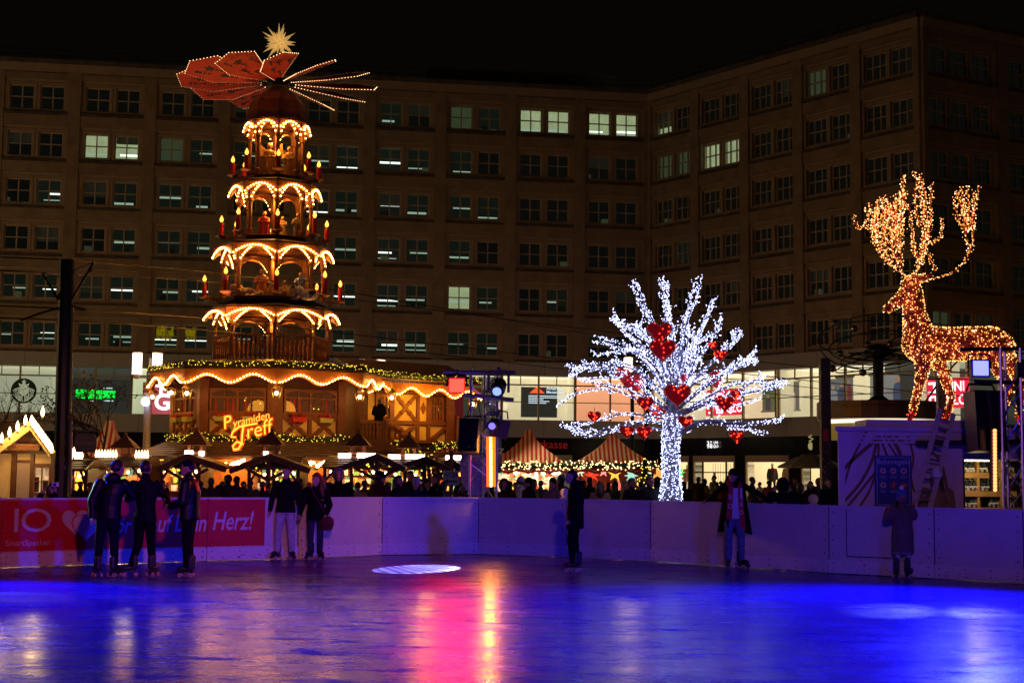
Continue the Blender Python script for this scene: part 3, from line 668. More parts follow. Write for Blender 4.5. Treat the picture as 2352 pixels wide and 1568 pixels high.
# posters in the windows
def poster(label, W, px0, px1, py0, py1, d, cols, figs):
    u0, z1 = U(W, px0, py0); u1, z0 = U(W, px1, py1); t = thing('window_poster', label, 'poster', W.p(u0, z0, d)); mb = MB()
    W.box(mb, u0, u1, z0, z1, d-.06, d); mb.build('board', mat('poster_ground', cols[0], .8, var=.3, vscale=1, em=cols[0], es=.5), t, world=True)
    for (fx, h, c) in figs:
        f = MB(); x = u0+(u1-u0)*fx; hh = (z1-z0)*h; w = hh*.2
        f.prism([(-w, 0), (w, 0), (w*1.1, hh*.55), (w*.75, hh*.75), (w*.2, hh*.8), (-w*.2, hh*.8), (-w*.75, hh*.75), (-w*1.1, hh*.55)], W.p(x, z0, d+.012), W.u, UZ, .01, 0)
        f.prism([(w*.42*math.cos(k*math.pi/6), hh*.89+hh*.1*math.sin(k*math.pi/6)) for k in range(12)], W.p(x, z0, d+.016), W.u, UZ, .01, 1)
        f.build('printed_figure', [mat('print_cloth', c, .8, var=.3, vscale=2, em=c, es=.45), mat('print_skin', (.5, .3, .2), .8, em=(.6, .35, .22), es=.4)], t, world=True)
    mb = MB(); W.box(mb, u0-.12, u1+.12, z0-.12, z0, d-.06, d+.02); W.box(mb, u0-.12, u1+.12, z1, z1+.12, d-.06, d+.02); mb.build('mount', bandm, t, world=True)
poster('framed print of a woman in a striped jumper in an upper shop window', W2, 1762, 1808, 878, 938, -1.2, ((.16, .14, .13),), ((.65, .85, (.55, .45, .36)),))
poster('framed green print with a seated figure beside the striped jumper print', W2, 1724, 1758, 882, 940, -1.2, ((.14, .18, .08),), ((.4, .6, (.1, .08, .08)),))
poster('framed print of a person in brown left of the dark wooden post', W2, 1855, 1892, 873, 936, -1.4, ((.15, .18, .20),), ((.3, .85, (.28, .15, .09)), (.75, .85, (.3, .33, .36))))
poster('print of a couple in dark red and blue right of the dark post', W2, 1913, 1950, 868, 925, -0.4, ((.22, .24, .2),), ((.3, .8, (.10, .12, .18)), (.7, .95, (.28, .07, .07))))
poster('print of a man in a blue coat left of the reindeer legs', W2, 1978, 2070, 862, 930, -0.9, ((.34, .34, .32),), ((.25, .9, (.45, .45, .5)), (.72, .95, (.10, .13, .22))))
ub, zb = U(W1, 1040, 962); t = thing('window_poster', 'dark red sale poster behind the stage truss', 'poster', W1.p(ub, zb, .45)); mb = MB(); W1.box(mb, ub-1.15, ub+.7, zb-.4, zb+2.0, .42, .47); mb.build('board', mat('poster_red', (.25, .02, .03), .6, em=(.5, .04, .05), es=.12), t, world=True)
text_obj('lettering', 'DEAL!', bletter, W1.p(ub-.15, zb+1.35, .475), W1.u, UZ, .42, t); text_obj('lettering', '5GB', bletter, W1.p(ub-.5, zb+.35, .475), W1.u, UZ, .75, t, bold=.02)
# yellow reflections in one window pair, painted as small glowing marks on the glass
ym = mat('yellow_reflection', (.45, .40, .02), .6, em=(.6, .5, .0), es=.18); rnd = random.Random(5)
ys = MB()
for k in range(46):
    px = rnd.choice((rnd.uniform(361, 396), rnd.uniform(414, 446))); py = rnd.uniform(752, 776)
    u, z = U(W1, px, py); ys.box(W1.p(u, z, -.33), (.10+rnd.random()*.1, .01, .25+rnd.random()*.25), W1.rz+0.0, 0)
tag(ys.build('painted_reflection', ym), 'painted yellow reflections across a pair of office windows above the lantern lamp', 'window stickers')
# ================================================================== CHRISTMAS PYRAMID
PD = 60.0
pyr = thing('christmas_pyramid', 'tall lit wooden Christmas pyramid with candles, red winged wheel and half-timbered tavern at its foot', 'christmas pyramid', (X(616, PD, 1090), PD, PLAZA))
po = root_loc(pyr); CX, CY = po.x, po.y
def Z(py, px=625, Y=PD): return P(px, py, Y).z
ROT = R_(10)
def octp(r, k, z=0.0):           # corner k of an octagon of circumradius r; corners 0/1 bound the face turned to the rink
    a = R_(-90) - ROT + R_(22.5) - R_(45)*k
    return Vector((CX + r*math.cos(a), CY + r*math.sin(a), z))
def oct_lathe(mb, prof, m=0):
    vs = []; fs = []
    for r, z in prof: vs += [octp(r, k, z) for k in range(8)]
    for i in range(len(prof)-1):
        for k in range(8): fs.append((i*8+(k+1) % 8, i*8+k, (i+1)*8+k, (i+1)*8+(k+1) % 8))
    fs.append(tuple(range(8))); fs.append(tuple((len(prof)-1)*8+k for k in range(7, -1, -1)))
    return mb.add(vs, fs, m)
glossw = mat('dome_copper', (0.20, 0.095, 0.035), 0.28, var=0.3, vscale=2)
candle_m = mat('candle_wax', (0.68, 0.012, 0.012), 0.5, var=0.2)
drip_m = mat('wax_drip', (0.55, 0.25, 0.15), .5)
TIERS = [  # fascia top/bottom px, deck px, column radius, fascia radius, column bottom px
    dict(ft=719, fb=752, fl=845, rc=2.36, rf=2.68, rail=True),
    dict(ft=575, fb=612, fl=692, rc=2.10, rf=2.38, rail=False),
    dict(ft=432, fb=472, fl=552, rc=1.52, rf=1.80, rail=False),
    dict(ft=287, fb=322, fl=412, rc=1.12, rf=1.26, rail=False)]
bulb_n = 0
def arch_strip(mb, p0, p1, zt, zb0, rise, n=14, m=0, thick=0.05, e0=0.0):
    """board with a level top and an arched lower edge between two corners"""
    d = (p1-p0); nn = Vector((d.y, -d.x, 0)).normalized()*thick
    top = []; bot = []
    for i in range(n+1):
        t = i/n; q = p0+d*t; zz = zb0 + rise*math.sin(math.pi*t)**0.8
        top.append(Vector((q.x, q.y, zt))); bot.append(Vector((q.x, q.y, zz)))
    vs = top+bot+[v-nn for v in top]+[v-nn for v in bot]; k = n+1; fs = []
    for i in range(n):
        fs += [(i, i+k, i+k+1, i+1), (i+2*k+1, i+3*k+1, i+3*k, i+2*k), (i+k, i+3*k, i+3*k+1, i+k+1), (i, i+1, i+1+2*k, i+2*k)]
    return mb.add(vs, fs, m)
for ti, T in enumerate(TIERS):
    zt, zb, zf = Z(T['ft']), Z(T['fb']), Z(T['fl']); rc, rf_ = T['rc'], T['rf']
    # roof plate over the fascia and deck below
    mb = MB(); oct_lathe(mb, [(rf_+.12, zt-.02), (rf_+.14, zt+.05), (rf_*.9, zt+.16), (rc*.8, zt+.22)]); mb.build('tier_roof', DWOOD, pyr, world=True)
    mb = MB(); oct_lathe(mb, [(rc+.22, zf-.16), (rc+.26, zf-.02), (rc+.2, zf)]); mb.build('deck', DWOOD, pyr, world=True)
    fa = MB(); bl = MB(); hgt = zt-zb
    for k in range(8):
        a, b = octp(rf_+.1, k), octp(rf_+.1, k+1); a2, b2 = octp(rf_-.06, k), octp(rf_-.06, k+1)
        arch_strip(fa, a, b, zt-.02, zt-hgt*.80, hgt*.52)           # outer board, flat arch
        c, e = octp(rc+.05, k), octp(rc+.05, k+1)
        arch_strip(fa, c, e, zt-.05, zb-.25, hgt*.78+.25, m=1)          # inner arch board
        d1 = (b-a); n1_ = Vector((d1.y, -d1.x, 0)).normalized(); 
        if n1_.dot(a-Vector((CX, CY, 0))) < 0: n1_ = -n1_
        nb = int(d1.length/0.125)
        for i in range(nb+1):
            t = (i+.5)/(nb+1); q = a+d1*t+n1_*.10; bl.bulb((q.x, q.y, zt-hgt*.80+hgt*.52*math.sin(math.pi*t)**.8+.07), .034)
        d2 = e-c; nb = int(d2.length*1.25/0.125)
        for i in range(nb+1):
            t = .06+.88*(i+.5)/(nb+1); q = c+d2*t+n1_*.10; bl.bulb((q.x, q.y, zb-.25+(hgt*.78+.25)*math.sin(math.pi*t)**.8+.05), .034)
    fa.build('fascia', [FASC, WOOD], pyr, world=True); bl.build('light_string', BULB, pyr, world=True)
    for k in range(8):
        p = octp(rc, k); mb = MB()
        mb.lathe([(.13, zf), (.13, zf+.25), (.085, zf+.3), (.075, (zf+zb)/2), (.085, zb-.1), (.13, zb-.05), (.13, zt-.1)], 8, (p.x, p.y, 0)); mb.build('column', WOOD, pyr, world=True)
    mb = MB(); mb.lathe([(.11, zf), (.09, zt)], 8, (CX, CY, 0))
    for k in range(8):
        q = octp(rc*.95, k, zt-.12); mb.bar((CX, CY, zt-.12), q, .06, .08)
    mb.build('axle', DWOOD, pyr, world=True)
    if T['rail']:
        mb = MB(); zr = Z(779)
        for k in range(8):
            a, b = octp(rc, k), octp(rc, k+1); mb.bar(a+UZ*zr, b+UZ*zr, .12, .09); mb.bar(a+UZ*(zf+.12), b+UZ*(zf+.12), .08, .1)
            nb = 9
            for i in range(1, nb):
                q = a+(b-a)*(i/nb); h = zr-zf-.2; z0 = zf+.16
                mb.lathe([(.03, z0), (.06, z0+h*.25), (.03, z0+h*.5), (.06, z0+h*.75), (.03, z0+h)], 5, (q.x, q.y, 0))
        mb.build('railing', WOOD, pyr, world=True)
        mb = MB(); oct_lathe(mb, [(rc+.1, zf-.45), (rc+.12, zf-.1)]); mb.build('skirting', DWOOD, pyr, world=True)
    else:
        rcand = {1: 2.85, 2: 2.22, 3: 1.82}[ti]; cz = {1: Z(686), 2: Z(547), 3: Z(407)}[ti]; ch = {1: .70, 2: .66, 3: .60}[ti]
        for k in range(8):
            q = octp(rcand, k); ii = octp(rc*.9, k)
            h = ch*(1.0 if k % 2 else .86)
            mb = MB(); mb.lathe([(.10, cz), (.105, cz+h*.6), (.10, cz+h), (.03, cz+h+.01)], 10, (q.x, q.y, 0)); 
            for j in range(5):
                a = random.uniform(0, 6.28); mb.tube([(q.x+.1*math.cos(a), q.y+.1*math.sin(a), cz+h), (q.x+.108*math.cos(a), q.y+.108*math.sin(a), cz+h-random.uniform(.08, .3))], .018, 4, 1)
            c = mb.build('candle', [candle_m, drip_m], pyr, world=True)
            mb = MB(); mb.lathe([(.03, cz+h+.01), (.085, cz+h+.10), (.07, cz+h+.17), (.01, cz+h+.30)], 8, (q.x, q.y, 0)); fl = mb.build('flame', FLAME, c, smooth=True); fl.data.transform(Matrix.Translation(-po))
            mb = MB(); mb.bar(ii+UZ*(cz-.10), q+UZ*(cz-.10), .09, .12); mb.lathe([(.10, cz-.10), (.24, cz-.03), (.25, cz)], 12, (q.x, q.y, 0)); ar = mb.build('candle_arm', WOOD, c); ar.data.transform(Matrix.Translation(-po))
# dome
mb = MB(); r0 = 1.34
oct_lathe(mb, [(r0, Z(288)), (r0*.97, Z(284)), (r0*.95, Z(262)), (r0*.93, Z(258)), (r0*.86, Z(240)), (r0*.66, Z(222)), (r0*.42, Z(211)), (r0*.30, Z(204)), (r0*.30, Z(195))])
mb.build('dome', glossw, pyr, world=True)
# winged wheel
hubz = Z(192); bladem = mat('blade_red', (0.50, 0.045, 0.02), 0.6, var=0.2, vscale=2, bump=.1); bback = mat('blade_stencil', (0.035, 0.03, 0.03), .6)
mb = MB(); mb.lathe([(.45, hubz-.12), (.5, hubz), (.45, hubz+.14), (.12, hubz+.22), (.05, hubz+.9)], 16, (CX, CY, 0)); mb.build('hub', DARKM, pyr, world=True)
edgeg = glow('blade_edge_bulb', (1.0, 0.60, 0.26), 3.6, False)
NB = 12; PT = R_(24)
for k in range(NB):
    az = R_(8)+2*math.pi*k/NB; rad = Vector((math.cos(az), math.sin(az), 0)); tan = Vector((-math.sin(az), math.cos(az), 0))
    wid = (tan*math.cos(PT) + UZ*math.sin(PT)); nrm = rad.cross(wid)
    O = Vector((CX, CY, hubz)) + rad*0.0
    out = [(.75, -.16), (2.75, -.72), (4.10, -.50), (4.25, .30), (3.3, .95), (.75, .16)]
    mb = MB(); mb.prism(out, O, rad, wid, .035); bd = mb.build('rotor_blade', bladem, pyr, world=True)
    ap = MB()
    for (cr, cw, s) in ((3.3, .1, .26), (2.5, -.15, .2), (1.9, .1, .15), (3.7, -.25, .13), (3.0, .55, .14)):
        st = [(cr+s*(1 if j % 2 == 0 else .4)*math.cos(j*math.pi/5), cw+s*(1 if j % 2 == 0 else .4)*math.sin(j*math.pi/5)) for j in range(10)]
        ap.prism(st, O, rad, wid, .05)
        for j in range(3): ap.prism([(cr-.25-.2*j, cw-.06+.03*j), (cr-.12-.2*j, cw-.08+.03*j), (cr-.1-.2*j, cw+.06), (cr-.25-.2*j, cw+.05)], O, rad, wid, .05)
    a = ap.build('star_decoration', bback, bd); a.data.transform(Matrix.Translation(-po))
    lb = MB(); path = out[0:1]+out[1:5]+out[5:6]
    for (a0, a1) in zip(path[:-1], path[1:]):
        L = math.dist(a0, a1); n = int(L/.13)
        for i in range(n):
            t = i/n; q = O+rad*(a0[0]+(a1[0]-a0[0])*t)+wid*(a0[1]+(a1[1]-a0[1])*t); lb.bulb(q, .024)
    a = lb.build('edge_lights', edgeg, bd); a.data.transform(Matrix.Translation(-po))
    mb = MB(); mb.bar(O+rad*.3, O+rad*1.0, .07); a = mb.build('blade_arm', DARKM, bd); a.data.transform(Matrix.Translation(-po))
# star on its pole
sz_ = Z(98, 643); sx_ = X(643, PD, 98); starm = mat('star_paper', (.75, .6, .3), .7, em=(1.0, .58, .17), es=.42)
mb = MB(); mb.tube([(CX, CY, hubz+.5), (CX, CY, sz_)], .045, 6); mb.build('star_pole', DARKM, pyr, world=True)
mb = MB(); gr = (1+5**.5)/2; rnd = random.Random(2)
dirs = []
for i in range(42):
    zz = 1-2*(i+.5)/42; a = i*2.39996; r = math.sqrt(1-zz*zz); dirs.append(Vector((r*math.cos(a), r*math.sin(a), zz)))
for i, d in enumerate(dirs):
    L = .86 if i % 2 == 0 else .55; o = d.orthogonal().normalized(); w = d.cross(o)
    base = [Vector((CX, CY, sz_)) + d*.16 + (o*math.cos(j*math.pi/2)+w*math.sin(j*math.pi/2))*.11 for j in range(4)]
    mb.add(base+[Vector((CX, CY, sz_))+d*L], [(0, 1, 4), (1, 2, 4), (2, 3, 4), (3, 0, 4)])
mb.build('star', starm, pyr, world=True)
# --- tavern house under the tower: octagon with a wing to the right
RW = 3.95; zw0, zw1 = Z(1018), Z(893); ze = Z(868)
mb = MB(); oct_lathe(mb, [(RW, zw0), (RW, zw1+.3)]); mb.build('wall', DWOOD, pyr, world=True)
re_ = 4.97
mb = MB(); oct_lathe(mb, [(re_+.12, ze+.06), (re_+.10, ze+.16), (3.2, Z(838)), (2.4, Z(836))], 0); mb.build('upper_roof', SHING, pyr, world=True)
mb = MB(); oct_lathe(mb, [(re_-.05, ze-.02), (re_-.05, ze+.055)]); mb.build('soffit', WOOD, pyr, world=True)
def wavy(fa, bl, a, b, zt, h, waves, nb_step=.125, outw=None):
    d = b-a; n = Vector((d.y, -d.x, 0)).normalized()
    if outw is not None and n.dot(outw) < 0: n = -n
    N = 30; wv_ = lambda t: -h*.72 + h*.26*math.cos(2*math.pi*waves*t+math.pi)
    top = []; bot = []
    for i in range(N+1):
        t = i/N; q = a+d*t; top.append(Vector((q.x, q.y, a.z+(b.z-a.z)*t))); bot.append(Vector((q.x, q.y, a.z+(b.z-a.z)*t+wv_(t))))
    k = N+1; vs = top+bot+[v-n*.06 for v in top]+[v-n*.06 for v in bot]; fs = []
    for i in range(N): fs += [(i, i+k, i+k+1, i+1), (i+2*k+1, i+3*k+1, i+3*k, i+2*k), (i+k, i+3*k, i+3*k+1, i+k+1)]
    fa.add(vs, fs)
    nb = int(d.length/nb_step)
    for i in range(nb):
        t = (i+.5)/nb; q = a+d*t+n*.11; bl.bulb((q.x, q.y, a.z+(b.z-a.z)*t+wv_(t)+.07), .036)
fa = MB(); bl = MB(); ctr = Vector((CX, CY, 0))
for k in range(8):
    a, b = octp(re_, k, ze+.05), octp(re_, k+1, ze+.05)
    wavy(fa, bl, a, b, ze, .62, 2, outw=(a-ctr))
# wing
wy0, wy1 = 60.2, 62.6
wa = P(792, 1000, wy0); wb = P(1036, 1000, wy1); wa.z = 0; wb.z = 0
wd = (wb-wa).normalized(); wn_ = Vector((wd.y, -wd.x, 0)); wn_ = -wn_ if wn_.y > 0 else wn_
WL = (wb-wa).length; wrz = math.atan2(wd.y, wd.x)
def wp(u, z, d=0): return wa+wd*u+wn_*d+UZ*z
def wbox(mb, u0, u1, z0, z1, d0, d1, m=0): mb.box(wp((u0+u1)/2, (z0+z1)/2, (d0+d1)/2), (u1-u0, abs(d1-d0), z1-z0), wrz, m)
mb = MB(); wbox(mb, 0, WL, zw0-.1, zw1+.35, -4.2, 0); mb.build('wall', DWOOD, pyr, world=True)
mb = MB(); e0, e1 = wp(.6, ze-.05, .9), wp(WL+1.0, ze-.18, .9)
mb.slab(e0+UZ*.16, e1+UZ*.16, wp(WL+.9, ze+1.0, -2.3), wp(.4, ze+1.1, -2.3), .08); mb.slab(wp(WL+.9, ze+1.0, -2.3), e1+UZ*.16, wp(WL+1.0, ze-.1, -4.8), wp(WL+.9, ze+.9, -2.31), .08); mb.build('upper_roof', SHING, pyr, world=True)
wavy(fa, bl, e0, e1, ze, .62, 4, outw=wn_)
fa.build('fascia', FASC, pyr, world=True); bl.build('light_string', BULB, pyr, world=True)
# garlands along eaves
def garland(pts, r, nleaf, nb, name='garland', parent=None, bulb=BULBG, br=.019, mbk=None):
    pts = [Vector(p) for p in pts]; L = sum((b-a).length for a, b in zip(pts[:-1], pts[1:]))
    def at(t):
        s = t*L
        for a, b in zip(pts[:-1], pts[1:]):
            l = (b-a).length
            if s <= l: return a+(b-a)*(s/l), (b-a)/max(l, 1e-6)
            s -= l
        return pts[-1], (pts[-1]-pts[-2]).normalized()
    g = MB(); N = 2+int(L/.25); g.tube([at(i/N)[0] for i in range(N+1)], r*.5, 6)
    for i in range(nleaf):
        p, d = at(random.random()); v = Vector((random.gauss(0, 1), random.gauss(0, 1), random.gauss(0, 1))).normalized(); w = v.cross(d).normalized()*r*.16
        p = p+v*r*.2; g.add([p-w, p+w, p+v*r*1.0+d*random.uniform(-r, r)*.6], [(0, 1, 2)])
    for i in range(nb):
        p, d = at((i+random.random())/nb); v = Vector((random.gauss(0, 1), -abs(random.gauss(0, 1)), random.gauss(0, .8))).normalized(); g.bulb(p+v*r*.85, br, 1)
    return g.build(name, [GREEN, bulb], parent, world=parent is not None)
def offc(p, k): return p+(p-ctr).normalized()*k
for k in (2, 1, 0, -1, -2):
    a, b = octp(re_, k+1, ze+.26), octp(re_, k, ze+.26); garland([a, (a+b)/2-UZ*.03, b], .17, 260, 95, parent=pyr)
garland([e0+UZ*.34, (e0+e1)/2+UZ*.28, e1+UZ*.32], .17, 320, 110, parent=pyr)
# timber framing, windows and plaster of the tavern faces turned to the square
def facebasis(k):
    a, b = octp(RW, k+1), octp(RW, k); d = (b-a).normalized(); n = Vector((d.y, -d.x, 0))
    if n.dot(a-ctr) < 0: n = -n
    return a, d, n, (b-a).length
wine = mat('tavern_interior', (.10, .045, .03), .8, var=.5, vscale=2, em=(1.0, .35, .1), es=.03)
def panes(face, u0, u1, z0, z1, parent):
    p, bx = face; mb = MB(); w = u1-u0; zt = z0+(z1-z0)*.66
    bx(mb, u0-.08, u0, z0-.08, z1+.08, -.02, .12); bx(mb, u1, u1+.08, z0-.08, z1+.08, -.02, .12); bx(mb, u0, u1, z0-.08, z0, -.02, .14); bx(mb, u0, u1, z1, z1+.08, -.02, .12)
    for t in (.25, .5, .75): bx(mb, u0+w*t-(.05 if t == .5 else .022), u0+w*t+(.05 if t == .5 else .022), z0, z1, .02, .11)
    bx(mb, u0, u1, zt-.035, zt+.035, .03, .125)
    for s in (0, .5):                                   # shallow arched heads
        n = 8; o = []
        for i in range(n+1):
            t = i/n; o.append((u0+w*(s+.5*t), z1-.13*(1-math.sin(math.pi*t))))
        o = o+[(u0+w*(s+.5), z1+.02), (u0+w*s, z1+.02)]
        mb.prism(o[::-1], p(0, 0, .09), p(1, 0, 0)-p(0, 0, 0), UZ, .05)
    f = mb.build('window', WOOD, parent, world=True)
    g = MB(); g.quad(p(u0, z0, .05), p(u1, z0, .05), p(u1, z1, .05), p(u0, z1, .05)); o = g.build('pane', CLEAR, f); o.data.transform(Matrix.Translation(-po))
    g = MB(); g.quad(p(u0, z0, .012), p(u1, z0, .012), p(u1, z1, .012), p(u0, z1, .012))
    for i in range(4):
        uu = u0+w*random.random()*.85; g.quad(p(uu, z0, .02), p(uu+.1, z0, .02), p(uu+.05, zt, .02), p(uu, zt, .02), 1)
    for i in range(3): g.bulb(p(u0+w*random.random(), z0+(zt-z0)*random.random(), .03), .028, 2)
    o = g.build('interior', [wine, RED, BULBG], f); o.data.transform(Matrix.Translation(-po)); return f
flowm = mat('flower_box_green', (.50, .52, .12), .6); flowr = mat('flower_box_red', (.6, .03, .02), .6); petal = mat('red_petals', (.5, .02, .02), .7)
def xpanel(face, mb, u0, u1, z0, z1):
    p, bx = face; bx(mb, u0, u1, z0, z1, .01, .03, 1)
    for (a, b) in (((u0, z0), (u1, z1)), ((u0, z1), (u1, z0))):
        dd = .075 if a[1] == z0 else .065
        mb.bar(p(a[0], a[1], dd-.02), p(b[0], b[1], dd-.02), .14, .14, 0, up=tuple(p(0, 0, 1)-p(0, 0, 0)))
        for t in (.3, .7): 
            q = p(a[0]+(b[0]-a[0])*t, a[1]+(b[1]-a[1])*t, dd); mb.ball(q, .12, 6)
for k in (1, 0, -1):
    a, d, n, L = facebasis(k)
    pf = (lambda a, d, n: (lambda u, z, dd=0: a+d*u+n*dd+UZ*z))(a, d, n)
    bxf = (lambda pf, d: (lambda mb, u0, u1, z0, z1, d0, d1, m=0: mb.box(pf((u0+u1)/2, (z0+z1)/2, (d0+d1)/2), (u1-u0, abs(d1-d0), z1-z0), math.atan2(d.y, d.x), m)))(pf, d)
    face = (pf, bxf); zs1, zs0 = Z(953), Z(917)
    panes(face, .42, L-.42, zs1, zs0+.18, pyr)
    mb = MB(); bxf(mb, -.08, .28, zw0, zw1+.2, -.02, .13); bxf(mb, L-.28, L+.08, zw0, zw1+.2, -.02, .131); bxf(mb, .28, L-.28, Z(962), Z(957), 0, .12); bxf(mb, .28, L-.28, Z(1012), Z(1006), 0, .12); bxf(mb, L/2-.08, L/2+.08, Z(1006), Z(962), 0, .10)
    xpanel(face, mb, .34, L/2-.1, Z(1005), Z(963)); xpanel(face, mb, L/2+.1, L-.34, Z(1005), Z(963)); mb.build('timber_frame', [WOOD, PLASTER], pyr, world=True)
    for i, uc in enumerate((L*.3, L*.7)):
        mb = MB(); z = Z(970); mb.add([pf(uc-.26, z-.09, .14), pf(uc+.26, z-.09, .14), pf(uc+.26, z-.09, .36), pf(uc-.26, z-.09, .36), pf(uc-.32, z+.09, .12), pf(uc+.32, z+.09, .12), pf(uc+.32, z+.09, .40), pf(uc-.32, z+.09, .40)], [(0, 1, 2, 3), (4, 7, 6, 5), (0, 4, 5, 1), (1, 5, 6, 2), (2, 6, 7, 3), (3, 7, 4, 0)])
        for j in range(16): mb.ball(pf(uc+random.uniform(-.28, .28), z+.12+random.random()*.08, random.uniform(.15, .36)), .05, 5, 1)
        mb.build('flower_box', [flowr if (k == -1 and i == 0) else flowm, petal], pyr, world=True)
# hanging lanterns under the eaves
def lantern(p):
    mb = MB(); x, y, z = p; mb.lathe([(.03, z+.34), (.22, z+.14), (.22, z+.12)], 6, (x, y, 0)); mb.lathe([(.12, z-.26), (.14, z-.24)], 6, (x, y, 0)); mb.tube([(x, y, z+.3), (x, y, z+.55)], .015, 4)
    for j in range(6):
        a = j*math.pi/3; mb.tube([(x+.2*math.cos(a), y+.2*math.sin(a), z+.13), (x+.12*math.cos(a), y+.12*math.sin(a), z-.25)], .014, 4)
    l = mb.build('lantern', mat('brass', (.35, .22, .07), .35, metal=.7), pyr, world=True)
    mb = MB(); mb.ball((x, y, z-.05), .085, 8); o = mb.build('lamp_bulb', BULBW, l); o.data.transform(Matrix.Translation(-po))
for k in (2, 1, 0, -1): 
    q = octp(re_-.15, k, ze-.85); lantern(q)
lantern(P(900, 910, 60.0)); lantern(wp(WL+.7, ze-.85, .7)); lantern(octp(re_-.6, 1.5, ze-.75))
# wing front: plaster panels, posts, door, windows
wf = (wp, wbox); mb = MB(); zz = lambda py: Z(py, 920, 61.2)
ul = lambda px: (px-792)/(1036-792)*WL
wbox(mb, ul(790), ul(800), zw0, zw1+.2, 0, .14); wbox(mb, ul(1022), ul(1040), zw0-.1, zw1+.2, 0, .16); wbox(mb, ul(800), ul(1022), zz(974), zz(966), 0, .12); wbox(mb, ul(800), ul(1022), zz(903), zz(896), 0, .12); wbox(mb, ul(800), ul(1022), zz(1016), zz(1010), 0, .12)
for u in (858, 893, 952, 977): wbox(mb, ul(u), ul(u+7), zz(1010), zz(903), .0, .11)
xpanel(wf, mb, ul(902), ul(951), zz(965), zz(905)); xpanel(wf, mb, ul(902), ul(951), zz(1009), zz(976)); wbox(mb, ul(960), ul(976), zz(965), zz(905), .01, .03, 1); wbox(mb, ul(960), ul(976), zz(1009), zz(976), .01, .03, 1)
wbox(mb, ul(985), ul(1020), zz(1009), zz(976), .01, .03, 1); mb.bar(wp(ul(985), zz(1009), .06), wp(ul(1020), zz(978), .06), .14, .12, up=tuple(wn_)); wbox(mb, ul(842), ul(857), zz(965), zz(905), .01, .03, 1)
q = wp(ul(968), zz(935), .05); mb.prism([(-.13, 0), (0, -.27), (.13, 0), (0, .27)], q, wd, UZ, .05, 0)
mb.build('timber_frame', [WOOD, PLASTER], pyr, world=True)
panes(wf, ul(866), ul(890), zz(962), zz(910), pyr)
f = panes(wf, ul(987), ul(1012), zz(963), zz(912), pyr)
# stairs from the terrace
st0 = wp(ul(838), 0, 1.2); mb = MB(); zl = zz(1012)
wbox(mb, ul(806), ul(868), zl-.12, zl, .2, 1.5)
top = zz(968); treads = 9
for i in range(treads):
    u = ul(868)+i*.22; z = zl-(i+1)*.17; wbox(mb, u, u+.26, z-.04, z, .2, 1.5)
for (d_) in (1.45,):
    mb.bar(wp(ul(800), top-.1, d_), wp(ul(852), top-.1, d_), .09, .08); mb.bar(wp(ul(852), top-.1, d_), wp(ul(852)+2.2, top-1.7, d_), .1, .09); mb.bar(wp(ul(860), zl-.1, d_+.06), wp(ul(860)+2.1, zl-1.6, d_+.06), .06, .3)
    for i in range(7):
        u = ul(802)+i*(ul(850)-ul(802))/6; h = top-.1-zl; mb.lathe([(.03, zl), (.06, zl+h*.3), (.03, zl+h*.5), (.06, zl+h*.75), (.03, zl+h)], 5, tuple(wp(u, 0, d_)))
    for i in range(1, 10):
        u = ul(852)+i*.22; z = top-.1-i*.16; c = wp(u, 0, d_); h = top-zl-.1; mb.lathe([(.03, z-h), (.06, z-h*.7), (.03, z-h*.5), (.06, z-h*.25), (.03, z)], 5, tuple(c))
    wbox(mb, ul(850), ul(856), zl-.5, top+.02, d_-.06, d_+.06); mb.bar(wp(ul(852)+2.2, zl-1.75, d_), wp(ul(852)+2.2, top-1.65, d_), .12)
wbox(mb, ul(804), ul(866), zl-.5, zl-.12, 1.3, 1.46)
mb.build('staircase', WOOD, pyr, world=True)
# lower roof over the bars
rl = 5.75; zlo, zhi = Z(1052), Z(1013)
mb = MB(); N = 8
for i in range(N):           # lapped courses of shingles
    t0, t1 = i/N, (i+1)/N; r0 = rl+(4.0-rl)*t0; r1 = rl+(4.0-rl)*(t1+.02); z0 = zlo+(zhi-zlo)*t0+.035; z1 = zlo+(zhi-zlo)*t1
    oct_lathe(mb, [(r0, z0-.04), (r0, z0), (r1, z1)])
    # wing roof courses
    a0, a1 = 2.4-2.35*t0, 2.4-2.35*(t1+.02)
    mb.slab(wp(ul(850), z0-.25, a0), wp(WL+1.0, z0-.35, a0), wp(WL+.7, z1-.35, a1), wp(ul(850), z1-.25, a1), .04)
mb.build('lower_roof', SHING, pyr, world=True)
barm = mat('bar_front', (.36, .16, .05), .6, var=.3, vscale=3)
mb = MB(); oct_lathe(mb, [(5.3, PLAZA), (5.3, 1.0), (5.42, 1.02), (5.42, 1.1), (4.3, 1.1), (4.3, zlo-.02)]); wbox(mb, 0, WL+.4, PLAZA, zlo-.3, -3.9, 1.0); mb.build('bar', barm, pyr, world=True)
mb = MB(); oct_lathe(mb, [(rl-.02, zlo-.13), (rl-.02, zlo-.01)]); wbox(mb, ul(850), WL+1.0, zlo-.50, zlo-.40, 2.2, 2.35); mb.build('eave_board', FASC, pyr, world=True)
mb = MB(); bl = MB()
for k in (2, 1, 0, -1, -2):
    a, b = octp(rl-.15, k+1, zlo-.22), octp(rl-.15, k, zlo-.22)
    for i in range(16):
        t = (i+.5)/16; q = a+(b-a)*t; bl.bulb((q.x, q.y, q.z-.12*math.sin(math.pi*(t*2 % 1))), .04)
bl.build('light_string', BULB, pyr, world=True)
for k in (2, 1, 0, -1): 
    a, b = octp(4.15, k+1, zhi+.12), octp(4.15, k, zhi+.12); garland([a, (a+b)/2-UZ*.15, b], .2, 200, 75, parent=pyr)
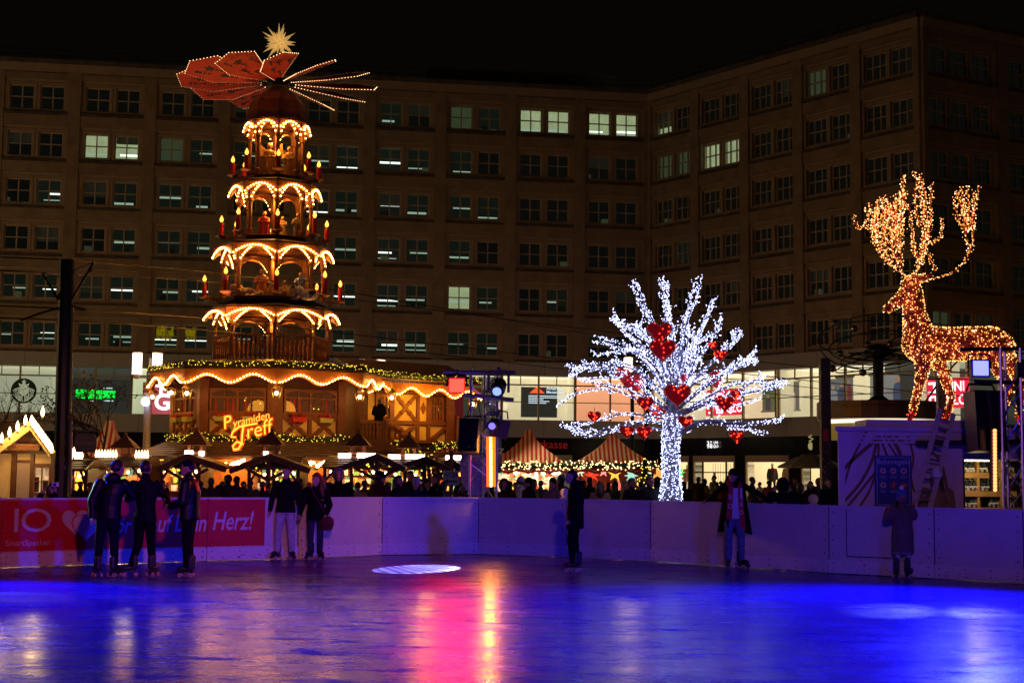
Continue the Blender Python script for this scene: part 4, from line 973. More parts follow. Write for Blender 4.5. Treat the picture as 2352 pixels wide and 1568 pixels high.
garland([wp(ul(868), zz(1018), 1.6), wp(ul(900), zz(1040), 2.0), wp(ul(935), zz(1048), 2.3)], .18, 160, 60, parent=pyr)
garland([wp(ul(945), zz(1030), 1.9), wp(ul(965), zz(1022), 1.8), wp(WL+.6, zz(1019), 1.8)], .22, 220, 80, parent=pyr)
# neon sign on the lower roof
def neon_at(px, py): return P(px, py, PD-5.6)
nsign = thing('neon_sign', 'glowing orange and yellow neon tavern sign on the tiled roof', 'neon sign', neon_at(565, 1040))
nr = mat('neon_backing', (.75, .10, .01), .4, em=(1.0, .075, .004), es=.5); ny = glow('neon_tube', (1.0, .46, .04), 2.2)
sd = (neon_at(600, 963)-neon_at(530, 980)).normalized(); su = UZ
su = (UZ - sd*UZ.dot(sd)).normalized(); NF = 54.4/PD*PD
def neon(s, px, py, size, sx=1.0):
    o = neon_at(px, py)
    text_obj('letter_backing', s, nr, o, sd, su, size, nsign, depth=0.0, shear=.22, bold=.055, sx=sx, align='LEFT')
    text_obj('neon_tube', s, ny, o, sd, su, size, nsign, depth=0.06, shear=.22, bold=-.006, sx=sx, align='LEFT')
neon('P', 513, 986, .70, .95); neon('yramiden', 536, 981, .42, .92)
neon('reff', 566, 1008, .80, .92); 
to = neon_at(540, 1010)
def nt_(px, py, d=0): return neon_at(px, py)+Vector((0, -d, 0))
tp = [(543, 1004), (532, 1003), (535, 992), (550, 980), (575, 975), (592, 972)]; tp2 = [(560, 979), (557, 1000), (556, 1018), (549, 1030), (538, 1032), (536, 1024), (545, 1014), (560, 1020)]
mb = MB(); mb.tube([nt_(*q) for q in tp], .085, 6); mb.tube([nt_(*q) for q in tp2], .10, 6); mb.build('letter_backing', nr, nsign, world=True)
mb = MB(); mb.tube([nt_(x, y, .1) for x, y in tp], .035, 5); mb.tube([nt_(x, y, .11) for x, y in tp2], .035, 5); mb.build('neon_tube', ny, nsign, world=True)
mb = MB()
for px in (527, 600): mb.tube([nt_(px, 1045, -.3), nt_(px, 985, -.15)], .03, 5)
mb.build('bracket', DARKM, nsign, world=True)
# lamps of the pyramid itself, plus an added fill on the stalls
for T, w in zip(TIERS, (190, 240, 190, 130)):
    lamp('POINT', 'tier_lamp', (CX, CY-.3, Z(T['fb'])+.1), w, (1.0, .38, .05), size=.25)
for k in (2, 1, 0, -1): 
    q = (octp(rl-.6, k, zlo-.35)+octp(rl-.6, k+1, zlo-.35))/2; lamp('POINT', 'bar_lamp', q, 110, (1.0, .40, .05), size=.4)
    q = (octp(re_+1.2, k, ze-.55)+octp(re_+1.2, k+1, ze-.55))/2; lamp('POINT', 'eave_lamp', octp(re_+1.0, k+.5, ze-1.45), 80, (1.0, .38, .035), size=.45)
lamp('POINT', 'eave_lamp', wp(WL*.6, ze-.75, 1.5), 160, (1.0, .42, .04), size=.5)
lamp('SPOT', 'added_stall_fill', wp(WL+.8, ze, .6), 1700, (1.0, .78, .48), (X(1300, 66), 64, 2.2), .2, 50, .6)  # unseen light added to brighten the striped canopies
lamp('SPOT', 'wheel_floodlight', (CX-1.2, CY-3.2, Z(838)+.3), 1300, (1.0, .40, .18), (CX-1.6, CY, hubz), .2, 55, .5)

# figures carved for the tiers --------------------------------------------------------
def robe_figure(name, label, px, py0, py1, Y, robe, arm=None, kneel=False, wings=False, head=(.45, .28, .15)):
    a = P(px, py1, Y); h = P(px, py0, Y).z-a.z; t = thing(name, label, 'carved figure', a, 0, 'carved figures on the pyramid tiers'); mb = MB()
    w = h*.17
    mb.lathe([(w*1.25, 0), (w*1.3, h*.05), (w*1.0, h*.35), (w*.85, h*.55), (w*1.05, h*.72), (w*.7, h*.8), (w*.3, h*.83), (w*.28, h*.86)], 12)
    for s in (-1, 1): mb.tube([(s*w*.9, 0, h*.74), (s*w*1.25, -w*.5, h*.58), (s*w*.3, -w*1.5, h*.57)], [w*.34, w*.32, w*.22], 7)
    for j in range(7): mb.tube([(w*.9*math.cos(j*.9), w*.9*math.sin(j*.9), h*.5), (w*1.28*math.cos(j*.9+.1), w*1.28*math.sin(j*.9+.1), .01)], w*.13, 5)
    mb.build('robe', mat('painted_robe', robe, .5, var=.25, vscale=4), t, smooth=True)
    mb = MB(); mb.ball((0, -w*.1, h*.91), w*.52, 10, sc=(.85, .95, 1.15)); mb.tube([(0, -w*.55, h*.92), (0, -w*.68, h*.90)], w*.09, 5); mb.ball((w*.3, -w*1.5, h*.57), w*.2, 6); mb.ball((-w*.3, -w*1.5, h*.57), w*.2, 6); mb.build('face_and_hands', mat('carved_skin', (.62, .36, .19), .5), t, smooth=True)
    mb = MB(); mb.ball((0, w*.08, h*.935), w*.55, 10, sc=(.95, .95, 1.0)); mb.build('hair', mat('carved_hair', head, .6), t, smooth=True)
    if wings:
        mb = MB()
        for s in (-1, 1):
            mb.prism([(s*w*.3, h*.5), (s*w*1.2, h*.45), (s*w*2.2, h*.7), (s*w*2.0, h*1.05), (s*w*.9, h*.9)][::s], (0, w*.9, 0), (1, 0, 0), UZ, .05)
        mb.build('wing', mat('gilt_wing', (.45, .26, .08), .4, var=.3, vscale=8, bump=.4), t)
    return t
robe_figure('shepherd_figure', 'carved bearded man in an orange tunic and green cloak, second tier from below', 600, 619, 686, PD-1.2, (.50, .16, .04))
robe_figure('mother_figure', 'carved woman in a pale blue robe behind a red candle', 690, 626, 684, PD-.9, (.10, .16, .5), head=(.1, .16, .5))
robe_figure('kneeling_figure', 'carved kneeling boy in a tan tunic beside the cow', 703, 642, 684, PD-1.0, (.45, .27, .1), head=(.25, .12, .05))
robe_figure('king_figure', 'carved king in dark gilt armour on the third tier', 684, 490, 545, PD-.6, (.20, .14, .06))
robe_figure('king_figure', 'carved figure in a red robe behind columns on the third tier', 606, 487, 545, PD-.5, (.5, .02, .02))
robe_figure('king_figure', 'carved figure seen from behind in the middle of the third tier', 648, 498, 545, PD+.3, (.3, .2, .1))
robe_figure('angel_figure', 'carved winged angel on the topmost tier behind the left columns', 617, 330, 410, PD-.3, (.40, .22, .07), wings=True)
robe_figure('angel_figure', 'carved winged angel playing music at the right of the topmost tier', 664, 338, 408, PD-.2, (.36, .2, .07), wings=True)
t = thing('infant_figure', 'carved infant with spread arms in a straw crib on the second tier', 'carved figure', P(637, 688, PD-1.3), 0, 'carved figures on the pyramid tiers'); mb = MB()
mb.lathe([(.2, 0), (.42, .1), (.5, .35), (.4, .62), (.1, .66)], 10, sc if False else (0, .25, 0)); mb.build('crib', mat('straw', (.5, .33, .13), .9, var=.4, vscale=9, bump=.8), t)
mb = MB(); mb.tube([(0, -.2, .12), (0, -.14, .42), (0, -.1, .62)], [.2, .17, .1], 9); mb.tube([(-.08, -.14, .55), (-.38, -.2, .74)], [.07, .05], 6); mb.tube([(.08, -.14, .55), (.36, -.2, .76)], [.07, .05], 6); mb.build('body', mat('swaddling', (.62, .5, .33), .6), t, smooth=True)
mb = MB(); mb.ball((0, -.16, .76), .13, 10); mb.build('head', mat('carved_skin', (.62, .36, .19), .5), t, smooth=True)
mb = MB(); mb.ball((0, -.12, .80), .14, 10, sc=(1, .9, .9)); mb.build('hair', mat('carved_hair', (.3, .1, .03), .5), t, smooth=True)
def beast(label, px, py, col, spots=False, face=1, s=1.0):
    t = thing('animal_figure', label, 'carved animal', P(px, py, PD-1.5), 0, 'carved animals on the pyramid'); mb = MB()
    mb.ball((0, 0, .26*s), .42*s, 12, sc=(1.15, .6, .62)); mb.ball((-.34*face*s, -.05, .42*s), .24*s, 10, sc=(.9, .8, 1.0)); mb.ball((-.55*face*s, -.1, .5*s), .17*s, 10, sc=(1.3, .8, .9))
    for q in (-.3, .1, .35): mb.tube([(q*s, -.2*s, .15*s), (q*s-.12*s, -.34*s, .05*s), (q*s-.3*s, -.36*s, .05*s)], [.1*s, .07*s, .05*s], 6)
    mb.ball((.2*s, -.18, .36*s), .16*s, 8, 1, sc=(1.1, .6, .8)); mb.ball((-.58*face*s, -.13, .55*s), .12*s, 8, 1 if spots else 0)
    for q in (-1, 1): mb.tube([(-.42*face*s, q*.1*s, .6*s), (-.40*face*s, q*.22*s, .74*s)], [.05*s, .01*s], 5, 1)
    mb.build('body', [mat('carved_hide', col, .5, var=.2), mat('hide_patch', (.03, .025, .02) if spots else col, .5)], t, smooth=True)
beast('carved black and white cow lying on the second tier', 706, 692, (.6, .55, .48), True, 1)
beast('carved cream sheep lying behind the left candle', 566, 686, (.6, .46, .28), False, 1, .9)
beast('carved pale lamb lying at the feet of the bearded figure', 582, 690, (.6, .48, .3), False, -1, .6)

# ================================================================== MARKET HUTS before the pyramid
HD = 51.0
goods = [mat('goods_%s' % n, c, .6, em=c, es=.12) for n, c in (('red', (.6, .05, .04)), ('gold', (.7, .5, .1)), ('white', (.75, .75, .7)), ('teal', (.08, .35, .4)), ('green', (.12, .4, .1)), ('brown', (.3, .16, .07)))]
FL = glow('flame_lamp', (1.0, .62, .25), 11.0); FLP = glow('flame_lamp_violet', (1.0, .70, .62), 10.0)
def hut(label, px, half, apex, eave, D, turret=None, strips=(), porch=None, flamey=False):
    x = X(px, D); t = thing('market_hut', label, 'market hut', (x, D, PLAZA), 0, 'wooden market huts before the pyramid'); o = root_loc(t)
    za, zv = P(px, apex, D).z, P(px, eave, D).z; hw = half/FPX*D; dep = 2.4
    mb = MB(); N = 7
    for i in range(N):            # front slope in lapped shingle courses
        t0, t1 = i/N, (i+1)/N
        mb.slab((x-hw*(1-.12*t0), D-dep*.62*(1-t0), zv+(za-zv)*t0+.03), (x+hw*(1-.12*t0), D-dep*.62*(1-t0), zv+(za-zv)*t0+.03), (x+hw*(1-.12*t1), D-dep*.62*(1-t1)+.05, zv+(za-zv)*t1), (x-hw*(1-.12*t1), D-dep*.62*(1-t1)+.05, zv+(za-zv)*t1), .05)
    mb.slab((x-hw, D+.02, za), (x+hw, D+.02, za), (x+hw, D+dep*.6, zv), (x-hw, D+dep*.6, zv), .05)
    mb.build('roof', SHING, t, world=True)
    mb = MB(); mb.box((x, D+dep*.45, (PLAZA+zv)/2), (hw*1.8, .08, zv-PLAZA)); 
    for s in (-1, 1): mb.box((x+s*hw*.9, D+.0, (PLAZA+zv)/2), (.08, dep*.9, zv-PLAZA))
    mb.build('wall', WOOD, t, world=True)
    mb = MB(); mb.box((x, D-.75, .42), (hw*1.8, .45, 1.14)); mb.box((x, D-.8, 1.02), (hw*1.9, .7, .06)); mb.build('counter', barm, t, world=True)
    mb = MB(); 
    for s in (-1, 0, 1): mb.box((x+s*hw*.88, D-1.05, (PLAZA+zv)/2), (.12, .12, zv-PLAZA))
    mb.box((x, D-1.05, zv+.02), (hw*1.8, .12, .14))
    for s in (-1, 1): mb.bar((x+s*hw*.88, D-1.1, zv-.5), (x+s*hw*.5, D-1.1, zv), .08)
    mb.build('post_frame', DWOOD, t, world=True)
    mb = MB(); rr_ = random.Random(int(px))
    for k in range(46):
        zz_ = rr_.choice((1.15, 1.45, 1.75)); mb.box((x+rr_.uniform(-hw*.85, hw*.85), D+rr_.uniform(.2, .9), min(zz_, zv-.15)+rr_.uniform(-.05, .05)), (rr_.uniform(.08, .28), .12, rr_.uniform(.1, .28)), 0, rr_.randrange(6))
    mb.build('goods', goods, t, world=True)
    mb = MB()
    for k in range(5): mb.ball((x-hw*.7+k*hw*.35, D-.95, zv-.16-.05*(k % 2)), .055, 6)
    mb.build('lamp_bulb', BULBW, t, world=True)
    lamp('POINT', 'hut_lamp', (x, D-.6, zv-.15), 110, (1.0, .55, .17), size=.12)
    if turret:
        tx, ty0, ty1 = turret; xx = X(tx, D); z0 = P(tx, ty1, D).z; z1 = P(tx, ty0, D).z; h = z1-z0; mb = MB()
        for a in (-1, 1):
            for b in (-1, 1): mb.box((xx+a*.22, D+b*.22, z0+h*.16), (.09, .09, h*.36))
        mb.box((xx, D, z0+.02), (.6, .6, .1)); tu = mb.build('turret', WOOD, t, world=True)
        mb = MB(); n = 6
        for i in range(n): 
            r0 = .62*(1-i/n)+.02; r1 = .62*(1-(i+1)/n)+.02; mb.lathe([(r0, z0+h*(.34+.62*i/n)), (r0, z0+h*(.36+.62*i/n)), (r1*1.02, z0+h*(.34+.62*(i+1)/n))], 4, (xx, D, 0), a0=R_(45))
        mb.ball((xx, D, z1), .07, 8); tr = mb.build('turret_roof', mat('turret_tile', (.20, .07, .03), .5, var=.3, vscale=8), tu); tr.data.transform(Matrix.Translation(-o))
    for (x0, x1, py) in strips:
        mb = MB(); xa, xb = X(x0, D), X(x1, D); z = P((x0+x1)/2, py, D).z; y = D-.35
        if flamey:
            n = int((x1-x0)/6.5)+1
            for i in range(n):
                q = xa+(xb-xa)*(i+.5)/n; mb.lathe([(.02, z-.10), (.045, z-.02), (.035, z+.07), (.006, z+.19)], 6, (q, y, 0)); mb.box((q, y, z-.16), (.06, .06, .1), 0, 1)
        else:
            mb.box(((xa+xb)/2, y, z), (xb-xa, .09, .16)); n = max(2, int((x1-x0)/6))
            for i in range(n): mb.bulb((xa+(xb-xa)*(i+.5)/n, y-.05, z-.2), .035)
        mb.box(((xa+xb)/2, y+.1, z-.16), (xb-xa, .06, .08), 0, 1); mb.build('lamp_strip', [FL if flamey else FLP, DWOOD], t, world=True)
    if porch:
        pl, pa, pr, pay, pey = porch; y = D-2.2; mb = MB(); A = P(pa, pay, y); Lp = P(pl, pey, y); Rp = P(pr, pey, y)
        for E_ in (Lp, Rp): mb.slab(*( (A, Vector((A.x, D-.3, A.z)), Vector((E_.x, D-.3, E_.z)), E_) if E_ is Rp else (E_, Vector((E_.x, D-.3, E_.z)), Vector((A.x, D-.3, A.z)), A)), .07)
        pr_ = mb.build('porch_roof', SHING, t, world=True)
        mb = MB(); mb.bar(A+Vector((0, -.05, -.06)), Lp+Vector((0, -.05, -.06)), .08, .16); mb.bar(A+Vector((0, -.05, -.06)), Rp+Vector((0, -.05, -.06)), .08, .16); mb.bar((A.x, y, PLAZA), (A.x, y, A.z-.1), .14)
        c = A.z-.85
        for s in (-1, 1): mb.bar((A.x, y, c), (A.x+s*.75, y, A.z-.45), .1)
        mb.build('porch_frame', DWOOD, t, world=True)
        mb = MB(); rr_ = random.Random(int(px)+1)
        for i in range(7): mb.bulb((A.x+rr_.uniform(-.5, .5), y+.3, A.z-.25-rr_.random()*.45), .035)
        mb.build('string_lights', BULBG, t, world=True)
    return t
hut('shingled hut with two rows of flame lamps and a turret above the three skaters', 285, 72, 1046, 1070, 50, (285, 996, 1046), ((223, 274, 1045), (314, 346, 1046)), None, True)
hut('hut behind the capped skater, red-tiled turret above a short white lamp', 430, 48, 1046, 1073, 51, (450, 984, 1042), ((428, 447, 1040), (461, 472, 1041)), (362, 428, 520, 1046, 1076))
hut('hut below the neon sign with a peaked porch and one white lamp at its turret', 640, 62, 1046, 1076, 51.5, (622, 986, 1040), ((608, 618, 1042),), (528, 617, 712, 1046, 1079))
hut('hut under the staircase with peaked porch and two violet-white lamp strips', 815, 68, 1046, 1074, 52, (822, 990, 1042), ((779, 807, 1046), (822, 863, 1046)), (775, 866, 930, 1046, 1076))
hut('hut right of the staircase hut, its violet-white strips either side of a turret', 935, 62, 1049, 1076, 53, (938, 996, 1046), ((893, 920, 1049), (932, 976, 1049)), (895, 975, 1040, 1052, 1080))
hut('rightmost shingled hut with one violet strip beside the stage truss', 1040, 34, 1050, 1078, 55, None, ((1024, 1060, 1051),), (985, 1036, 1066, 1056, 1080))
hut('dark hut end with a cluster of flame lamps beside the black mast', 190, 34, 1052, 1078, 47, None, ((158, 178, 1040), (170, 196, 1047)), None, True)
# white bunched lamps under the tavern eave
mb = MB()
for (x0, y0, x1, y1) in ((513, 1072, 560, 1058), (660, 1074, 720, 1062), (728, 1070, 745, 1062)):
    for i in range(12): 
        t_ = i/11; mb.ball(P(x0+(x1-x0)*t_, y0+(y1-y0)*t_+random.uniform(-2, 2), 54.2), .06, 6)
mb.build('light_string', BULBW, pyr, world=True)
# directions sign
t = thing('toilet_sign', 'white and blue toilet sign with an arrow on a wooden post', 'sign', (X(1036, 42), 42, PLAZA)); mb = MB(); a = P(1036, 1097, 42); mb.box((a.x, 41.9, a.z), (.46, .03, .42)); mb.build('panel', mat('sign_pale', (.55, .5, .42), .6), t, world=True)
mb = MB(); mb.box((a.x, 42, (a.z+PLAZA)/2+.4), (.12, .1, a.z-PLAZA+.8)); mb.build('post', WOOD, t, world=True)
blu = mat('sign_blue', (.03, .05, .16), .6); text_obj('lettering', 'WC', blu, (a.x-.08, 41.875, a.z+.02), (1, 0, 0), UZ, .19, t, bold=.01); mb = MB()
for q in (.09, .16): mb.box((a.x+q, 41.88, a.z+.07), (.04, .01, .12)); mb.ball((a.x+q, 41.88, a.z+.16), .02, 6)
mb.box((a.x+.03, 41.88, a.z-.1), (.3, .01, .05)); mb.prism([(0, 0), (.1, .07), (.1, -.07)][::-1], (a.x-.19, 41.88, a.z-.1), (1, 0, 0), UZ, .01); mb.build('arrow', blu, t, world=True)

# ================================================================== STRIPED STALLS
def striped_tent(label, px, top, rim, half, D, capw, nstr, low=None, stall=None, group='red and white striped stalls'):
    x = X(px, D); t = thing('striped_stall', label, 'market stall', (x, D, PLAZA), 0, group)
    zt, zr = P(px, top, D).z, P(px, rim, D).z; hw = half/FPX*D; cw = capw/FPX*D
    n = 10; vs = []; fs = []; uvs = []
    me = bpy.data.meshes.new('canopy'); prof = []
    for i in range(n+1):
        s = i/n; prof.append((cw+(hw-cw)*(s**1.25), zt-(zt-zr)*(s**.80)))
    for sd_ in range(4):
        for i, (w, z) in enumerate(prof):
            for q in (-1, 1):
                v = Vector((q*w, -w, z)); v = Matrix.Rotation(sd_*math.pi/2, 3, 'Z') @ v; vs.append((v.x, v.y, v.z-PLAZA)); uvs.append((q*w, 0))
        b0 = sd_*(n+1)*2
        for i in range(n): fs.append((b0+2*i, b0+2*i+1, b0+2*i+3, b0+2*i+2))
    me.from_pydata(vs, [], fs); ul_ = me.uv_layers.new()
    for l in me.loops: ul_.data[l.index].uv = uvs[l.vertex_index]
    me.materials.append(stripes('canopy_stripes', (.70, .56, .34), (.56, .010, .014), 2*hw/nstr, 9)); o = bpy.data.objects.new('canopy', me); COL.objects.link(o); o.parent = t
    if stall is None: return t
    mb = MB(); zv = P(px, rim+25, D).z
    for sx_ in (-1, 1):
        for sy in (-1, 1): mb.box((x+sx_*hw*.93, D+sy*hw*.93, (PLAZA+zv)/2), (.08, .08, zv-PLAZA))
    mb.build('post', DARKM, t, world=True)
    mb = MB(); zq = P(px, rim+22, D).z; 
    N = 24; vs = []; fs = []
    for y in (D-hw*1.04,):
        for i in range(N+1):
            u = i/N; xx = x-hw*1.08+2.16*hw*u; vs += [(xx, y, P(px, rim+12, D).z), (xx, y, zq-.12*abs(math.sin(math.pi*u*4))*-1-.1)]
        for i in range(N): fs.append((2*i, 2*i+1, 2*i+3, 2*i+2))
    mb.add(vs, fs); mb.box((x, D-hw*1.02, P(px, rim+10, D).z), (hw*2.1, .06, .1)); mb.build('valance', mat('valance_red', (.42, .015, .015), .7), t, world=True)
    mb = MB()
    for i in range(N): 
        a, b_ = vs[2*i+1], vs[2*i+3]; mb.tube([Vector(a)+Vector((0, -.02, .12)), Vector(b_)+Vector((0, -.02, .12))], .015, 4)
    mb.build('valance_piping', bletter, t, world=True)
    z = P(px, rim+6, D).z; garland([(x-hw*1.12, D-hw*1.08, z), (x, D-hw*1.1, z-.03), (x+hw*1.12, D-hw*1.08, z)], .24, 380, 130, parent=t, bulb=glow('stall_bulb', (1.0, .70, .28), 5.0), br=.030)
    mb = MB(); mb.box((x, D-hw*.75, .35), (hw*1.9, .5, 1.0)); cm_ = mat('stall_counter', (.25, .03, .02), .6) if stall == 'stars' else mat('stall_wall', (.4, .3, .2), .8); mb.build('counter', cm_, t, world=True); mb = MB(); mb.box((x, D+hw*.8, 1.0), (hw*1.9, .06, 2.3)); mb.build('back_panel', cm_, t, world=True)
    if stall == 'goods':
        mb = MB(); rr_ = random.Random(8)
        for k in range(330): mb.box((x+rr_.uniform(-hw*.9, hw*.9), D+hw*.7-rr_.random()*.2, rr_.uniform(.85, P(px, rim+24, D).z)), (rr_.uniform(.08, .3), .05, rr_.uniform(.05, .22)), 0, rr_.choice((0, 1, 2, 2, 2, 5, 3, 2)))
        mb.build('goods', goods, t, world=True)
        bl_ = MB()
        for px_ in (1184, 1216, 1249, 1272, 1298-15): bl_.ball(P(px_, 1085, D-hw*.8), .085, 8)
        bl_.build('lamp_bulb', BULBW, t, world=True); lamp('POINT', 'stall_lamp', (x, D-.3, P(px, rim+22, D).z), 220, (1.0, .74, .42), size=.2)
    return t
striped_tent('red and white striped stall packed with pale goods, right of the orange light bar', 1213, 986, 1062, 84, 66, 6, 17, stall='goods')
TS = striped_tent('red and white striped stall hung with coloured paper stars, left of the white tree trunk', 1407, 992, 1062, 84, 66, 6, 17, stall='stars')
striped_tent('faded striped canopy behind the hanging sausage sign', 248, 966, 1050, 52, 72, 7, 9, group='striped canopies behind the huts')
striped_tent('edge of a striped canopy just left of the tavern wall', 425, 960, 1050, 70, 74, 7, 11, group='striped canopies behind the huts')
striped_tent('sliver of striped canopy between tavern wing and stage truss', 1048, 955, 1055, 60, 72, 6, 11, group='striped canopies behind the huts')
def paper_star(px, py, col, pts, r, label):
    p = P(px, py, 65.2); mb = MB(); o = []
    for k in range(pts*2):
        a = math.pi*k/pts; rr_ = r if k % 2 == 0 else r*.42; o.append((rr_*math.sin(a), rr_*math.cos(a)))
    n = len(o); vs = [(a, 0, b) for a, b in o]+[(0, -.12, 0), (0, .12, 0)]
    mb.add(vs, [(i, (i+1) % n, n) for i in range(n)]+[((i+1) % n, i, n+1) for i in range(n)])
    mb.tube([(0, 0, r), (0, 0, r+.25)], .008, 3)
    m = mat('paper_star', tuple(c*.6 for c in col), .7, em=col, es=1.1); ob = mb.build('paper_star', m); ob.location = p
    return tag(ob, label, 'paper star', 'paper stars hung in the striped stall')
for q in ((1331, 1085, (.9, .8, .6), 8, .26, 'pale many-pointed paper star near the left end of the star stall'), (1360, 1090, (1, .05, .02), 8, .38, 'large red paper star in the star stall'), (1386, 1083, (.9, .35, .3), 5, .26, 'pink speckled paper star beside the large red one'),
          (1412, 1088, (1, .65, .08), 5, .36, 'amber five-pointed paper star left of the blue-green one'), (1450, 1092, (.35, .7, .55), 8, .34, 'blue-green many-pointed paper star'), (1453, 1080, (.9, .12, .05), 5, .2, 'small red paper star above the blue-green one'), (1488, 1090, (.5, .85, .9), 6, .28, 'icy blue six-pointed paper star'),
          (1512, 1085, (1, .4, .08), 5, .36, 'orange five-pointed paper star'), (1537, 1086, (1, .03, .06), 8, .32, 'crimson paper star left of the green one'), (1562, 1084, (.1, .9, .15), 8, .3, 'bright green paper star at the right end'), (1420, 1118, (1, .2, .15), 5, .42, 'large red star hung low above the shoppers'),
          (1475, 1122, (.95, .85, .7), 7, .3, 'white paper star hung low in the middle'), (1553, 1106, (1, .7, .1), 4, .36, 'tall yellow paper star hung low at the right'), (1322, 1084, (1, .3, .02), 4, .26, 'glowing orange paper lantern star by the stall post')):
    paper_star(q[0]-(2 if q[0] > 1500 else 0), q[1], *q[2:])
# ================================================================== PEOPLE
skin_m = mat('skin', (0.42, 0.22, 0.15), 0.5, var=.1); skin_d = mat('skin_deep', (0.12, 0.06, 0.04), 0.5)
shoe_m = mat('dark_shoe', (0.02, 0.018, 0.018), 0.5); eye_m = mat('eye_dark', (.02, .012, .01), .3); lip_m = mat('lip', (.30, .08, .07), .5)
_cl = {}
def cloth(c, rough=.8):
    k = (tuple(c), rough)
    if k not in _cl: _cl[k] = mat('cloth_%d' % len(_cl), c, rough, var=.25, vscale=12, bump=.5, bscale=22, spec=.05 if rough > .4 else .22)
    return _cl[k]
class Body:
    """closed primitives grouped by garment, fused into ONE continuous surface"""
    def __init__(s): s.mb = MB(); s.sph = []
    def cap(s, g, a, b, ra, rb, n=10):
        a = Vector(a); b = Vector(b); d = (b-a); L = d.length; d = d.normalized(); u = d.orthogonal().normalized(); w = d.cross(u)
        rings = []
        for t in (-1, -.8, -.45): rings.append((a+d*(ra*t), ra*math.sqrt(max(0.02, 1-t*t))))
        rings += [(a, ra), (b, rb)]
        for t in (.45, .8, 1): rings.append((b+d*(rb*t), rb*math.sqrt(max(0.02, 1-t*t))))
        vs = []; fs = []
        for p, r in rings:
            for j in range(n): vs.append(p+(u*math.cos(2*math.pi*j/n)+w*math.sin(2*math.pi*j/n))*r)
        k = len(rings)
        for i in range(k-1):
            for j in range(n): fs.append((i*n+j, i*n+(j+1) % n, (i+1)*n+(j+1) % n, (i+1)*n+j))
        fs.append(tuple(range(n-1, -1, -1))); fs.append(tuple((k-1)*n+j for j in range(n))); s.mb.add(vs, fs)
        m = max(2, int(L/.04)+1)
        for i in range(m+1): t = i/m; s.sph.append((a+(b-a)*t, ra+(rb-ra)*t, g))
    def loft(s, g, rings, n=14):
        """rings: (centre, rx, ry, yaw)"""
        vs = []; fs = []; k = len(rings)
        for (c, rx, ry, yaw) in rings:
            c = Vector(c)
            for j in range(n):
                a = 2*math.pi*j/n; x, y = rx*math.cos(a), ry*math.sin(a); vs.append(c+Vector((x*math.cos(yaw)-y*math.sin(yaw), x*math.sin(yaw)+y*math.cos(yaw), 0)))
            e = max(0, rx-ry)
            for q in (-1, -.5, 0, .5, 1): s.sph.append((c+Vector((q*e*math.cos(yaw), q*e*math.sin(yaw), 0)), min(rx, ry), g))
        for i in range(k-1):
            for j in range(n): fs.append((i*n+j, i*n+(j+1) % n, (i+1)*n+(j+1) % n, (i+1)*n+j))
        fs.append(tuple(range(n-1, -1, -1))); fs.append(tuple((k-1)*n+j for j in range(n))); s.mb.add(vs, fs)
        for i in range(k-1):
            c0, rx0, ry0, y0 = rings[i]; c1, rx1, ry1, y1 = rings[i+1]; L = (Vector(c1)-Vector(c0)).length
            for q in range(1, int(L/.05)+1):
                t = q/(int(L/.05)+1); c = Vector(c0).lerp(Vector(c1), t); rx = rx0+(rx1-rx0)*t; ry = ry0+(ry1-ry0)*t; e = max(0, rx-ry)
                for w in (-1, 0, 1): s.sph.append((c+Vector((w*e*math.cos(y0), w*e*math.sin(y0), 0)), min(rx, ry), g))
    def fuse(s, name, voxel, smooth=4):
        me = s.mb.mesh('tmp', shoe_m); o = bpy.data.objects.new('tmp', me); COL.objects.link(o)
        r = o.modifiers.new('r', 'REMESH'); r.mode = 'VOXEL'; r.voxel_size = voxel
        sm = o.modifiers.new('s', 'SMOOTH'); sm.iterations = smooth; sm.factor = .5
        dg = bpy.context.evaluated_depsgraph_get(); out = bpy.data.meshes.new_from_object(o.evaluated_get(dg)); out.name = name
        bpy.data.objects.remove(o); out.materials.clear()
        n = len(out.polygons); c = np.empty(n*3); out.polygons.foreach_get('center', c); c = c.reshape(-1, 3)
        S = np.array([tuple(a) for a, _, _ in s.sph]); Rr = np.array([b for _, b, _ in s.sph]); Gp = np.array([g for _, _, g in s.sph])
        idx = np.empty(n, dtype=np.int32)
        for i in range(0, n, 2000):
            dd = np.linalg.norm(c[i:i+2000, None, :]-S[None], axis=2)-Rr[None]; idx[i:i+2000] = Gp[dd.argmin(1)]
        return out, idx
def hand(b, wrist, dirv, side, curl=.35, s=1.0, g=0):
    """palm, four bent fingers of unequal length, thumb from the side of the palm"""
    d = Vector(dirv).normalized(); sv = Vector(side).normalized(); sv = (sv-d*sv.dot(d)).normalized(); nn = d.cross(sv)
    w = Vector(wrist); b.cap(g, w, w+d*.07*s, .026*s, .036*s, 8); b.cap(g, w+d*.03*s+sv*.02*s, w+d*.08*s+sv*.022*s, .022*s, .02*s, 8); b.cap(g, w+d*.03*s-sv*.02*s, w+d*.08*s-sv*.022*s, .022*s, .02*s, 8)
    for k, L in enumerate((.068, .078, .072, .055)):
        base = w+d*.088*s+sv*(.032-.021*k)*s; m1 = base+(d*math.cos(curl*.7)+nn*math.sin(curl*.7))*L*.55*s; tip = m1+(d*math.cos(curl*1.8)+nn*math.sin(curl*1.8))*L*.5*s
        b.cap(g, base, m1, .0095*s, .009*s, 6); b.cap(g, m1, tip, .009*s, .0075*s, 6)
    t0 = w+d*.03*s+sv*.034*s; t1 = t0+(d*.6+sv*.7).normalized()*.04*s; b.cap(g, t0, t1, .013*s, .011*s, 6); b.cap(g, t1, t1+(d*.9+sv*.25+nn*.2).normalized()*.03*s, .011*s, .009*s, 6)
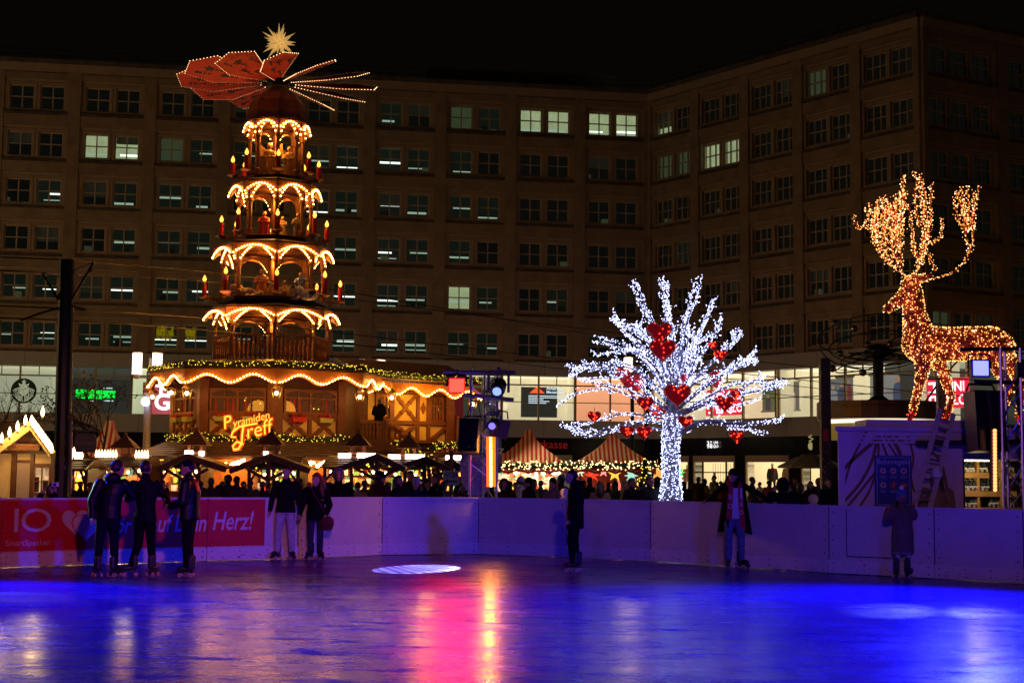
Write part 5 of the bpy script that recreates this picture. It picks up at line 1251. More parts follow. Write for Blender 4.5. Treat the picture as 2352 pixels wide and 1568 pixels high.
def head(b, c, yaw, s=1.0, tilt=0.0):
    """c = centre of head; yaw 0 looks towards -y (the camera), + turns to picture right"""
    f = Vector((math.sin(yaw), -math.cos(yaw), 0)); r = Vector((math.cos(yaw), math.sin(yaw), 0)); c = Vector(c); U_ = UZ - f*tilt
    P_ = lambda x, y, z: c+(r*x+f*y+U_*z)*s
    b.loft(0, [(P_(0, .02, -.112), .030*s, .030*s, yaw), (P_(0, .02, -.095), .045*s, .055*s, yaw), (P_(0, .012, -.05), .060*s, .085*s, yaw), (P_(0, 0, 0), .071*s, .098*s, yaw), (P_(0, -.005, .05), .072*s, .098*s, yaw), (P_(0, -.01, .09), .055*s, .078*s, yaw), (P_(0, -.01, .112), .03*s, .04*s, yaw)])
    b.cap(0, P_(0, .085, .012), P_(0, .112, -.028), .011*s, .015*s, 6)          # nose
    b.cap(0, P_(-.018, .088, -.062), P_(.018, .088, -.062), .010*s, .010*s, 6)   # mouth ridge
    b.cap(0, P_(0, .075, -.098), P_(0, .08, -.098), .022*s, .02*s, 6)            # chin
    b.cap(0, P_(-.035, .075, .022), P_(.035, .075, .022), .014*s, .014*s, 6)    # brow
    for q in (-1, 1): b.cap(0, P_(q*.074, -.005, -.03), P_(q*.078, -.012, .02), .014*s, .018*s, 6)
    return P_
def face_parts(root, P_, s=1.0):
    mb = MB()
    for q in (-1, 1): mb.ball(P_(q*.030, .088, .002), .0105*s, 6)
    mb.build('eyes', eye_m, root, smooth=True)
    mb = MB(); mb.tube([P_(-.024, .094, -.060), P_(0, .100, -.063), P_(.024, .094, -.060)], .005*s, 5); mb.build('mouth', lip_m, root)
def hair_cap(root, P_, m, s=1.0, long=0.0, curly=False, cover=.0, name='hair', bulge=1.0):
    mb = MB(); N = 9
    c = P_(0, -.018, .028); vs = []; fs = []; nn = 14
    fv = (P_(0, 1, 0)-P_(0, 0, 0)).normalized(); rv = (P_(1, 0, 0)-P_(0, 0, 0)).normalized()
    for i in range(N+1):
        ph = math.pi*i/N
        for j in range(nn):
            a = 2*math.pi*j/nn; x, y, z = math.sin(ph)*math.cos(a), math.sin(ph)*math.sin(a), math.cos(ph)
            if y > 0.15 and z < .35-cover: z = .35-cover; y *= .82          # hairline over the brow
            k = bulge*(1+(random.uniform(-.07, .10) if curly else random.uniform(-.02, .02)))
            if z < -.1: z *= .75
            vs.append(c+(rv*(x*.087)+fv*(y*.110)+UZ*(z*.108))*s*k)
    for i in range(N):
        for j in range(nn): fs.append((i*nn+j, (i+1)*nn+j, (i+1)*nn+(j+1) % nn, i*nn+(j+1) % nn))
    mb.add(vs, fs)
    if long:
        for k in range(11):
            a = -math.pi*.08 - math.pi*.84*k/10; x, y = math.cos(a), math.sin(a)
            p0 = c+(rv*x*.078+fv*y*.09+UZ*.02)*s; p1 = c+(rv*x*.10+fv*y*.11-UZ*(.10+long*.4))*s; p2 = c+(rv*x*(.115 if curly else .10)+fv*(y*.09)-UZ*(.12+long))*s
            j = lambda: Vector((random.uniform(-.02, .02), random.uniform(-.02, .02), 0)) if curly else Vector((0, 0, 0))
            mb.tube([p0, p1+j(), p2+j()], [.035*s, .038*s, .015*s], 6)
            if curly:
                for q in range(3): mb.ball(p1.lerp(p2, q/2)+j()*2, .032*s, 5)
    mb.build(name, m, root, smooth=True)
def beanie(root, P_, m, s=1.0, pom=None, tall=.0, name='beanie'):
    mb = MB(); f = P_(0, 0, 0); rot = Matrix.Rotation(0, 3, 'Z')
    prof = [(.093, .015), (.097, .03), (.097, .06), (.090, .065), (.088, .09), (.070, .13+tall*.5), (.035, .152+tall), (.005, .158+tall)]
    o = P_(0, -.012, 0); mb.lathe([(r*s, z*s) for r, z in prof], 14, o); h = mb.build(name, m, root, smooth=True)
    if pom: mb = MB(); mb.ball(o+UZ*(.185+tall)*s, .042*s, 8); mb.build('pompom', pom, h, smooth=True)
def hood(root, P_, m, s=1.0, up=True, fur=None, yaw=0):
    mb = MB(); vs = []; N = 12
    if up:
        mb.ball(P_(0, -.03, .01), .128*s, 14, sc=(.9, 1.0, 1.12)); o = mb
        # open the face
        keep = []; c = P_(0, 0, 0); f = (P_(0, 1, 0)-c).normalized()
        for fc in mb.f:
            q = sum((Vector(mb.v[i]) for i in fc), Vector())/len(fc)-c
            if q.normalized().dot(f) < .62 or q.z > .09*s: keep.append(fc)
        mb.f = keep; mb.m = [0]*len(keep)
    h = MB() if not up else mb
    if not up: h.ball(P_(0, -.10, -.13), .10*s, 10, sc=(1.25, .8, .85))
    ho = h.build('hood', m, root, smooth=True)
    if fur:
        g = MB()
        pts = [P_(.155*math.sin(a), -.07 if not up else .04, -.12+.13*math.cos(a)) for a in [R_(-150+300*i/16) for i in range(17)]]
        for i in range(240):
            p = random.choice(pts); v = Vector((random.gauss(0, 1), random.gauss(0, 1), random.gauss(0, 1))).normalized(); w = v.orthogonal().normalized()*.012*s; q = p+v*.02*s; g.add([q-w, q+w, q+v*.055*s], [(0, 1, 2)])
        g.tube(pts, .035*s, 6); g.build('fur_trim', fur, ho, smooth=False)
def skate(root, foot, ang, s=1.0, boot=None, wheelc=None):
    """quad roller skate under one foot; foot = point on the floor below the ankle, ang = heading (0 = towards the camera)"""
    f = Vector((math.sin(ang), -math.cos(ang), 0)); r = Vector((math.cos(ang), math.sin(ang), 0)); o = Vector(foot)
    q = lambda a, b, c: o+f*a*s+r*b*s+UZ*c*s
    b = Body(); b.cap(3, q(-.05, 0, .15), q(-.05, 0, .30), .052*s, .058*s); b.cap(3, q(-.05, 0, .135), q(.10, 0, .13), .042*s, .046*s); b.cap(3, q(.10, 0, .13), q(.15, 0, .125), .046*s, .032*s)
    me, idx = b.fuse('roller_skate', .014, 2); me.materials.append(boot or shoe_m); me.polygons.foreach_set('use_smooth', [True]*len(me.polygons))
    k = bpy.data.objects.new('roller_skate', me); COL.objects.link(k); k.parent = root
    mb = MB(); mb.bar(q(-.11, 0, .082), q(.17, 0, .082), .06*s, .018*s); 
    for a in (-.07, .11): mb.bar(q(a, -.055, .045), q(a, .055, .045), .02*s); mb.bar(q(a, 0, .045), q(a, 0, .08), .03*s)
    mb.ball(q(.185, 0, .06), .024*s, 6); mb.build('plate', DARKM, k)
    for a in (-.07, .11):
        for c in (-.05, .05):
            mb = MB(); mb.tube([q(a, c-.016, .031), q(a, c+.016, .031)], .031*s, 12); mb.tube([q(a, c-.018, .031), q(a, c+.018, .031)], .012*s, 8, 1); mb.build('wheel', [wheelc or WHEELM, DARKM], k)
    return k
WHEELM = mat('skate_wheel', (.55, .35, .25), .4)
def person(label, loc, J, mats, hz=1.62, yaw=0.0, htilt=0.0, coat=.86, w=1.0, group=None, skates=None, skinm=None, voxel=.0135, hands=None, puffy=0.0, collar=True, hs=1.0, shoes=True, legw=1.0):
    """J: joints in picture axes (x right, -y to camera, z up) above loc"""
    t = thing('person', label, 'person', loc, 0, group)
    b = Body(); V = lambda k: Vector(J[k])
    hp, ch, nk, hd = V('hip'), V('chest'), V('neck'), V('head'); by = J.get('byaw', 0.0); k_ = w
    P_ = head(b, hd, yaw, hs, htilt)
    b.cap(0, nk, hd+Vector((0, .01, -.06)), .058*k_, .052*k_)
    sL, sR = V('sl'), V('sr')
    up = [(Vector((hp.x, hp.y, coat)), .178*k_+puffy, .125*k_+puffy, by)]
    if coat < hp.z: up.append((hp, .172*k_+puffy, .125*k_+puffy, by))
    mid = hp.lerp(ch, .45)
    up += [(mid, .155*k_+puffy, .118*k_+puffy, by), (ch, .178*k_+puffy, .125*k_+puffy, by), (ch.lerp(nk, .62), .165*k_+puffy*.7, .10*k_+puffy*.6, by), (nk, .075*k_, .07*k_, by)]
    b.loft(1, up)
    if collar: b.loft(1, [(nk+Vector((0, 0, -.03)), .085*k_, .08*k_, by), (nk+Vector((0, 0, .045)), .078*k_, .076*k_, by)])
    for s_, e_, w_ in (('sl', 'el', 'wl'), ('sr', 'er', 'wr')):
        a, e, wr = V(s_), V(e_), V(w_); b.cap(1, a, e, .066*k_+puffy*.8, .056*k_+puffy*.8); b.cap(1, e, wr, .056*k_+puffy*.8, .042*k_+puffy*.5)
        d = (wr-e).normalized(); hd_ = (hands or {}).get(w_, None)
        dv = Vector(hd_[0]) if hd_ else d; sv = Vector(hd_[1]) if hd_ else Vector((0, -1, .1)); hand(b, wr+d*.015, dv, sv, hd_[2] if hd_ else .4, 1.0)
    for h_, kn, an, toe in (('hl', 'kl', 'al', 'tl'), ('hr', 'kr', 'ar', 'tr')):
        a, k2, c = V(h_), V(kn), V(an); b.cap(2, a, k2, .092*k_*legw, .066*k_*legw); b.cap(2, k2, c, .066*k_*legw, .047*k_*legw*1.1)
        if not skates and shoes:
            tv = V(toe); b.cap(3, c+Vector((0, 0, -.03)), tv, .045, .038)
    b.loft(2, [(hp+Vector((0, 0, -.06)), .16*k_, .115*k_, by), (hp+Vector((0, 0, .06)), .16*k_, .115*k_, by)])
    me, idx = b.fuse('body', voxel)
    zc_ = np.empty(len(me.polygons)*3); me.polygons.foreach_get('center', zc_); zc_ = zc_.reshape(-1, 3)[:, 2]; xc_ = np.empty(len(me.polygons)*3); me.polygons.foreach_get('center', xc_); xc_ = xc_.reshape(-1, 3)[:, 0]; idx[(idx == 2) & (zc_ > coat)] = 1; idx[(idx == 1) & (zc_ < coat+.02) & (np.abs(xc_-hp.x) < .22*k_)] = 2
    for m_ in (skinm or skin_m, mats[0], mats[1], shoe_m): me.materials.append(m_)
    me.polygons.foreach_set('material_index', idx); me.polygons.foreach_set('use_smooth', [True]*len(me.polygons))
    o = bpy.data.objects.new('body', me); COL.objects.link(o); o.parent = t
    if skates:
        for an, ang in zip(('al', 'ar'), skates): q = V(an); skate(t, (q.x, q.y, 0), ang, 1.0, mats[2] if len(mats) > 2 else None)
    return t, P_
BLK = cloth((.005, .005, .006), .75); NAVY = cloth((.006, .007, .015), .7); BLKG = cloth((.005, .005, .007), .40); JEAN = cloth((.10, .14, .24)); PALEJ = cloth((.36, .37, .45)); TAN = cloth((.30, .22, .13)); CREAM = cloth((.55, .5, .42)); GREYC = cloth((.10, .10, .11)); WINE = cloth((.10, .02, .03)); OLIVE = cloth((.05, .05, .03)); BROWN = cloth((.07, .04, .025)); HAIRB = mat('hair_dark', (.02, .012, .008), .5); HAIRR = mat('hair_red', (.16, .04, .015), .5, var=.3, vscale=20); HAIRL = mat('hair_fair', (.25, .15, .07), .5); HAIRG = mat('hair_brown', (.07, .035, .018), .5); FURM = mat('fur', (.16, .10, .06), .9); FURW = mat('fur_pale', (.40, .34, .26), .9)
def std(h=1.75, dz=0.0, stance=.10, **k):
    """upright figure facing the camera; overrides by keyword"""
    s = h/1.75; z = lambda v: v*s+dz
    J = dict(hip=(0, 0, z(.93)), chest=(0, 0, z(1.26)), neck=(0, .01, z(1.48)), head=(0, -.01, z(1.63)), sl=(-.185*s, 0, z(1.40)), sr=(.185*s, 0, z(1.40)), el=(-.26*s, .02, z(1.13)), er=(.26*s, .02, z(1.13)), wl=(-.27*s, -.05, z(.88)), wr=(.27*s, -.05, z(.88)),
             hl=(-.09, 0, z(.90)), hr=(.09, 0, z(.90)), kl=(-stance-.01, -.02, z(.49)), kr=(stance+.01, -.02, z(.49)), al=(-stance-.01, .02, z(.09)), ar=(stance+.01, .02, z(.09)), tl=(-stance-.03, -.13, z(.035)), tr=(stance+.03, -.13, z(.035)))
    J.update(k); return J
# --- skaters on the floor --------------------------------------------------------------
SK = .09
def off(J, **k):
    for a, v in k.items(): J[a] = v
    return J
# three friends at the left, seen from behind
g1 = G(244, 1324); J = std(1.80, SK, hip=(-.0, 0, 1.0), chest=(.03, .0, 1.36), neck=(.08, .0, 1.58), head=(.13, -.0, 1.74), sl=(-.16, 0, 1.50), sr=(.24, 0, 1.50), el=(-.27, -.02, 1.22), wl=(-.23, -.10, .97), er=(.36, .1, 1.30), wr=(.40, .32, 1.50), kl=(-.12, -.03, .58), al=(-.15, 0, .18), kr=(.10, .02, .58), ar=(.12, .03, .18), hl=(-.09, 0, .96), hr=(.09, 0, .96))
t, q = person('skater in a shiny black puffer jacket seen from behind, arm round the friend beside him', g1, J, (BLKG, NAVY), yaw=math.pi*.82, coat=.93, puffy=.025, w=1.05, hs=1.12, skates=(-2.6, 2.7), legw=1.12); hair_cap(t, q, HAIRB, 1.12); hood(t, q, BLKG, 1.1, up=False); face_parts(t, q)
g2 = G(327, 1321.5); J = std(1.80, SK, hip=(.02, 0, 1.0), head=(-.0, 0, 1.74), neck=(.0, 0, 1.58), chest=(.02, 0, 1.36), sl=(-.2, 0, 1.50), sr=(.2, 0, 1.50), el=(-.30, .05, 1.24), wl=(-.33, .24, 1.34), er=(.36, .05, 1.22), wr=(.30, .24, 1.40), kl=(-.09, .06, .56), al=(-.17, -.05, .18), kr=(.12, .0, .58), ar=(.16, 0, .18), hl=(-.08, 0, .96), hr=(.10, 0, .96))
t, q = person('skater with cropped hair in a plain dark jacket, middle of the three friends', g2, J, (cloth((.007, .007, .010), .6), BLK), yaw=math.pi, coat=.88, w=1.04, hs=1.12, skates=(-1.2, 2.9), legw=1.1); hair_cap(t, q, HAIRB, 1.12, bulge=.98)
g3 = G(428, 1323); J = std(1.82, SK, byaw=R_(75), hip=(.02, 0, 1.02), chest=(.02, 0, 1.38), neck=(.0, 0, 1.60), head=(-.03, 0, 1.76), sl=(-.02, -.19, 1.51), sr=(.03, .19, 1.51), el=(-.04, -.26, 1.22), wl=(-.26, -.12, 1.14), er=(-.02, .24, 1.22), wr=(-.28, .10, 1.16), kl=(.01, -.09, .58), al=(.03, -.09, .18), kr=(.0, .09, .58), ar=(.02, .1, .18), hl=(.02, -.09, .98), hr=(.02, .09, .98))
t, q = person('skater in a peaked cap and black puffer jacket, standing in profile facing left', g3, J, (BLKG, BLK), yaw=-math.pi/2, coat=.92, puffy=.03, w=1.05, hs=1.1, skates=(-1.6, -1.5), legw=1.2); hair_cap(t, q, HAIRB); face_parts(t, q)
mb = MB(); mb.lathe([(.098, .03), (.098, .07), (.08, .12), (.03, .145), (.005, .148)], 14, q(0, -.01, 0)); mb.prism([(-.07, 0), (.07, 0), (.06, .07), (.03, .10), (-.03, .10), (-.06, .07)], q(0, .085, .035), q(1, 0, 0)-q(0, 0, 0), q(0, 1, -.1)-q(0, 0, 0), .012); mb.build('peaked_cap', NAVY, t, smooth=False)
mb = MB(); mb.box((-.40, -.01, 1.20), (.012, .075, .15)); o = mb.build('phone', BLACK); o.location = g3; tag(o, 'dark phone held out by the skater in the peaked cap', 'phone')
# couple by the boards
g4 = G(653, 1284.5); J = std(1.74, SK, head=(.01, -.02, 1.71), el=(-.27, .0, 1.22), wl=(-.30, -.04, .97), er=(.27, .0, 1.2), wr=(.30, -.03, .92), al=(-.15, 0, .18), kl=(-.13, -.02, .58), ar=(.14, 0, .18), kr=(.12, -.02, .58))
t, q = person('tall skater in a dark fleece jacket and pale jeans leaning at the boards', g4, J, (cloth((.009, .007, .008)), PALEJ), yaw=R_(-24), coat=.90, w=1.02, puffy=.015, skates=(-.5, .5), legw=1.22); hair_cap(t, q, HAIRB); face_parts(t, q)
g5 = G(723, 1285); J = std(1.60, SK, head=(-.0, -.03, 1.57), er=(.27, .0, 1.08), wr=(.22, -.10, .90), el=(-.26, -.04, 1.1), wl=(-.30, -.14, .90), al=(-.09, 0, .18), ar=(.10, .02, .18), kl=(-.09, -.03, .55), kr=(.10, -.03, .55))
t, q = person('laughing skater with long curly red hair, dark coat and flared jeans', g5, J, (BLK, cloth((.03, .035, .06))), yaw=R_(-38), coat=.76, w=.95, puffy=.02, skates=(-.4, .5), legw=1.1); hair_cap(t, q, HAIRR, 1.05, long=.28, curly=True, bulge=1.08); face_parts(t, q); hood(t, q, BLK, 1.0, up=False, fur=FURM)
mb = MB(); mb.lathe([(.02, -.16), (.10, -.14), (.14, -.04), (.13, .06), (.06, .12)], 10, (0, 0, 0)); mb.tube([(0, 0, .1), (-.15, -.1, .4), (-.36, -.05, .72)], .012, 4); o = mb.build('shoulder_bag', WINE); o.location = g5+Vector((.24, -.10, .74)); tag(o, 'dark red shoulder bag hanging at the hip of the red haired skater', 'bag')
# dark skater gliding left
g6 = G(1318, 1311.5); J = std(1.74, SK, byaw=R_(70), hip=(.02, 0, .98), chest=(.03, 0, 1.33), neck=(.0, 0, 1.54), head=(-.06, -.01, 1.68), sl=(.02, -.18, 1.46), sr=(.04, .18, 1.46), el=(.06, -.23, 1.18), wl=(-.08, -.20, .94), er=(.06, .23, 1.2), wr=(-.06, .2, .96), kl=(-.05, -.08, .57), al=(-.02, -.08, .18), kr=(.01, .08, .57), ar=(.05, .08, .18), hl=(.02, -.08, .95), hr=(.02, .08, .95))
t, q = person('lone skater in a long black coat gliding left along the middle of the boards', g6, J, (BLK, BLK, shoe_m), yaw=R_(-80), coat=.76, w=1.06, puffy=.02, skates=(-1.6, -1.5), legw=1.15); hair_cap(t, q, HAIRB); face_parts(t, q); hood(t, q, BLK, 1.0, up=False)
# woman with arms spread along the boards
g7 = G(1686, 1303.5); wl_, wr_ = on_board(1624)[0]-on_board(1624)[2]*-.03, on_board(1770)[0]-on_board(1770)[2]*-.03
hl_ = wl_-g7+UZ*(HB+.05); hr_ = wr_-g7+UZ*(HB+.05)
J = std(1.76, SK, hip=(.02, .0, 1.02), chest=(.02, .03, 1.38), neck=(.0, .05, 1.60), head=(-.02, -.06, 1.72), sl=(-.18, .05, 1.54), sr=(.20, .05, 1.54), el=tuple(Vector((-.18, .05, 1.54)).lerp(hl_, .52)+Vector((0, 0, .02))), er=tuple(Vector((.20, .05, 1.54)).lerp(hr_, .52)+Vector((0, 0, .02))), wl=tuple(hl_), wr=tuple(hr_), al=(-.12, -.10, .18), ar=(.12, -.16, .18), kl=(-.11, -.10, .59), kr=(.11, -.14, .59))
t, q = person('skater in an open dark coat leaning back with both arms spread along the boards', g7, J, (BLK, JEAN), yaw=R_(-30), htilt=.25, coat=.90, w=1.0, skates=(-.2, .7), legw=1.2, hands={'wl': ((-1, .1, -.3), (0, -1, 0), .5), 'wr': ((1, .1, -.3), (0, -1, 0), .5)}); hair_cap(t, q, HAIRB); face_parts(t, q); beanie(t, q, BLK); hood(t, q, BLK, 1.05, up=False, fur=mat('fur_black', (.02, .016, .015), .9))
mb = MB()
mb.slab((-.30, .08, .62), (-.13, -.15, .64), (-.12, -.14, 1.38), (-.17, .0, 1.42), .03); mb.slab((.16, -.15, .64), (.36, .06, .58), (.21, .0, 1.42), (.13, -.14, 1.38), .03); mb.slab((-.30, .08, .62), (-.17, .06, 1.42), (-.12, .11, 1.42), (-.2, .2, .62), .03); mb.slab((-.2, .2, .62), (.26, .2, .60), (.2, .12, 1.4), (-.14, .12, 1.4), .03)
mb.build('open_coat', BLK, t)
mb = MB(); mb.prism([(-.11, .86), (.13, .86), (.12, 1.40), (-.10, 1.40)], (.02, -.135, 0), (1, 0, 0), UZ, .02); mb.build('shirt', mat('white_shirt', (.55, .54, .58), .8, bump=.3), t)
scm = mat('red_scarf', (.42, .02, .03), .85, var=.1, bump=.4); mb = MB()
mb.slab((-.16, -.165, .86), (-.06, -.165, .85), (-.03, -.155, 1.42), (-.12, -.13, 1.44), .025); mb.slab((.10, -.175, .66), (.20, -.175, .67), (.14, -.13, 1.44), (.05, -.155, 1.42), .025); mb.tube([(-.08, -.14, 1.43), (-.1, -.02, 1.50), (0, .07, 1.54), (.12, -.02, 1.50), (.10, -.14, 1.43)], .05, 8); s_ = mb.build('scarf', scm, t)
for i, ch in enumerate('RED'): text_obj('scarf_letter', ch, bletter, (.115, -.180, 1.22-.14*i), (0, 0, -1) if False else (1, 0, 0), UZ, .11, s_, depth=.008, world=False)
for i, ch in enumerate('BO'): text_obj('scarf_letter', ch, bletter, (-.095, -.178, 1.2-.16*i), (1, 0, 0), UZ, .12, s_, depth=.008, world=False)
for o_ in t.children:
    if o_.name.split('.')[0] in ('open_coat', 'shirt', 'scarf'): o_.scale.z = 1.075
# child at the boards, seen from behind
g8 = G(2076, 1327); J = std(1.38, SK, hip=(0, .02, .78), chest=(0, .04, 1.06), neck=(0, .05, 1.22), head=(.0, .05, 1.36), sl=(-.15, .04, 1.16), sr=(.15, .04, 1.16), el=(-.25, .1, 1.0), wl=(-.20, .24, 1.14), er=(.27, .14, 1.02), wr=(.28, .30, 1.18), kl=(-.09, 0, .48), al=(-.12, 0, .17), kr=(.08, 0, .48), ar=(.10, .04, .17), hl=(-.08, 0, .72), hr=(.08, 0, .72))
t, q = person('child in a long brown quilted coat and blue bobble hat reaching over the boards', g8, J, (cloth((.13, .095, .085), .6), cloth((.42, .36, .42))), yaw=math.pi*.92, coat=.42, w=.86, puffy=.04, skates=(2.8, 2.4), hs=.96, legw=.75); hair_cap(t, q, HAIRL, .95); beanie(t, q, mat('blue_wool', (.03, .16, .42), .9, bump=.6, bscale=60), 1.02, WHITE)
# --- people beyond the boards ----------------------------------------------------------
def stand(label, px, top, D, J=None, h=None, mats=(BLK, BLK), yaw=0.0, group='crowd at the Christmas market', **k):
    a = P(px, top, D); hh = a.z-PLAZA if h is None else h
    J2 = std(hh-.02 if not k.get('hat') else hh-.05, 0, **(J or {})); k.pop('hat', None)
    return person(label, (a.x, D, PLAZA), J2, mats, yaw=yaw, group=group, voxel=.017, **k)
t, q = stand('woman with long hair leaning on the red boards holding up a white camera', 122, 1090, 26.6, J=dict(el=(-.3, -.16, 1.12), wl=(-.1, -.3, 1.42), er=(.3, -.16, 1.12), wr=(.12, -.3, 1.42)), h=1.62, mats=(BLK, BLK), yaw=.15, puffy=.03); hair_cap(t, q, HAIRG, 1.05, long=.3, bulge=1.05); face_parts(t, q)
a = P(127, 1112, 26.25); mb = MB(); mb.box((0, 0, 0), (.12, .04, .075)); mb.tube([(0, -.02, 0), (0, -.05, 0)], .025, 10, 1); o = mb.build('camera', [WHITE, BLACK]); o.location = a; tag(o, 'small white camera held up in front of a face at the red boards', 'camera')
t, q = stand('man in a black jacket with a grey hood up, looking at his phone', 778, 1074, 30.6, J=dict(el=(-.3, -.06, 1.08), wl=(-.08, -.26, 1.1), er=(.3, -.06, 1.08), wr=(.08, -.26, 1.1)), mats=(BLK, BLK), yaw=.1, puffy=.05, w=1.1); face_parts(t, q); hood(t, q, cloth((.16, .17, .2)), 1.15, up=True)
t, q = stand('person in a white knitted hat and tan puffer jacket beside the ladder', 2150, 1078, 25.7, J=dict(el=(-.27, -.05, 1.1), wl=(-.2, -.2, 1.27), er=(.26, -.05, 1.1), wr=(.15, -.2, 1.25)), mats=(cloth((.30, .22, .13), .5), BLK), yaw=-.9, puffy=.05, w=.98); hair_cap(t, q, HAIRG, long=.32); beanie(t, q, WHITE, 1.05, tall=.05); face_parts(t, q)
t, q = stand('person seen from behind in a dark parka with a pale fur hood at the boards', 1797, 1098, 27.8, mats=(NAVY, BLK), yaw=math.pi, puffy=.09, w=1.1); hood(t, q, NAVY, 1.15, up=True, fur=FURW); hair_cap(t, q, HAIRG)
# base figures for the rest, then copies in other sizes and colours
def base(kind):
    t = {}
    return t
CROWD = []
def variant(px, top, D, yaw, label, upper, lower=BLK, hair=HAIRB, kind='short', puffy=.02, w=1.0, hat=None, face=True, coat=.8, J=None, sk=None):
    if upper is BLK: upper = DARKS[len(CROWD) % len(DARKS)]; CROWD.append(1)
    key = (kind, round(puffy, 2), coat, bool(hat), face)
    a = P(px, top, D); h = max(1.45, min(1.95, a.z-PLAZA)); s = h/1.75
    src = VAR.get(key)
    if src is None:
        J2 = std(1.73 if not hat else 1.70, 0, el=(-.26, .02, 1.12), wl=(-.2, -.16, .98), er=(.26, .02, 1.12), wr=(.2, -.16, .98)); J2.update(J or {})
        t, q = person(label, (0, 0, PLAZA), J2, (upper, lower), coat=coat, puffy=puffy, w=1.0, group='crowd at the Christmas market', voxel=.018)
        if face: face_parts(t, q)
        if kind == 'long': hair_cap(t, q, hair, long=.30)
        elif kind == 'hood': hood(t, q, upper, 1.1, up=True)
        elif kind != 'bald': hair_cap(t, q, hair)
        if hat: beanie(t, q, hat)
        VAR[key] = t
    else: t = copy_tree(src)
    t.location = (a.x, D, a.z-1.75*s); t.location.z = PLAZA; t.scale = (s*w, s*w, s); t.rotation_euler = (0, 0, yaw); t['label'] = label
    for c in t.children_recursive:
        for i, sl in enumerate(c.material_slots):
            m_ = None
            if c.name.split('.')[0] == 'body': m_ = (sk or skin_m, upper, lower, shoe_m)[i]
            elif c.name.startswith('hair'): m_ = hair
            elif c.name.startswith('hood'): m_ = upper
            elif c.name.startswith('beanie'): m_ = hat
            if m_ is not None: sl.link = 'OBJECT'; sl.material = m_
    return t
VAR = {}
DARKS = [cloth(c) for c in ((.014, .014, .017), (.03, .022, .018), (.012, .017, .032), (.035, .03, .022), (.02, .02, .02), (.045, .015, .018))]
B_ = math.pi
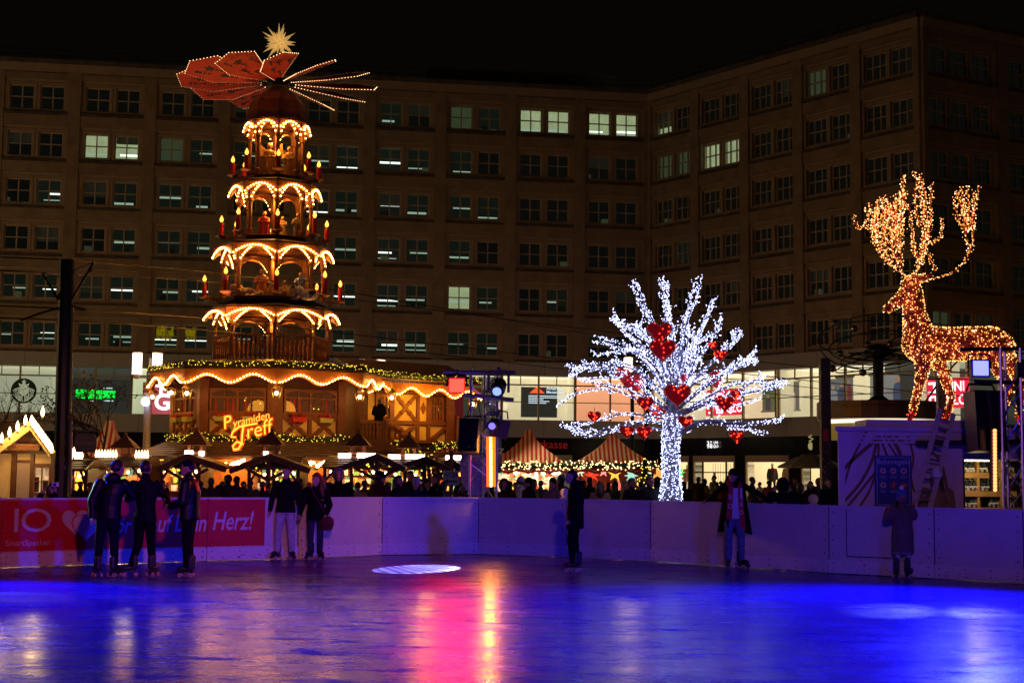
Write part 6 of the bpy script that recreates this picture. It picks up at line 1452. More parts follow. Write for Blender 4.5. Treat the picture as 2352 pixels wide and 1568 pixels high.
for a in (
 (185, 1104, 41, B_, 'onlooker in a black jacket just right of the black mast', BLK, BLK, HAIRB, 'short'),
 (207, 1106, 42, 2.6, 'onlooker in an amber brown jacket at the lit left counter', cloth((.28, .13, .03)), BLK, HAIRB, 'short'),
 (372, 1100, 38, 2.4, 'onlooker in dark blue half hidden between the skaters', NAVY, BLK, HAIRB, 'short'),
 (485, 1096, 37, B_, 'onlooker in a dark padded jacket nearest right of the capped skater', BLK, BLK, HAIRB, 'short', .05),
 (512, 1104, 42, 2.0, 'onlooker in a flat dark cap, head turned, behind the padded jackets', GREYC, BLK, HAIRG, 'short'),
 (524, 1088, 38, B_, 'broad onlooker in a black bobble hat seen from behind', BLK, BLK, HAIRB, 'short', .07, 1.15, BLK),
 (544, 1092, 37, 2.9, 'tall onlooker in a black coat below the neon sign', BLK, BLK, HAIRB, 'short', .05),
 (575, 1100, 40, B_, 'onlooker in an olive jacket seen from behind, left of the tall skater', OLIVE, BLK, HAIRB, 'short', .03),
 (603, 1104, 40.5, 2.8, 'onlooker in a knitted dark cap beside the olive jacket', BLK, BLK, HAIRG, 'short', .03, .95, GREYC),
 (690, 1098, 41, 2.4, 'onlooker in dark green between the couple', cloth((.03, .05, .04)), BLK, HAIRB, 'short'),
 (742, 1092, 44, 1.2, 'onlooker in a grey bobble cap behind the red haired skater', GREYC, BLK, HAIRG, 'short', .02, 1.0, cloth((.25, .25, .27))),
 (822, 1106, 38, B_, 'onlooker in a beige quilted jacket right of the hooded man', TAN, BLK, HAIRB, 'short', .04),
 (838, 1102, 42, 2.3, 'onlooker in brown with bent head behind the beige jacket', BROWN, BLK, HAIRG, 'short'),
 (874, 1080, 33, 2.3, 'tall onlooker in a black beanie and black coat under the staircase hut', BLK, BLK, HAIRB, 'short', .05, 1.1, BLK),
 (893, 1106, 38, .6, 'onlooker with dark hair peeking past the tall black beanie', WINE, BLK, HAIRB, 'short'),
 (915, 1090, 34, 1.2, 'woman with long dark hair, black coat and striped scarf', BLK, BLK, HAIRG, 'long', .02, .98),
 (943, 1080, 38, .1, 'tall man with short hair facing the rink behind the pale headscarf', BLK, BLK, HAIRB, 'short', .04, 1.08),
 (957, 1094, 32, -.3, 'older woman in glasses and a pale grey headscarf looking at the rink', BLK, BLK, HAIRB, 'short', .05, 1.0, cloth((.40, .40, .43))),
 (979, 1100, 35, 1.0, 'woman with dark wavy hair right of the pale headscarf', BLK, BLK, HAIRB, 'long', .02, .95),
 (1000, 1088, 35, -1.0, 'bearded onlooker in a dark jacket left of the toilet sign', BLK, BLK, HAIRB, 'short', .04),
 (1020, 1104, 40, 2.2, 'short onlooker in a grey jacket beside the toilet sign post', GREYC, BLK, HAIRG, 'short', .04, .95),
 (1052, 1092, 43, 1.7, 'onlooker in a dark jacket in profile right of the toilet sign', BLK, BLK, HAIRB, 'short'),
 (1066, 1108, 34, -.6, 'person in a burgundy hooded jacket at the foot of the stage truss', WINE, BLK, HAIRB, 'hood', .05, 1.0),
 (1158, 1100, 33.5, -.1, 'man in a dark hooded jacket right beside the orange light bar', cloth((.05, .015, .012)), BLK, HAIRB, 'hood', .05, 1.0),
 (1185, 1106, 40, .4, 'onlooker in a red jacket at the goods stall', cloth((.4, .03, .03)), BLK, HAIRB, 'short'),
 (1197, 1091, 36, 1.4, 'man in a cream quilted jacket and grey cap at the goods stall', CREAM, BLK, HAIRB, 'short', .04, 1.0, cloth((.35, .35, .36)), True, .8, None, skin_d),
 (1214, 1094, 35, -1.3, 'bearded man in a black beanie and dark jacket beside the cream jacket', BLK, BLK, HAIRB, 'short', .05, 1.05, BLK),
 (1226, 1098, 40, 2.0, 'woman in an ochre coat behind the black beanie man', cloth((.22, .14, .04)), BLK, HAIRG, 'long', .02, .95),
 (1270, 1095, 34, -.5, 'young woman with long fair hair, black beanie and taupe coat', cloth((.24, .17, .13)), BLK, HAIRL, 'long', .02, .95, BLK),
 (1288, 1090, 36, -2.2, 'dark haired man in a black jacket turned from the rink beside the fair haired woman', BLK, BLK, HAIRB, 'short', .05),
 (1355, 1094, 44, 2.6, 'dark onlooker under the red paper star', BLK, BLK, HAIRB, 'short'),
 (1378, 1104, 36, B_, 'woman with long brown hair and a beige checked coat seen from behind', cloth((.28, .2, .12)), BLK, HAIRG, 'long', .02, .98),
 (1414, 1102, 42, 2.4, 'onlooker with dark hair in a dark coat below the low red star', BLK, BLK, HAIRB, 'long', .02, .95),
 (1436, 1102, 40, 1.2, 'woman in a caramel coat with fair hair below the star stall', cloth((.28, .16, .05)), BLK, HAIRL, 'long', .02, .95),
 (1452, 1096, 35, .9, 'bearded man in a black open jacket over a pale shirt', cloth((.02, .02, .022)), BLK, HAIRB, 'short', .04, 1.05),
 (1492, 1092, 35, .7, 'man with pale shirt and dark jacket just left of the white tree trunk', cloth((.025, .025, .03)), BLK, HAIRB, 'short', .04, 1.1),
 (1570, 1104, 50, 2.6, 'dark onlooker just right of the white tree trunk', BLK, BLK, HAIRB, 'short', .05),
 (1604, 1094, 62, B_, 'passer-by in a long black coat left of the glass shop doors', BLK, BLK, HAIRB, 'short', .06, 1.1),
 (1619, 1098, 62, 2.0, 'passer-by with a shoulder bag walking close behind the long black coat', GREYC, BLK, HAIRB, 'short', .02, .95),
 (1640, 1090, 64, -1.2, 'passer-by in an olive parka striding left past the glass doors', OLIVE, BLK, HAIRB, 'short', .05),
 (1728, 1094, 54, 1.4, 'passer-by in a grey jacket right behind the skater with spread arms', GREYC, BLK, HAIRB, 'short', .03),
 (1766, 1102, 58, 2.4, 'passer-by in a wine red jacket before the lit shop window', cloth((.16, .03, .04)), BLK, HAIRB, 'short', .03),
 (1826, 1096, 52, .5, 'passer-by in a brown jacket right of the fur hooded parka', BROWN, BLK, HAIRB, 'short', .03),
 (1838, 1108, 29, B_, 'dark haired child in a black jacket beside the fur hooded parka', BLK, BLK, HAIRB, 'short', .05, .9),
 (1862, 1104, 44, .3, 'onlooker with long dark hair in a black jacket left of the dark post', BLK, BLK, HAIRB, 'long', .03, .95),
 (1880, 1098, 55, B_, 'person in a camel coat and hood left of the dark post', cloth((.32, .2, .1)), BLK, HAIRB, 'hood', .05, 1.0),
 (1903, 1096, 36, .2, 'man in a dark jacket standing at the dark post', BLK, BLK, HAIRB, 'short', .05),
 (228, 1110, 46, 2.2, 'onlooker in a rust coloured jacket half hidden by the shiny puffer jacket', cloth((.16, .06, .03)), BLK, HAIRB, 'short', .03),
 (352, 1106, 45, 1.0, 'onlooker with fair hair between the second and third skater', GREYC, BLK, HAIRL, 'long', .02, .95),
 (462, 1104, 44, 2.8, 'onlooker in a dark green jacket close behind the capped skater', cloth((.02, .04, .025)), BLK, HAIRB, 'short', .03),
 (560, 1104, 45, 1.6, 'onlooker in a plum jacket behind the tall black coat', cloth((.09, .03, .06)), BLK, HAIRG, 'short', .03),
 (618, 1108, 46, 2.4, 'onlooker in a pale grey jacket just left of the tall skater', cloth((.22, .22, .22)), BLK, HAIRB, 'short', .03),
 (710, 1106, 46, .4, 'onlooker in a mustard jacket seen between the couple', cloth((.22, .14, .03)), BLK, HAIRG, 'short', .03),
 (806, 1104, 45, 2.0, 'onlooker in a dark blue jacket just right of the grey hood', NAVY, BLK, HAIRB, 'short', .03),
 (856, 1108, 44, -.5, 'woman with fair hair in a cream jacket behind the beige quilted jacket', CREAM, BLK, HAIRL, 'long', .02, .95),
 (906, 1110, 45, 2.7, 'onlooker in a red jacket deep under the staircase hut porch', cloth((.28, .03, .03)), BLK, HAIRB, 'short', .03),
 (968, 1110, 46, 1.9, 'onlooker in an olive jacket behind the grey headscarf', OLIVE, BLK, HAIRG, 'short', .03),
 (1013, 1110, 47, -1.4, 'onlooker in a light blue jacket left of the toilet sign post', cloth((.12, .17, .25)), BLK, HAIRB, 'short', .03),
 (1172, 1104, 46, 2.6, 'onlooker in a brown jacket in front of the goods stall counter', BROWN, BLK, HAIRB, 'short', .03),
 (1242, 1102, 46, B_, 'onlooker in a grey parka facing the pale goods', GREYC, BLK, HAIRG, 'short', .03),
 (1340, 1102, 48, 2.2, 'onlooker in a maroon jacket at the left end of the star stall', WINE, BLK, HAIRB, 'short', .03),
 (1397, 1106, 48, B_, 'onlooker in a black jacket gazing up at the paper stars', BLK, BLK, HAIRB, 'short', .03),
 (1472, 1106, 48, 2.5, 'onlooker in a tan jacket at the right end of the star stall', TAN, BLK, HAIRG, 'short', .03),
 (1656, 1104, 70, 1.3, 'distant passer-by in a red coat in front of the glass doors', cloth((.3, .04, .04)), BLK, HAIRB, 'short', .03),
 (1745, 1106, 70, -1.2, 'distant passer-by in a pale coat before the largest shop window', CREAM, BLK, HAIRG, 'short', .03)):
    variant(*a)
# person on the tavern landing
a = wp(ul(850), zl, .85); t, q = person('person in a black hooded jacket on the tavern landing, back to the square', a, std(1.72, 0, el=(-.25, .0, 1.12), wl=(-.1, .2, 1.0), er=(.25, 0, 1.12), wr=(.1, .2, 1.0)), (BLK, cloth((.03, .035, .05))), yaw=-2.4, coat=.8, puffy=.03, voxel=.018); hair_cap(t, q, HAIRB); hood(t, q, BLK, 1.05, up=False); face_parts(t, q)
# mannequins in the lit shop windows
def mannequin(label, px, top, coatc, W, d, scarf=None, trousers=BLK):
    u, z = U(W, px, top); p = W.p(u, PLAZA, d); s = (z-.55)/1.75; mb = MB()
    t = thing('mannequin', label, 'mannequin', (p.x, p.y, .52), 0, 'shop window mannequins')
    b = Body(); J = std(1.75, 0); v = lambda k: Vector(J[k])
    b.loft(1, [((0, 0, .78), .2, .15, 0), ((0, 0, 1.1), .18, .14, 0), ((0, 0, 1.36), .19, .13, 0), ((0, 0, 1.48), .08, .08, 0)])
    for a_, e_, w_ in (('sl', 'el', 'wl'), ('sr', 'er', 'wr')): b.cap(1, v(a_), v(e_), .075, .065); b.cap(1, v(e_), v(w_), .065, .05); b.cap(0, v(w_), v(w_)+Vector((0, -.02, -.13)), .035, .02)
    for a_, e_, w_ in (('hl', 'kl', 'al'), ('hr', 'kr', 'ar')): b.cap(2, v(a_), v(e_), .09, .065); b.cap(2, v(e_), v(w_), .065, .05)
    b.loft(0, [((0, 0, 1.46), .05, .05, 0), ((0, 0, 1.54), .05, .06, 0), ((0, 0, 1.60), .08, .10, 0), ((0, 0, 1.70), .08, .1, 0), ((0, 0, 1.76), .04, .05, 0)])
    me, idx = b.fuse('figure', .03)
    for m_ in (WHITE, coatc, trousers): me.materials.append(m_)
    me.polygons.foreach_set('material_index', idx); o = bpy.data.objects.new('figure', me); COL.objects.link(o); o.parent = t
    if scarf: mb = MB(); mb.tube([(-.1, -.1, 1.40), (-.02, -.16, 1.46), (.1, -.1, 1.44), (.06, -.18, 1.2)], .05, 6); mb.build('scarf', scarf, t)
    t.scale = (s, s, s)
for a in (('mannequin in a black jacket with a red scarf in the largest shop window', 1765, 1062, GREYC, -.4, cloth((.5, .03, .05))), ('mannequin in a beige jacket over mustard, middle of the largest shop window', 1791, 1061, TAN, -.8, cloth((.5, .3, .05))), ('mannequin in a cream puffer jacket at the right of the largest shop window', 1816, 1062, CREAM, -.4, None),
          ('mannequin in a pink puffer jacket and red scarf beside the white tree trunk', 1567, 1066, cloth((.5, .25, .25)), -.5, cloth((.5, .03, .05))), ('mannequin in a yellow scarf beside the pink puffer jacket', 1559, 1064, cloth((.4, .3, .05)), -.9, None)):
    mannequin(a[0], a[1], a[2], a[3], W2, a[4], a[5])
# ================================================================== WHITE LIGHT TREE with hearts
TD = 35.0
base_ = P(1541, 1160, TD); tr = thing('light_tree', 'leafless tree sculpture wrapped in white lights and hung with red hearts', 'light tree', (base_.x, TD, PLAZA))
bark = mat('white_wrap', (.30, .31, .40), .5, var=.2, vscale=6); TBULB = glow('cold_bulb', (.52, .57, 1.0), 5.5); wirem = mat('wire_grey', (.10, .10, .13), .5)
rt = random.Random(11)
def T3(px, py, dy=0.0): return P(px, py, TD+dy)
tk = MB(); tr_pts = [(1541, 1165), (1541, 1140), (1542, 1100), (1541, 1060), (1540, 1020), (1542, 990), (1545, 955), (1548, 920)]
tk.tube([T3(*p) for p in tr_pts], [.28, .24, .19, .17, .16, .19, .17, .12], 14)
trunk = tk.build('trunk', bark, tr, smooth=True, world=True)
nt_b = MB(); nt_w = MB()
def bulbs_on(pts, rad, dens, spread, r=(.007, .017)):
    for a, b in zip(pts[:-1], pts[1:]):
        L = (b-a).length; n = max(1, int(L*dens+rt.random()))
        for i in range(n):
            p = a+(b-a)*rt.random(); v = Vector((rt.gauss(0, 1), rt.gauss(0, 1), rt.gauss(0, 1))).normalized(); nt_b.bulb(p+v*(rad+spread*rt.random()), rt.uniform(*r))
tpts = [T3(*p) for p in tr_pts]
for s in range(9):     # lattice of wires round the trunk, a bulb at each crossing
    for q in (-1, 1):
        pts = []
        for i in range(26):
            t = i/25; z = tpts[0].z+(tpts[6].z-tpts[0].z)*t; rr_ = np.interp(t, [0, .15, .35, .6, .8, 1], [.29, .245, .20, .18, .20, .2]); a = 2*math.pi*s/9+q*t*2.6
            x = np.interp(z, [p.z for p in tpts], [p.x for p in tpts]); p = Vector((x+rr_*math.cos(a), TD+rr_*math.sin(a), z)); pts.append(p)
            for _ in range(3): nt_b.bulb(p+Vector((math.cos(a)*.02+rt.gauss(0, .02), math.sin(a)*.02+rt.gauss(0, .02), rt.gauss(0, .035))), rt.uniform(.007, .015))
        nt_w.tube(pts, .008, 3)
main = [  # branch courses traced on the picture: (pixels), depth drift towards the tip
 [(1545, 960), (1500, 940), (1440, 905), (1380, 893), (1320, 905), (1285, 930)], [(1545, 975), (1490, 968), (1430, 978), (1370, 988), (1330, 988), (1300, 980)], [(1540, 985), (1480, 985), (1410, 990), (1350, 1000), (1312, 985)],
 [(1545, 950), (1490, 915), (1430, 890), (1370, 880), (1325, 868), (1288, 938)][:5], [(1545, 945), (1485, 900), (1430, 860), (1370, 845), (1314, 845)], [(1545, 945), (1500, 880), (1450, 840), (1400, 835), (1340, 840), (1318, 850)],
 [(1545, 940), (1510, 870), (1470, 820), (1430, 800), (1367, 785)], [(1545, 935), (1515, 860), (1480, 800), (1440, 770), (1412, 735)], [(1545, 930), (1520, 850), (1490, 790), (1450, 760), (1410, 742)], [(1546, 920), (1520, 840), (1490, 790), (1470, 765), (1457, 748)],
 [(1546, 915), (1530, 830), (1505, 760), (1475, 710), (1452, 655)], [(1547, 905), (1545, 820), (1530, 740), (1525, 690), (1520, 652)], [(1548, 905), (1550, 820), (1545, 760), (1532, 700)], [(1549, 915), (1560, 830), (1570, 740), (1585, 695), (1595, 652)], [(1549, 920), (1570, 840), (1580, 780), (1578, 735)],
 [(1550, 925), (1580, 850), (1605, 780), (1620, 740), (1638, 698)], [(1550, 930), (1590, 850), (1630, 790), (1658, 738)], [(1550, 930), (1585, 860), (1600, 810), (1605, 760)], [(1551, 940), (1600, 870), (1650, 820), (1690, 785), (1703, 762)], [(1551, 945), (1610, 890), (1660, 850), (1710, 830), (1735, 805)], [(1551, 945), (1620, 890), (1680, 850), (1720, 835), (1738, 830)],
 [(1552, 955), (1620, 915), (1680, 885), (1740, 880), (1800, 884)], [(1552, 955), (1630, 920), (1700, 905), (1760, 895), (1790, 886)], [(1552, 960), (1630, 925), (1690, 900), (1740, 870), (1752, 866)], [(1548, 1000), (1575, 985), (1620, 968), (1680, 972), (1740, 972), (1795, 963)], [(1548, 1005), (1580, 985), (1640, 970), (1700, 985), (1750, 990)],
 [(1545, 965), (1490, 955), (1430, 950), (1380, 965), (1330, 975)], [(1550, 950), (1600, 930), (1650, 930), (1700, 930), (1745, 915)], [(1546, 930), (1500, 890), (1440, 870), (1390, 868), (1340, 872)], [(1546, 920), (1510, 850), (1460, 810), (1410, 810), (1370, 815)], [(1551, 925), (1595, 880), (1640, 865), (1680, 858)], [(1548, 910), (1560, 860), (1590, 800), (1630, 770)], [(1545, 910), (1515, 820), (1500, 770), (1490, 755)]]
for br in list(main)[5:23]:          # further courses between the traced ones
    jx, jy = rt.uniform(-16, 16), rt.uniform(-14, 14); n_ = len(br); main.append([(x+jx*(i/(n_-1)), y+jy*(i/(n_-1))) for i, (x, y) in enumerate(br)])
bm = MB()
def smooth(pts, k=5):
    out = []; n = len(pts)
    for i in range(n-1):
        p0, p1, p2, p3 = pts[max(i-1, 0)], pts[i], pts[i+1], pts[min(i+2, n-1)]
        for j in range(k):
            t = j/k; out.append(.5*((2*p1)+(p2-p0)*t+(2*p0-5*p1+4*p2-p3)*t*t+(3*p1-p0-3*p2+p3)*t**3))
    return out+[pts[-1]]
for bi, br in enumerate(main):
    drift = rt.uniform(-1.6, 1.6); n = len(br); big = bi in (24,)
    pts = smooth([T3(x, y, drift*(i/(n-1))**1.2) for i, (x, y) in enumerate(br)], 5); m = len(pts)
    r0 = .10 if big else .024
    bm.tube(pts, [r0*(1-i/(m-1))**.8+.010 for i in range(m)], 6); bulbs_on(pts[2:], .015, 36 if not big else 80, .034 if not big else .07)
    for i in range(3, m):           # side twigs carry their own lights
        d = (pts[i]-pts[i-1]).normalized(); v = (d*.95+Vector((rt.gauss(0, .5), rt.gauss(0, .5), rt.gauss(.12, .5)))).normalized(); L = rt.uniform(.10, .36)*(1.15-.5*i/m)
        q = [pts[i], pts[i]+v*L*.5+Vector((0, 0, .01)), pts[i]+v*L+Vector((0, 0, rt.uniform(-.02, .06)))]; bm.tube(q, [.008, .006, .004], 3); bulbs_on(q, .01, 32, .035)
bm.build('branches', bark, tr, smooth=True, world=True); nt_w.build('wire_lattice', wirem, tr, world=True); nt_b.build('light_bulbs', TBULB, tr, world=True)
for (x, y, d, e) in ((1545, 820, -.3, 60), (1460, 900, -.5, 45), (1640, 890, -.5, 45), (1541, 1060, -.7, 40)): pass
hm = mat('glowing_red_glitter', (.60, .006, .012), .35, var=.6, vscale=28, bump=.9, bscale=45, em=(1.0, .008, .02), es=.07); hb = glow('heart_bulb', (1.0, .045, .012), 3.5, False)  # red glow put into the glitter so the hearts read bright
def heart(px, py, w, label, dy=-1.3, yaw=0.0, dark=False):
    s = w/2/FPX*(TD+dy); p = P(px, py, TD+dy); n, k = 28, 7; o2 = heart_outline(s, n); vs = []; fs = []
    for j in range(-k, k+1):
        t = j/k; f = math.sqrt(max(0, 1-t*t))**.8*.999+.001; 
        for a, b in o2: vs.append((a*f, t*s*.55, b*f))
    for j in range(2*k):
        for i in range(n): fs.append((j*n+i, j*n+(i+1) % n, (j+1)*n+(i+1) % n, (j+1)*n+i))
    mb = MB(); mb.add(vs, fs); rr_ = random.Random(int(px*7+py))
    for i in range(9 if not dark else 5):
        a, b = rr_.choice(o2); f = rr_.uniform(.2, .9); mb.bulb((a*f, -s*.55*math.sqrt(1-f*f)-.01, b*f), .022, 1)
    mb.tube([(0, 0, s*.4), (0, 0, s*1.3)], .008, 3)
    o = mb.build('heart_ornament', [hm, hb], None, smooth=True); o.location = p; o.rotation_euler = (0, 0, yaw)
    tag(o, label, 'heart ornament', 'red glitter hearts on the light tree')
for a in ((1515, 762, 60, 'topmost large red heart of the white light tree'), (1522, 803, 64, 'red heart just under the topmost one, cut by a lit branch'), (1556, 905, 64, 'large red heart low in front of the trunk top'), (1655, 815, 34, 'small bright red heart at the upper right of the tree'), (1637, 793, 24, 'tiny red heart above the small bright right one'),
          (1645, 868, 42, 'tall narrow red heart on the right side of the crown', -.2, .9), (1665, 925, 44, 'red heart before the red shop sign at the right'), (1690, 906, 24, 'small red heart peeping behind the one at the shop sign'), (1575, 967, 36, 'small red heart under the lowest right fork'), (1692, 1000, 36, 'red heart hanging alone below the long right branch'),
          (1480, 992, 38, 'red heart hanging lowest, right of its twin under the left branches'), (1440, 990, 36, 'red heart hanging low, left of its twin under the left branches'), (1365, 956, 32, 'red heart hanging farthest left on the tree'), (1482, 925, 40, 'bright red heart left of the large one at the trunk top'), (1455, 880, 60, 'wide red heart half buried in the left branches', .3, .5), (1430, 860, 38, 'red heart at the upper left behind lit twigs', .5, .4), (1510, 945, 44, 'dim red heart behind twigs just left of the trunk', .3), (1571, 868, 24, 'narrow red heart right of the trunk among upright branches', 0, 1.0)):
    heart(*a[:3], a[3], *(a[4:] or ()))

# ================================================================== REINDEER on the rental kiosk
KD = 26.3; DD = 27.4
kx0, kx1 = X(1925, KD, 1100), X(2212, KD, 1100); kz = P(2000, 990, KD).z
kio = thing('rental_kiosk', 'white rental kiosk with brown branch drawings and open shelves of roller skates', 'kiosk', (kx0, KD, PLAZA))
kw = mat('kiosk_white', (.66, .58, .70), .5, var=.16, vscale=1.6, bump=.1, bscale=5); kb = mat('branch_print', (.22, .11, .06), .6)
kxe = X(2420, KD); mb = MB(); mb.prism([(kx0, KD), (kx1, KD), (kx1+.8, KD+2.4), (kx0+.75, KD+2.4)], (0, 0, (PLAZA+kz)/2), (1, 0, 0), (0, 1, 0), kz-PLAZA); mb.box(((kx1+kxe)/2, KD+2.2, (PLAZA+kz)/2), (kxe-kx1, .4, kz-PLAZA)); mb.box(((kx1+kxe)/2, KD+1.0, kz-.25), (kxe-kx1, 2.0, .5)); mb.build('wall', kw, kio, world=True)
mb = MB(); mb.prism([(kx0-.06, KD-.08), (kxe, KD-.08), (kxe, KD+2.5), (kx0+.72, KD+2.5)], (0, 0, kz+.042), (1, 0, 0), (0, 1, 0), .08); mb.box(((kx0+kx1)/2+.4, KD+.5, kz+.15), (kx1-kx0-.3, .9, .14)); 
for k in range(3): mb.box(((kx0+kxe)/2, KD-.012, kz-.06-.07*k), (kxe-kx0, .02, .04))
mb.box((kx0+.06, KD-.02, (PLAZA+kz)/2), (.12, .03, kz-PLAZA-.3)); mb.build('roof_trim', kw, kio, world=True)
mb = MB()
def K(px, py, d=.004): return P(px, py, KD-d)
for path, w in (([(1937, 1120), (1955, 1060), (1975, 1020), (1990, 990)], .012), ([(1935, 1080), (1965, 1050), (2000, 1020), (2020, 1000)], .02), ([(1940, 1150), (1975, 1110), (2002, 1060), (2015, 1005)], .016), ([(2030, 1000), (2055, 1040), (2072, 1060), (2085, 1095)], .012), ([(2040, 998), (2060, 1025), (2070, 1050)], .02), ([(2020, 1000), (2035, 1040), (2042, 1060)], .014), ([(1975, 1163), (2000, 1120), (2016, 1060), (2018, 1005)], .012), ([(1948, 1162), (1990, 1110), (2010, 1085)], .014), ([(2055, 998), (2075, 1015), (2110, 1018), (2150, 1016), (2180, 1000)], .018), ([(2085, 1000), (2098, 1050), (2092, 1090), (2100, 1130)], .012), ([(2120, 1018), (2160, 1060), (2175, 1120)], .014), ([(2010, 1163), (2018, 1140), (2020, 1100)], .012)):
    pts = smooth([K(*p) for p in path], 5)
    for a, b in zip(pts[:-1], pts[1:]): mb.bar(a, b, w*1.6, .006, up=(0, 1, 0) if False else (0, 0, 1)) if False else mb.bar(a, b, .006, w*3.4, up=tuple((b-a).normalized().cross(Vector((0, 1, 0)))))
mb.build('branch_drawing', kb, kio, world=True)
# counter opening with shelves
shel = mat('shelf_pine', (.50, .30, .09), .6, var=.2, vscale=5, stretch=(1, 1, 6)); sd_ = KD+1.3
mb = MB(); xs0, xs1 = X(2200, sd_), X(2400, sd_); mb.box(((xs0+xs1)/2, sd_+.48, .9), (xs1-xs0, .03, 2.6))
shelf_y = (1046, 1088, 1130, 1168)
for py in shelf_y: z = P(2240, py, sd_).z; mb.box(((xs0+xs1)/2, sd_+.2, z), (xs1-xs0, .5, .05)); mb.box(((xs0+xs1)/2, sd_-.05, z-.03), (xs1-xs0, .03, .10))
mb.box(((xs0+xs1)/2, sd_+.2, P(2240, 1008, sd_).z), (xs1-xs0, .5, .06))
for px in (2200, 2245, 2298, 2352): mb.box((X(px, sd_), sd_+.2, .9), (.045, .5, 2.6))
mb.build('shelf', shel, kio, world=True)
lamp('POINT', 'kiosk_lamp', (X(2255, KD), KD+.65, kz-.55), 26, (1.0, .72, .35), size=.3)
mb = MB(); mb.box((X(2262, KD), KD+.65, kz-.50), (.7, .1, .05)); mb.build('kiosk_strip_lamp', glow('kiosk_strip', (1, .78, .45), 4.0), kio, world=True)
mb = MB(); mb.bar(P(2107, 1018, KD-.15), P(2352, 1015, KD-.15), .30, .10); mb.build('shutter_box', BLACK, kio, world=True)
mb = MB(); mb.bar((kx1, KD+.1, PLAZA), (kx1, KD+.1, kz), .1); mb.build('corner_post', BLACK, kio, world=True)
sk0 = None; n_ = 0
bootm = mat('skate_boot', (.035, .055, .07), .45); solem = mat('skate_white', (.7, .7, .7), .4)
desc = {0: 'top shelf', 1: 'second shelf', 2: 'third shelf', 3: 'lowest shelf'}
for si, py in enumerate(shelf_y):
    cols = ((2207, 2216, 2226, 2237, 2258, 2266, 2276, 2310), (2207, 2216, 2226, 2236, 2253, 2265, 2310, 2322), (2207, 2217, 2226, 2237, 2258, 2274, 2280, 2312), (2207, 2216, 2228, 2237, 2280, 2290, 2312, 2322))[si]
    for px in cols:
        z = P(px, py, sd_).z+.03; x = X(px, sd_)
        if sk0 is None:
            sk0 = thing('rental_skate', '', 'roller skate', (0, 0, 0), 0, 'dark rental skates with white soles on the kiosk shelves')
            mb = MB(); mb.lathe([(.045, .09), (.05, .12), (.045, .18), (.05, .26), (.035, .265)], 9, (0, .03, 0)); mb.ball((0, -.06, .12), .05, 8, sc=(.9, 1.6, .8)); mb.build('boot', bootm, sk0, smooth=True)
            mb = MB(); mb.box((0, -.03, .075), (.09, .25, .03)); mb.tube([(0, -.02, .2), (0, -.07, .24), (.01, -.1, .2)], .008, 4); 
            for a in (-.1, .05):
                for c in (-.04, .04): mb.tube([(c-.015, a, .03), (c+.015, a, .03)], .03, 8)
            mb.build('wheels_and_plate', solem, sk0); r = sk0
        else: r = copy_tree(sk0)
        r.location = (x, sd_+.1, z); r.rotation_euler = (0, 0, random.uniform(-.3, .3)); r['label'] = 'dark rental skate with white sole on the %s of the kiosk' % desc[si]; r['group'] = 'dark rental skates on the %s' % desc[si]
# rules board
sg = thing('rules_board', 'blue notice board of rink rules with six round pictograms on the kiosk', 'notice board', P(2052, 1163, KD-.05)); mb = MB(); A_, B2 = P(2010, 1163, KD-.05), P(2093, 1046, KD-.05)
w_, h_ = B2.x-A_.x, B2.z-A_.z; mb.box(((A_.x+B2.x)/2, KD-.05, (A_.z+B2.z)/2), (w_, .03, h_)); mb.build('panel', mat('board_blue', (.02, .06, .32), .4, var=.15), sg, world=True)
wl2 = mat('board_white', (.55, .58, .68), .5); fr = MB()
for a, b in (((.06, .04), (.94, .04)), ((.06, .96), (.94, .96)), ((.06, .04), (.06, .96)), ((.94, .04), (.94, .96))): fr.bar((A_.x+w_*a[0], KD-.068, A_.z+h_*a[1]), (A_.x+w_*b[0], KD-.068, A_.z+h_*b[1]), .008, .008)
fr.build('border', wl2, sg, world=True); text_obj('lettering', 'Bahnregeln', wl2, (A_.x+w_*.5, KD-.067, A_.z+h_*.83), (1, 0, 0), UZ, .135, sg)
for i in range(6):
    cx, cz = A_.x+w_*(.22+.28*(i % 3)), A_.z+h_*(.70 if i < 3 else .42); mb = MB(); r = .066; ci = lambda rr, m, y: mb.prism([(rr*math.cos(k*math.pi/10), rr*math.sin(k*math.pi/10)) for k in range(20)], (cx, y, cz), (1, 0, 0), UZ, .006, m)
    ci(r, 0, KD-.068); ci(r*.78, 1 if i not in (4, 5) else 0, KD-.073)
    if i in (0, 1, 3): mb.bar((cx-r*.5, KD-.078, cz-r*.5), (cx+r*.5, KD-.078, cz+r*.5), .006, .012); mb.ball((cx, KD-.076, cz), r*.35, 6, 2, sc=(1, .1, 1.2))
    if i == 2: mb.ball((cx, KD-.076, cz), r*.4, 8, 2, sc=(1, .1, 1))
    if i == 4: mb.box((cx, KD-.078, cz+.01), (.012, .004, .06), 0, 1); mb.box((cx, KD-.078, cz-.04), (.012, .004, .012), 0, 1)
    if i == 5: mb.box((cx, KD-.078, cz), (.08, .004, .018), 0, 1)
    mb.build('pictogram', [mat('picto_red', (.45, .03, .04), .5), wl2, BLACK], sg, world=True)
    mb = MB()
    for k in range(2): mb.box((cx, KD-.067, cz-.10-.03*k), (.13-.03*k, .004, .008))
    mb.build('caption', wl2, sg, world=True)
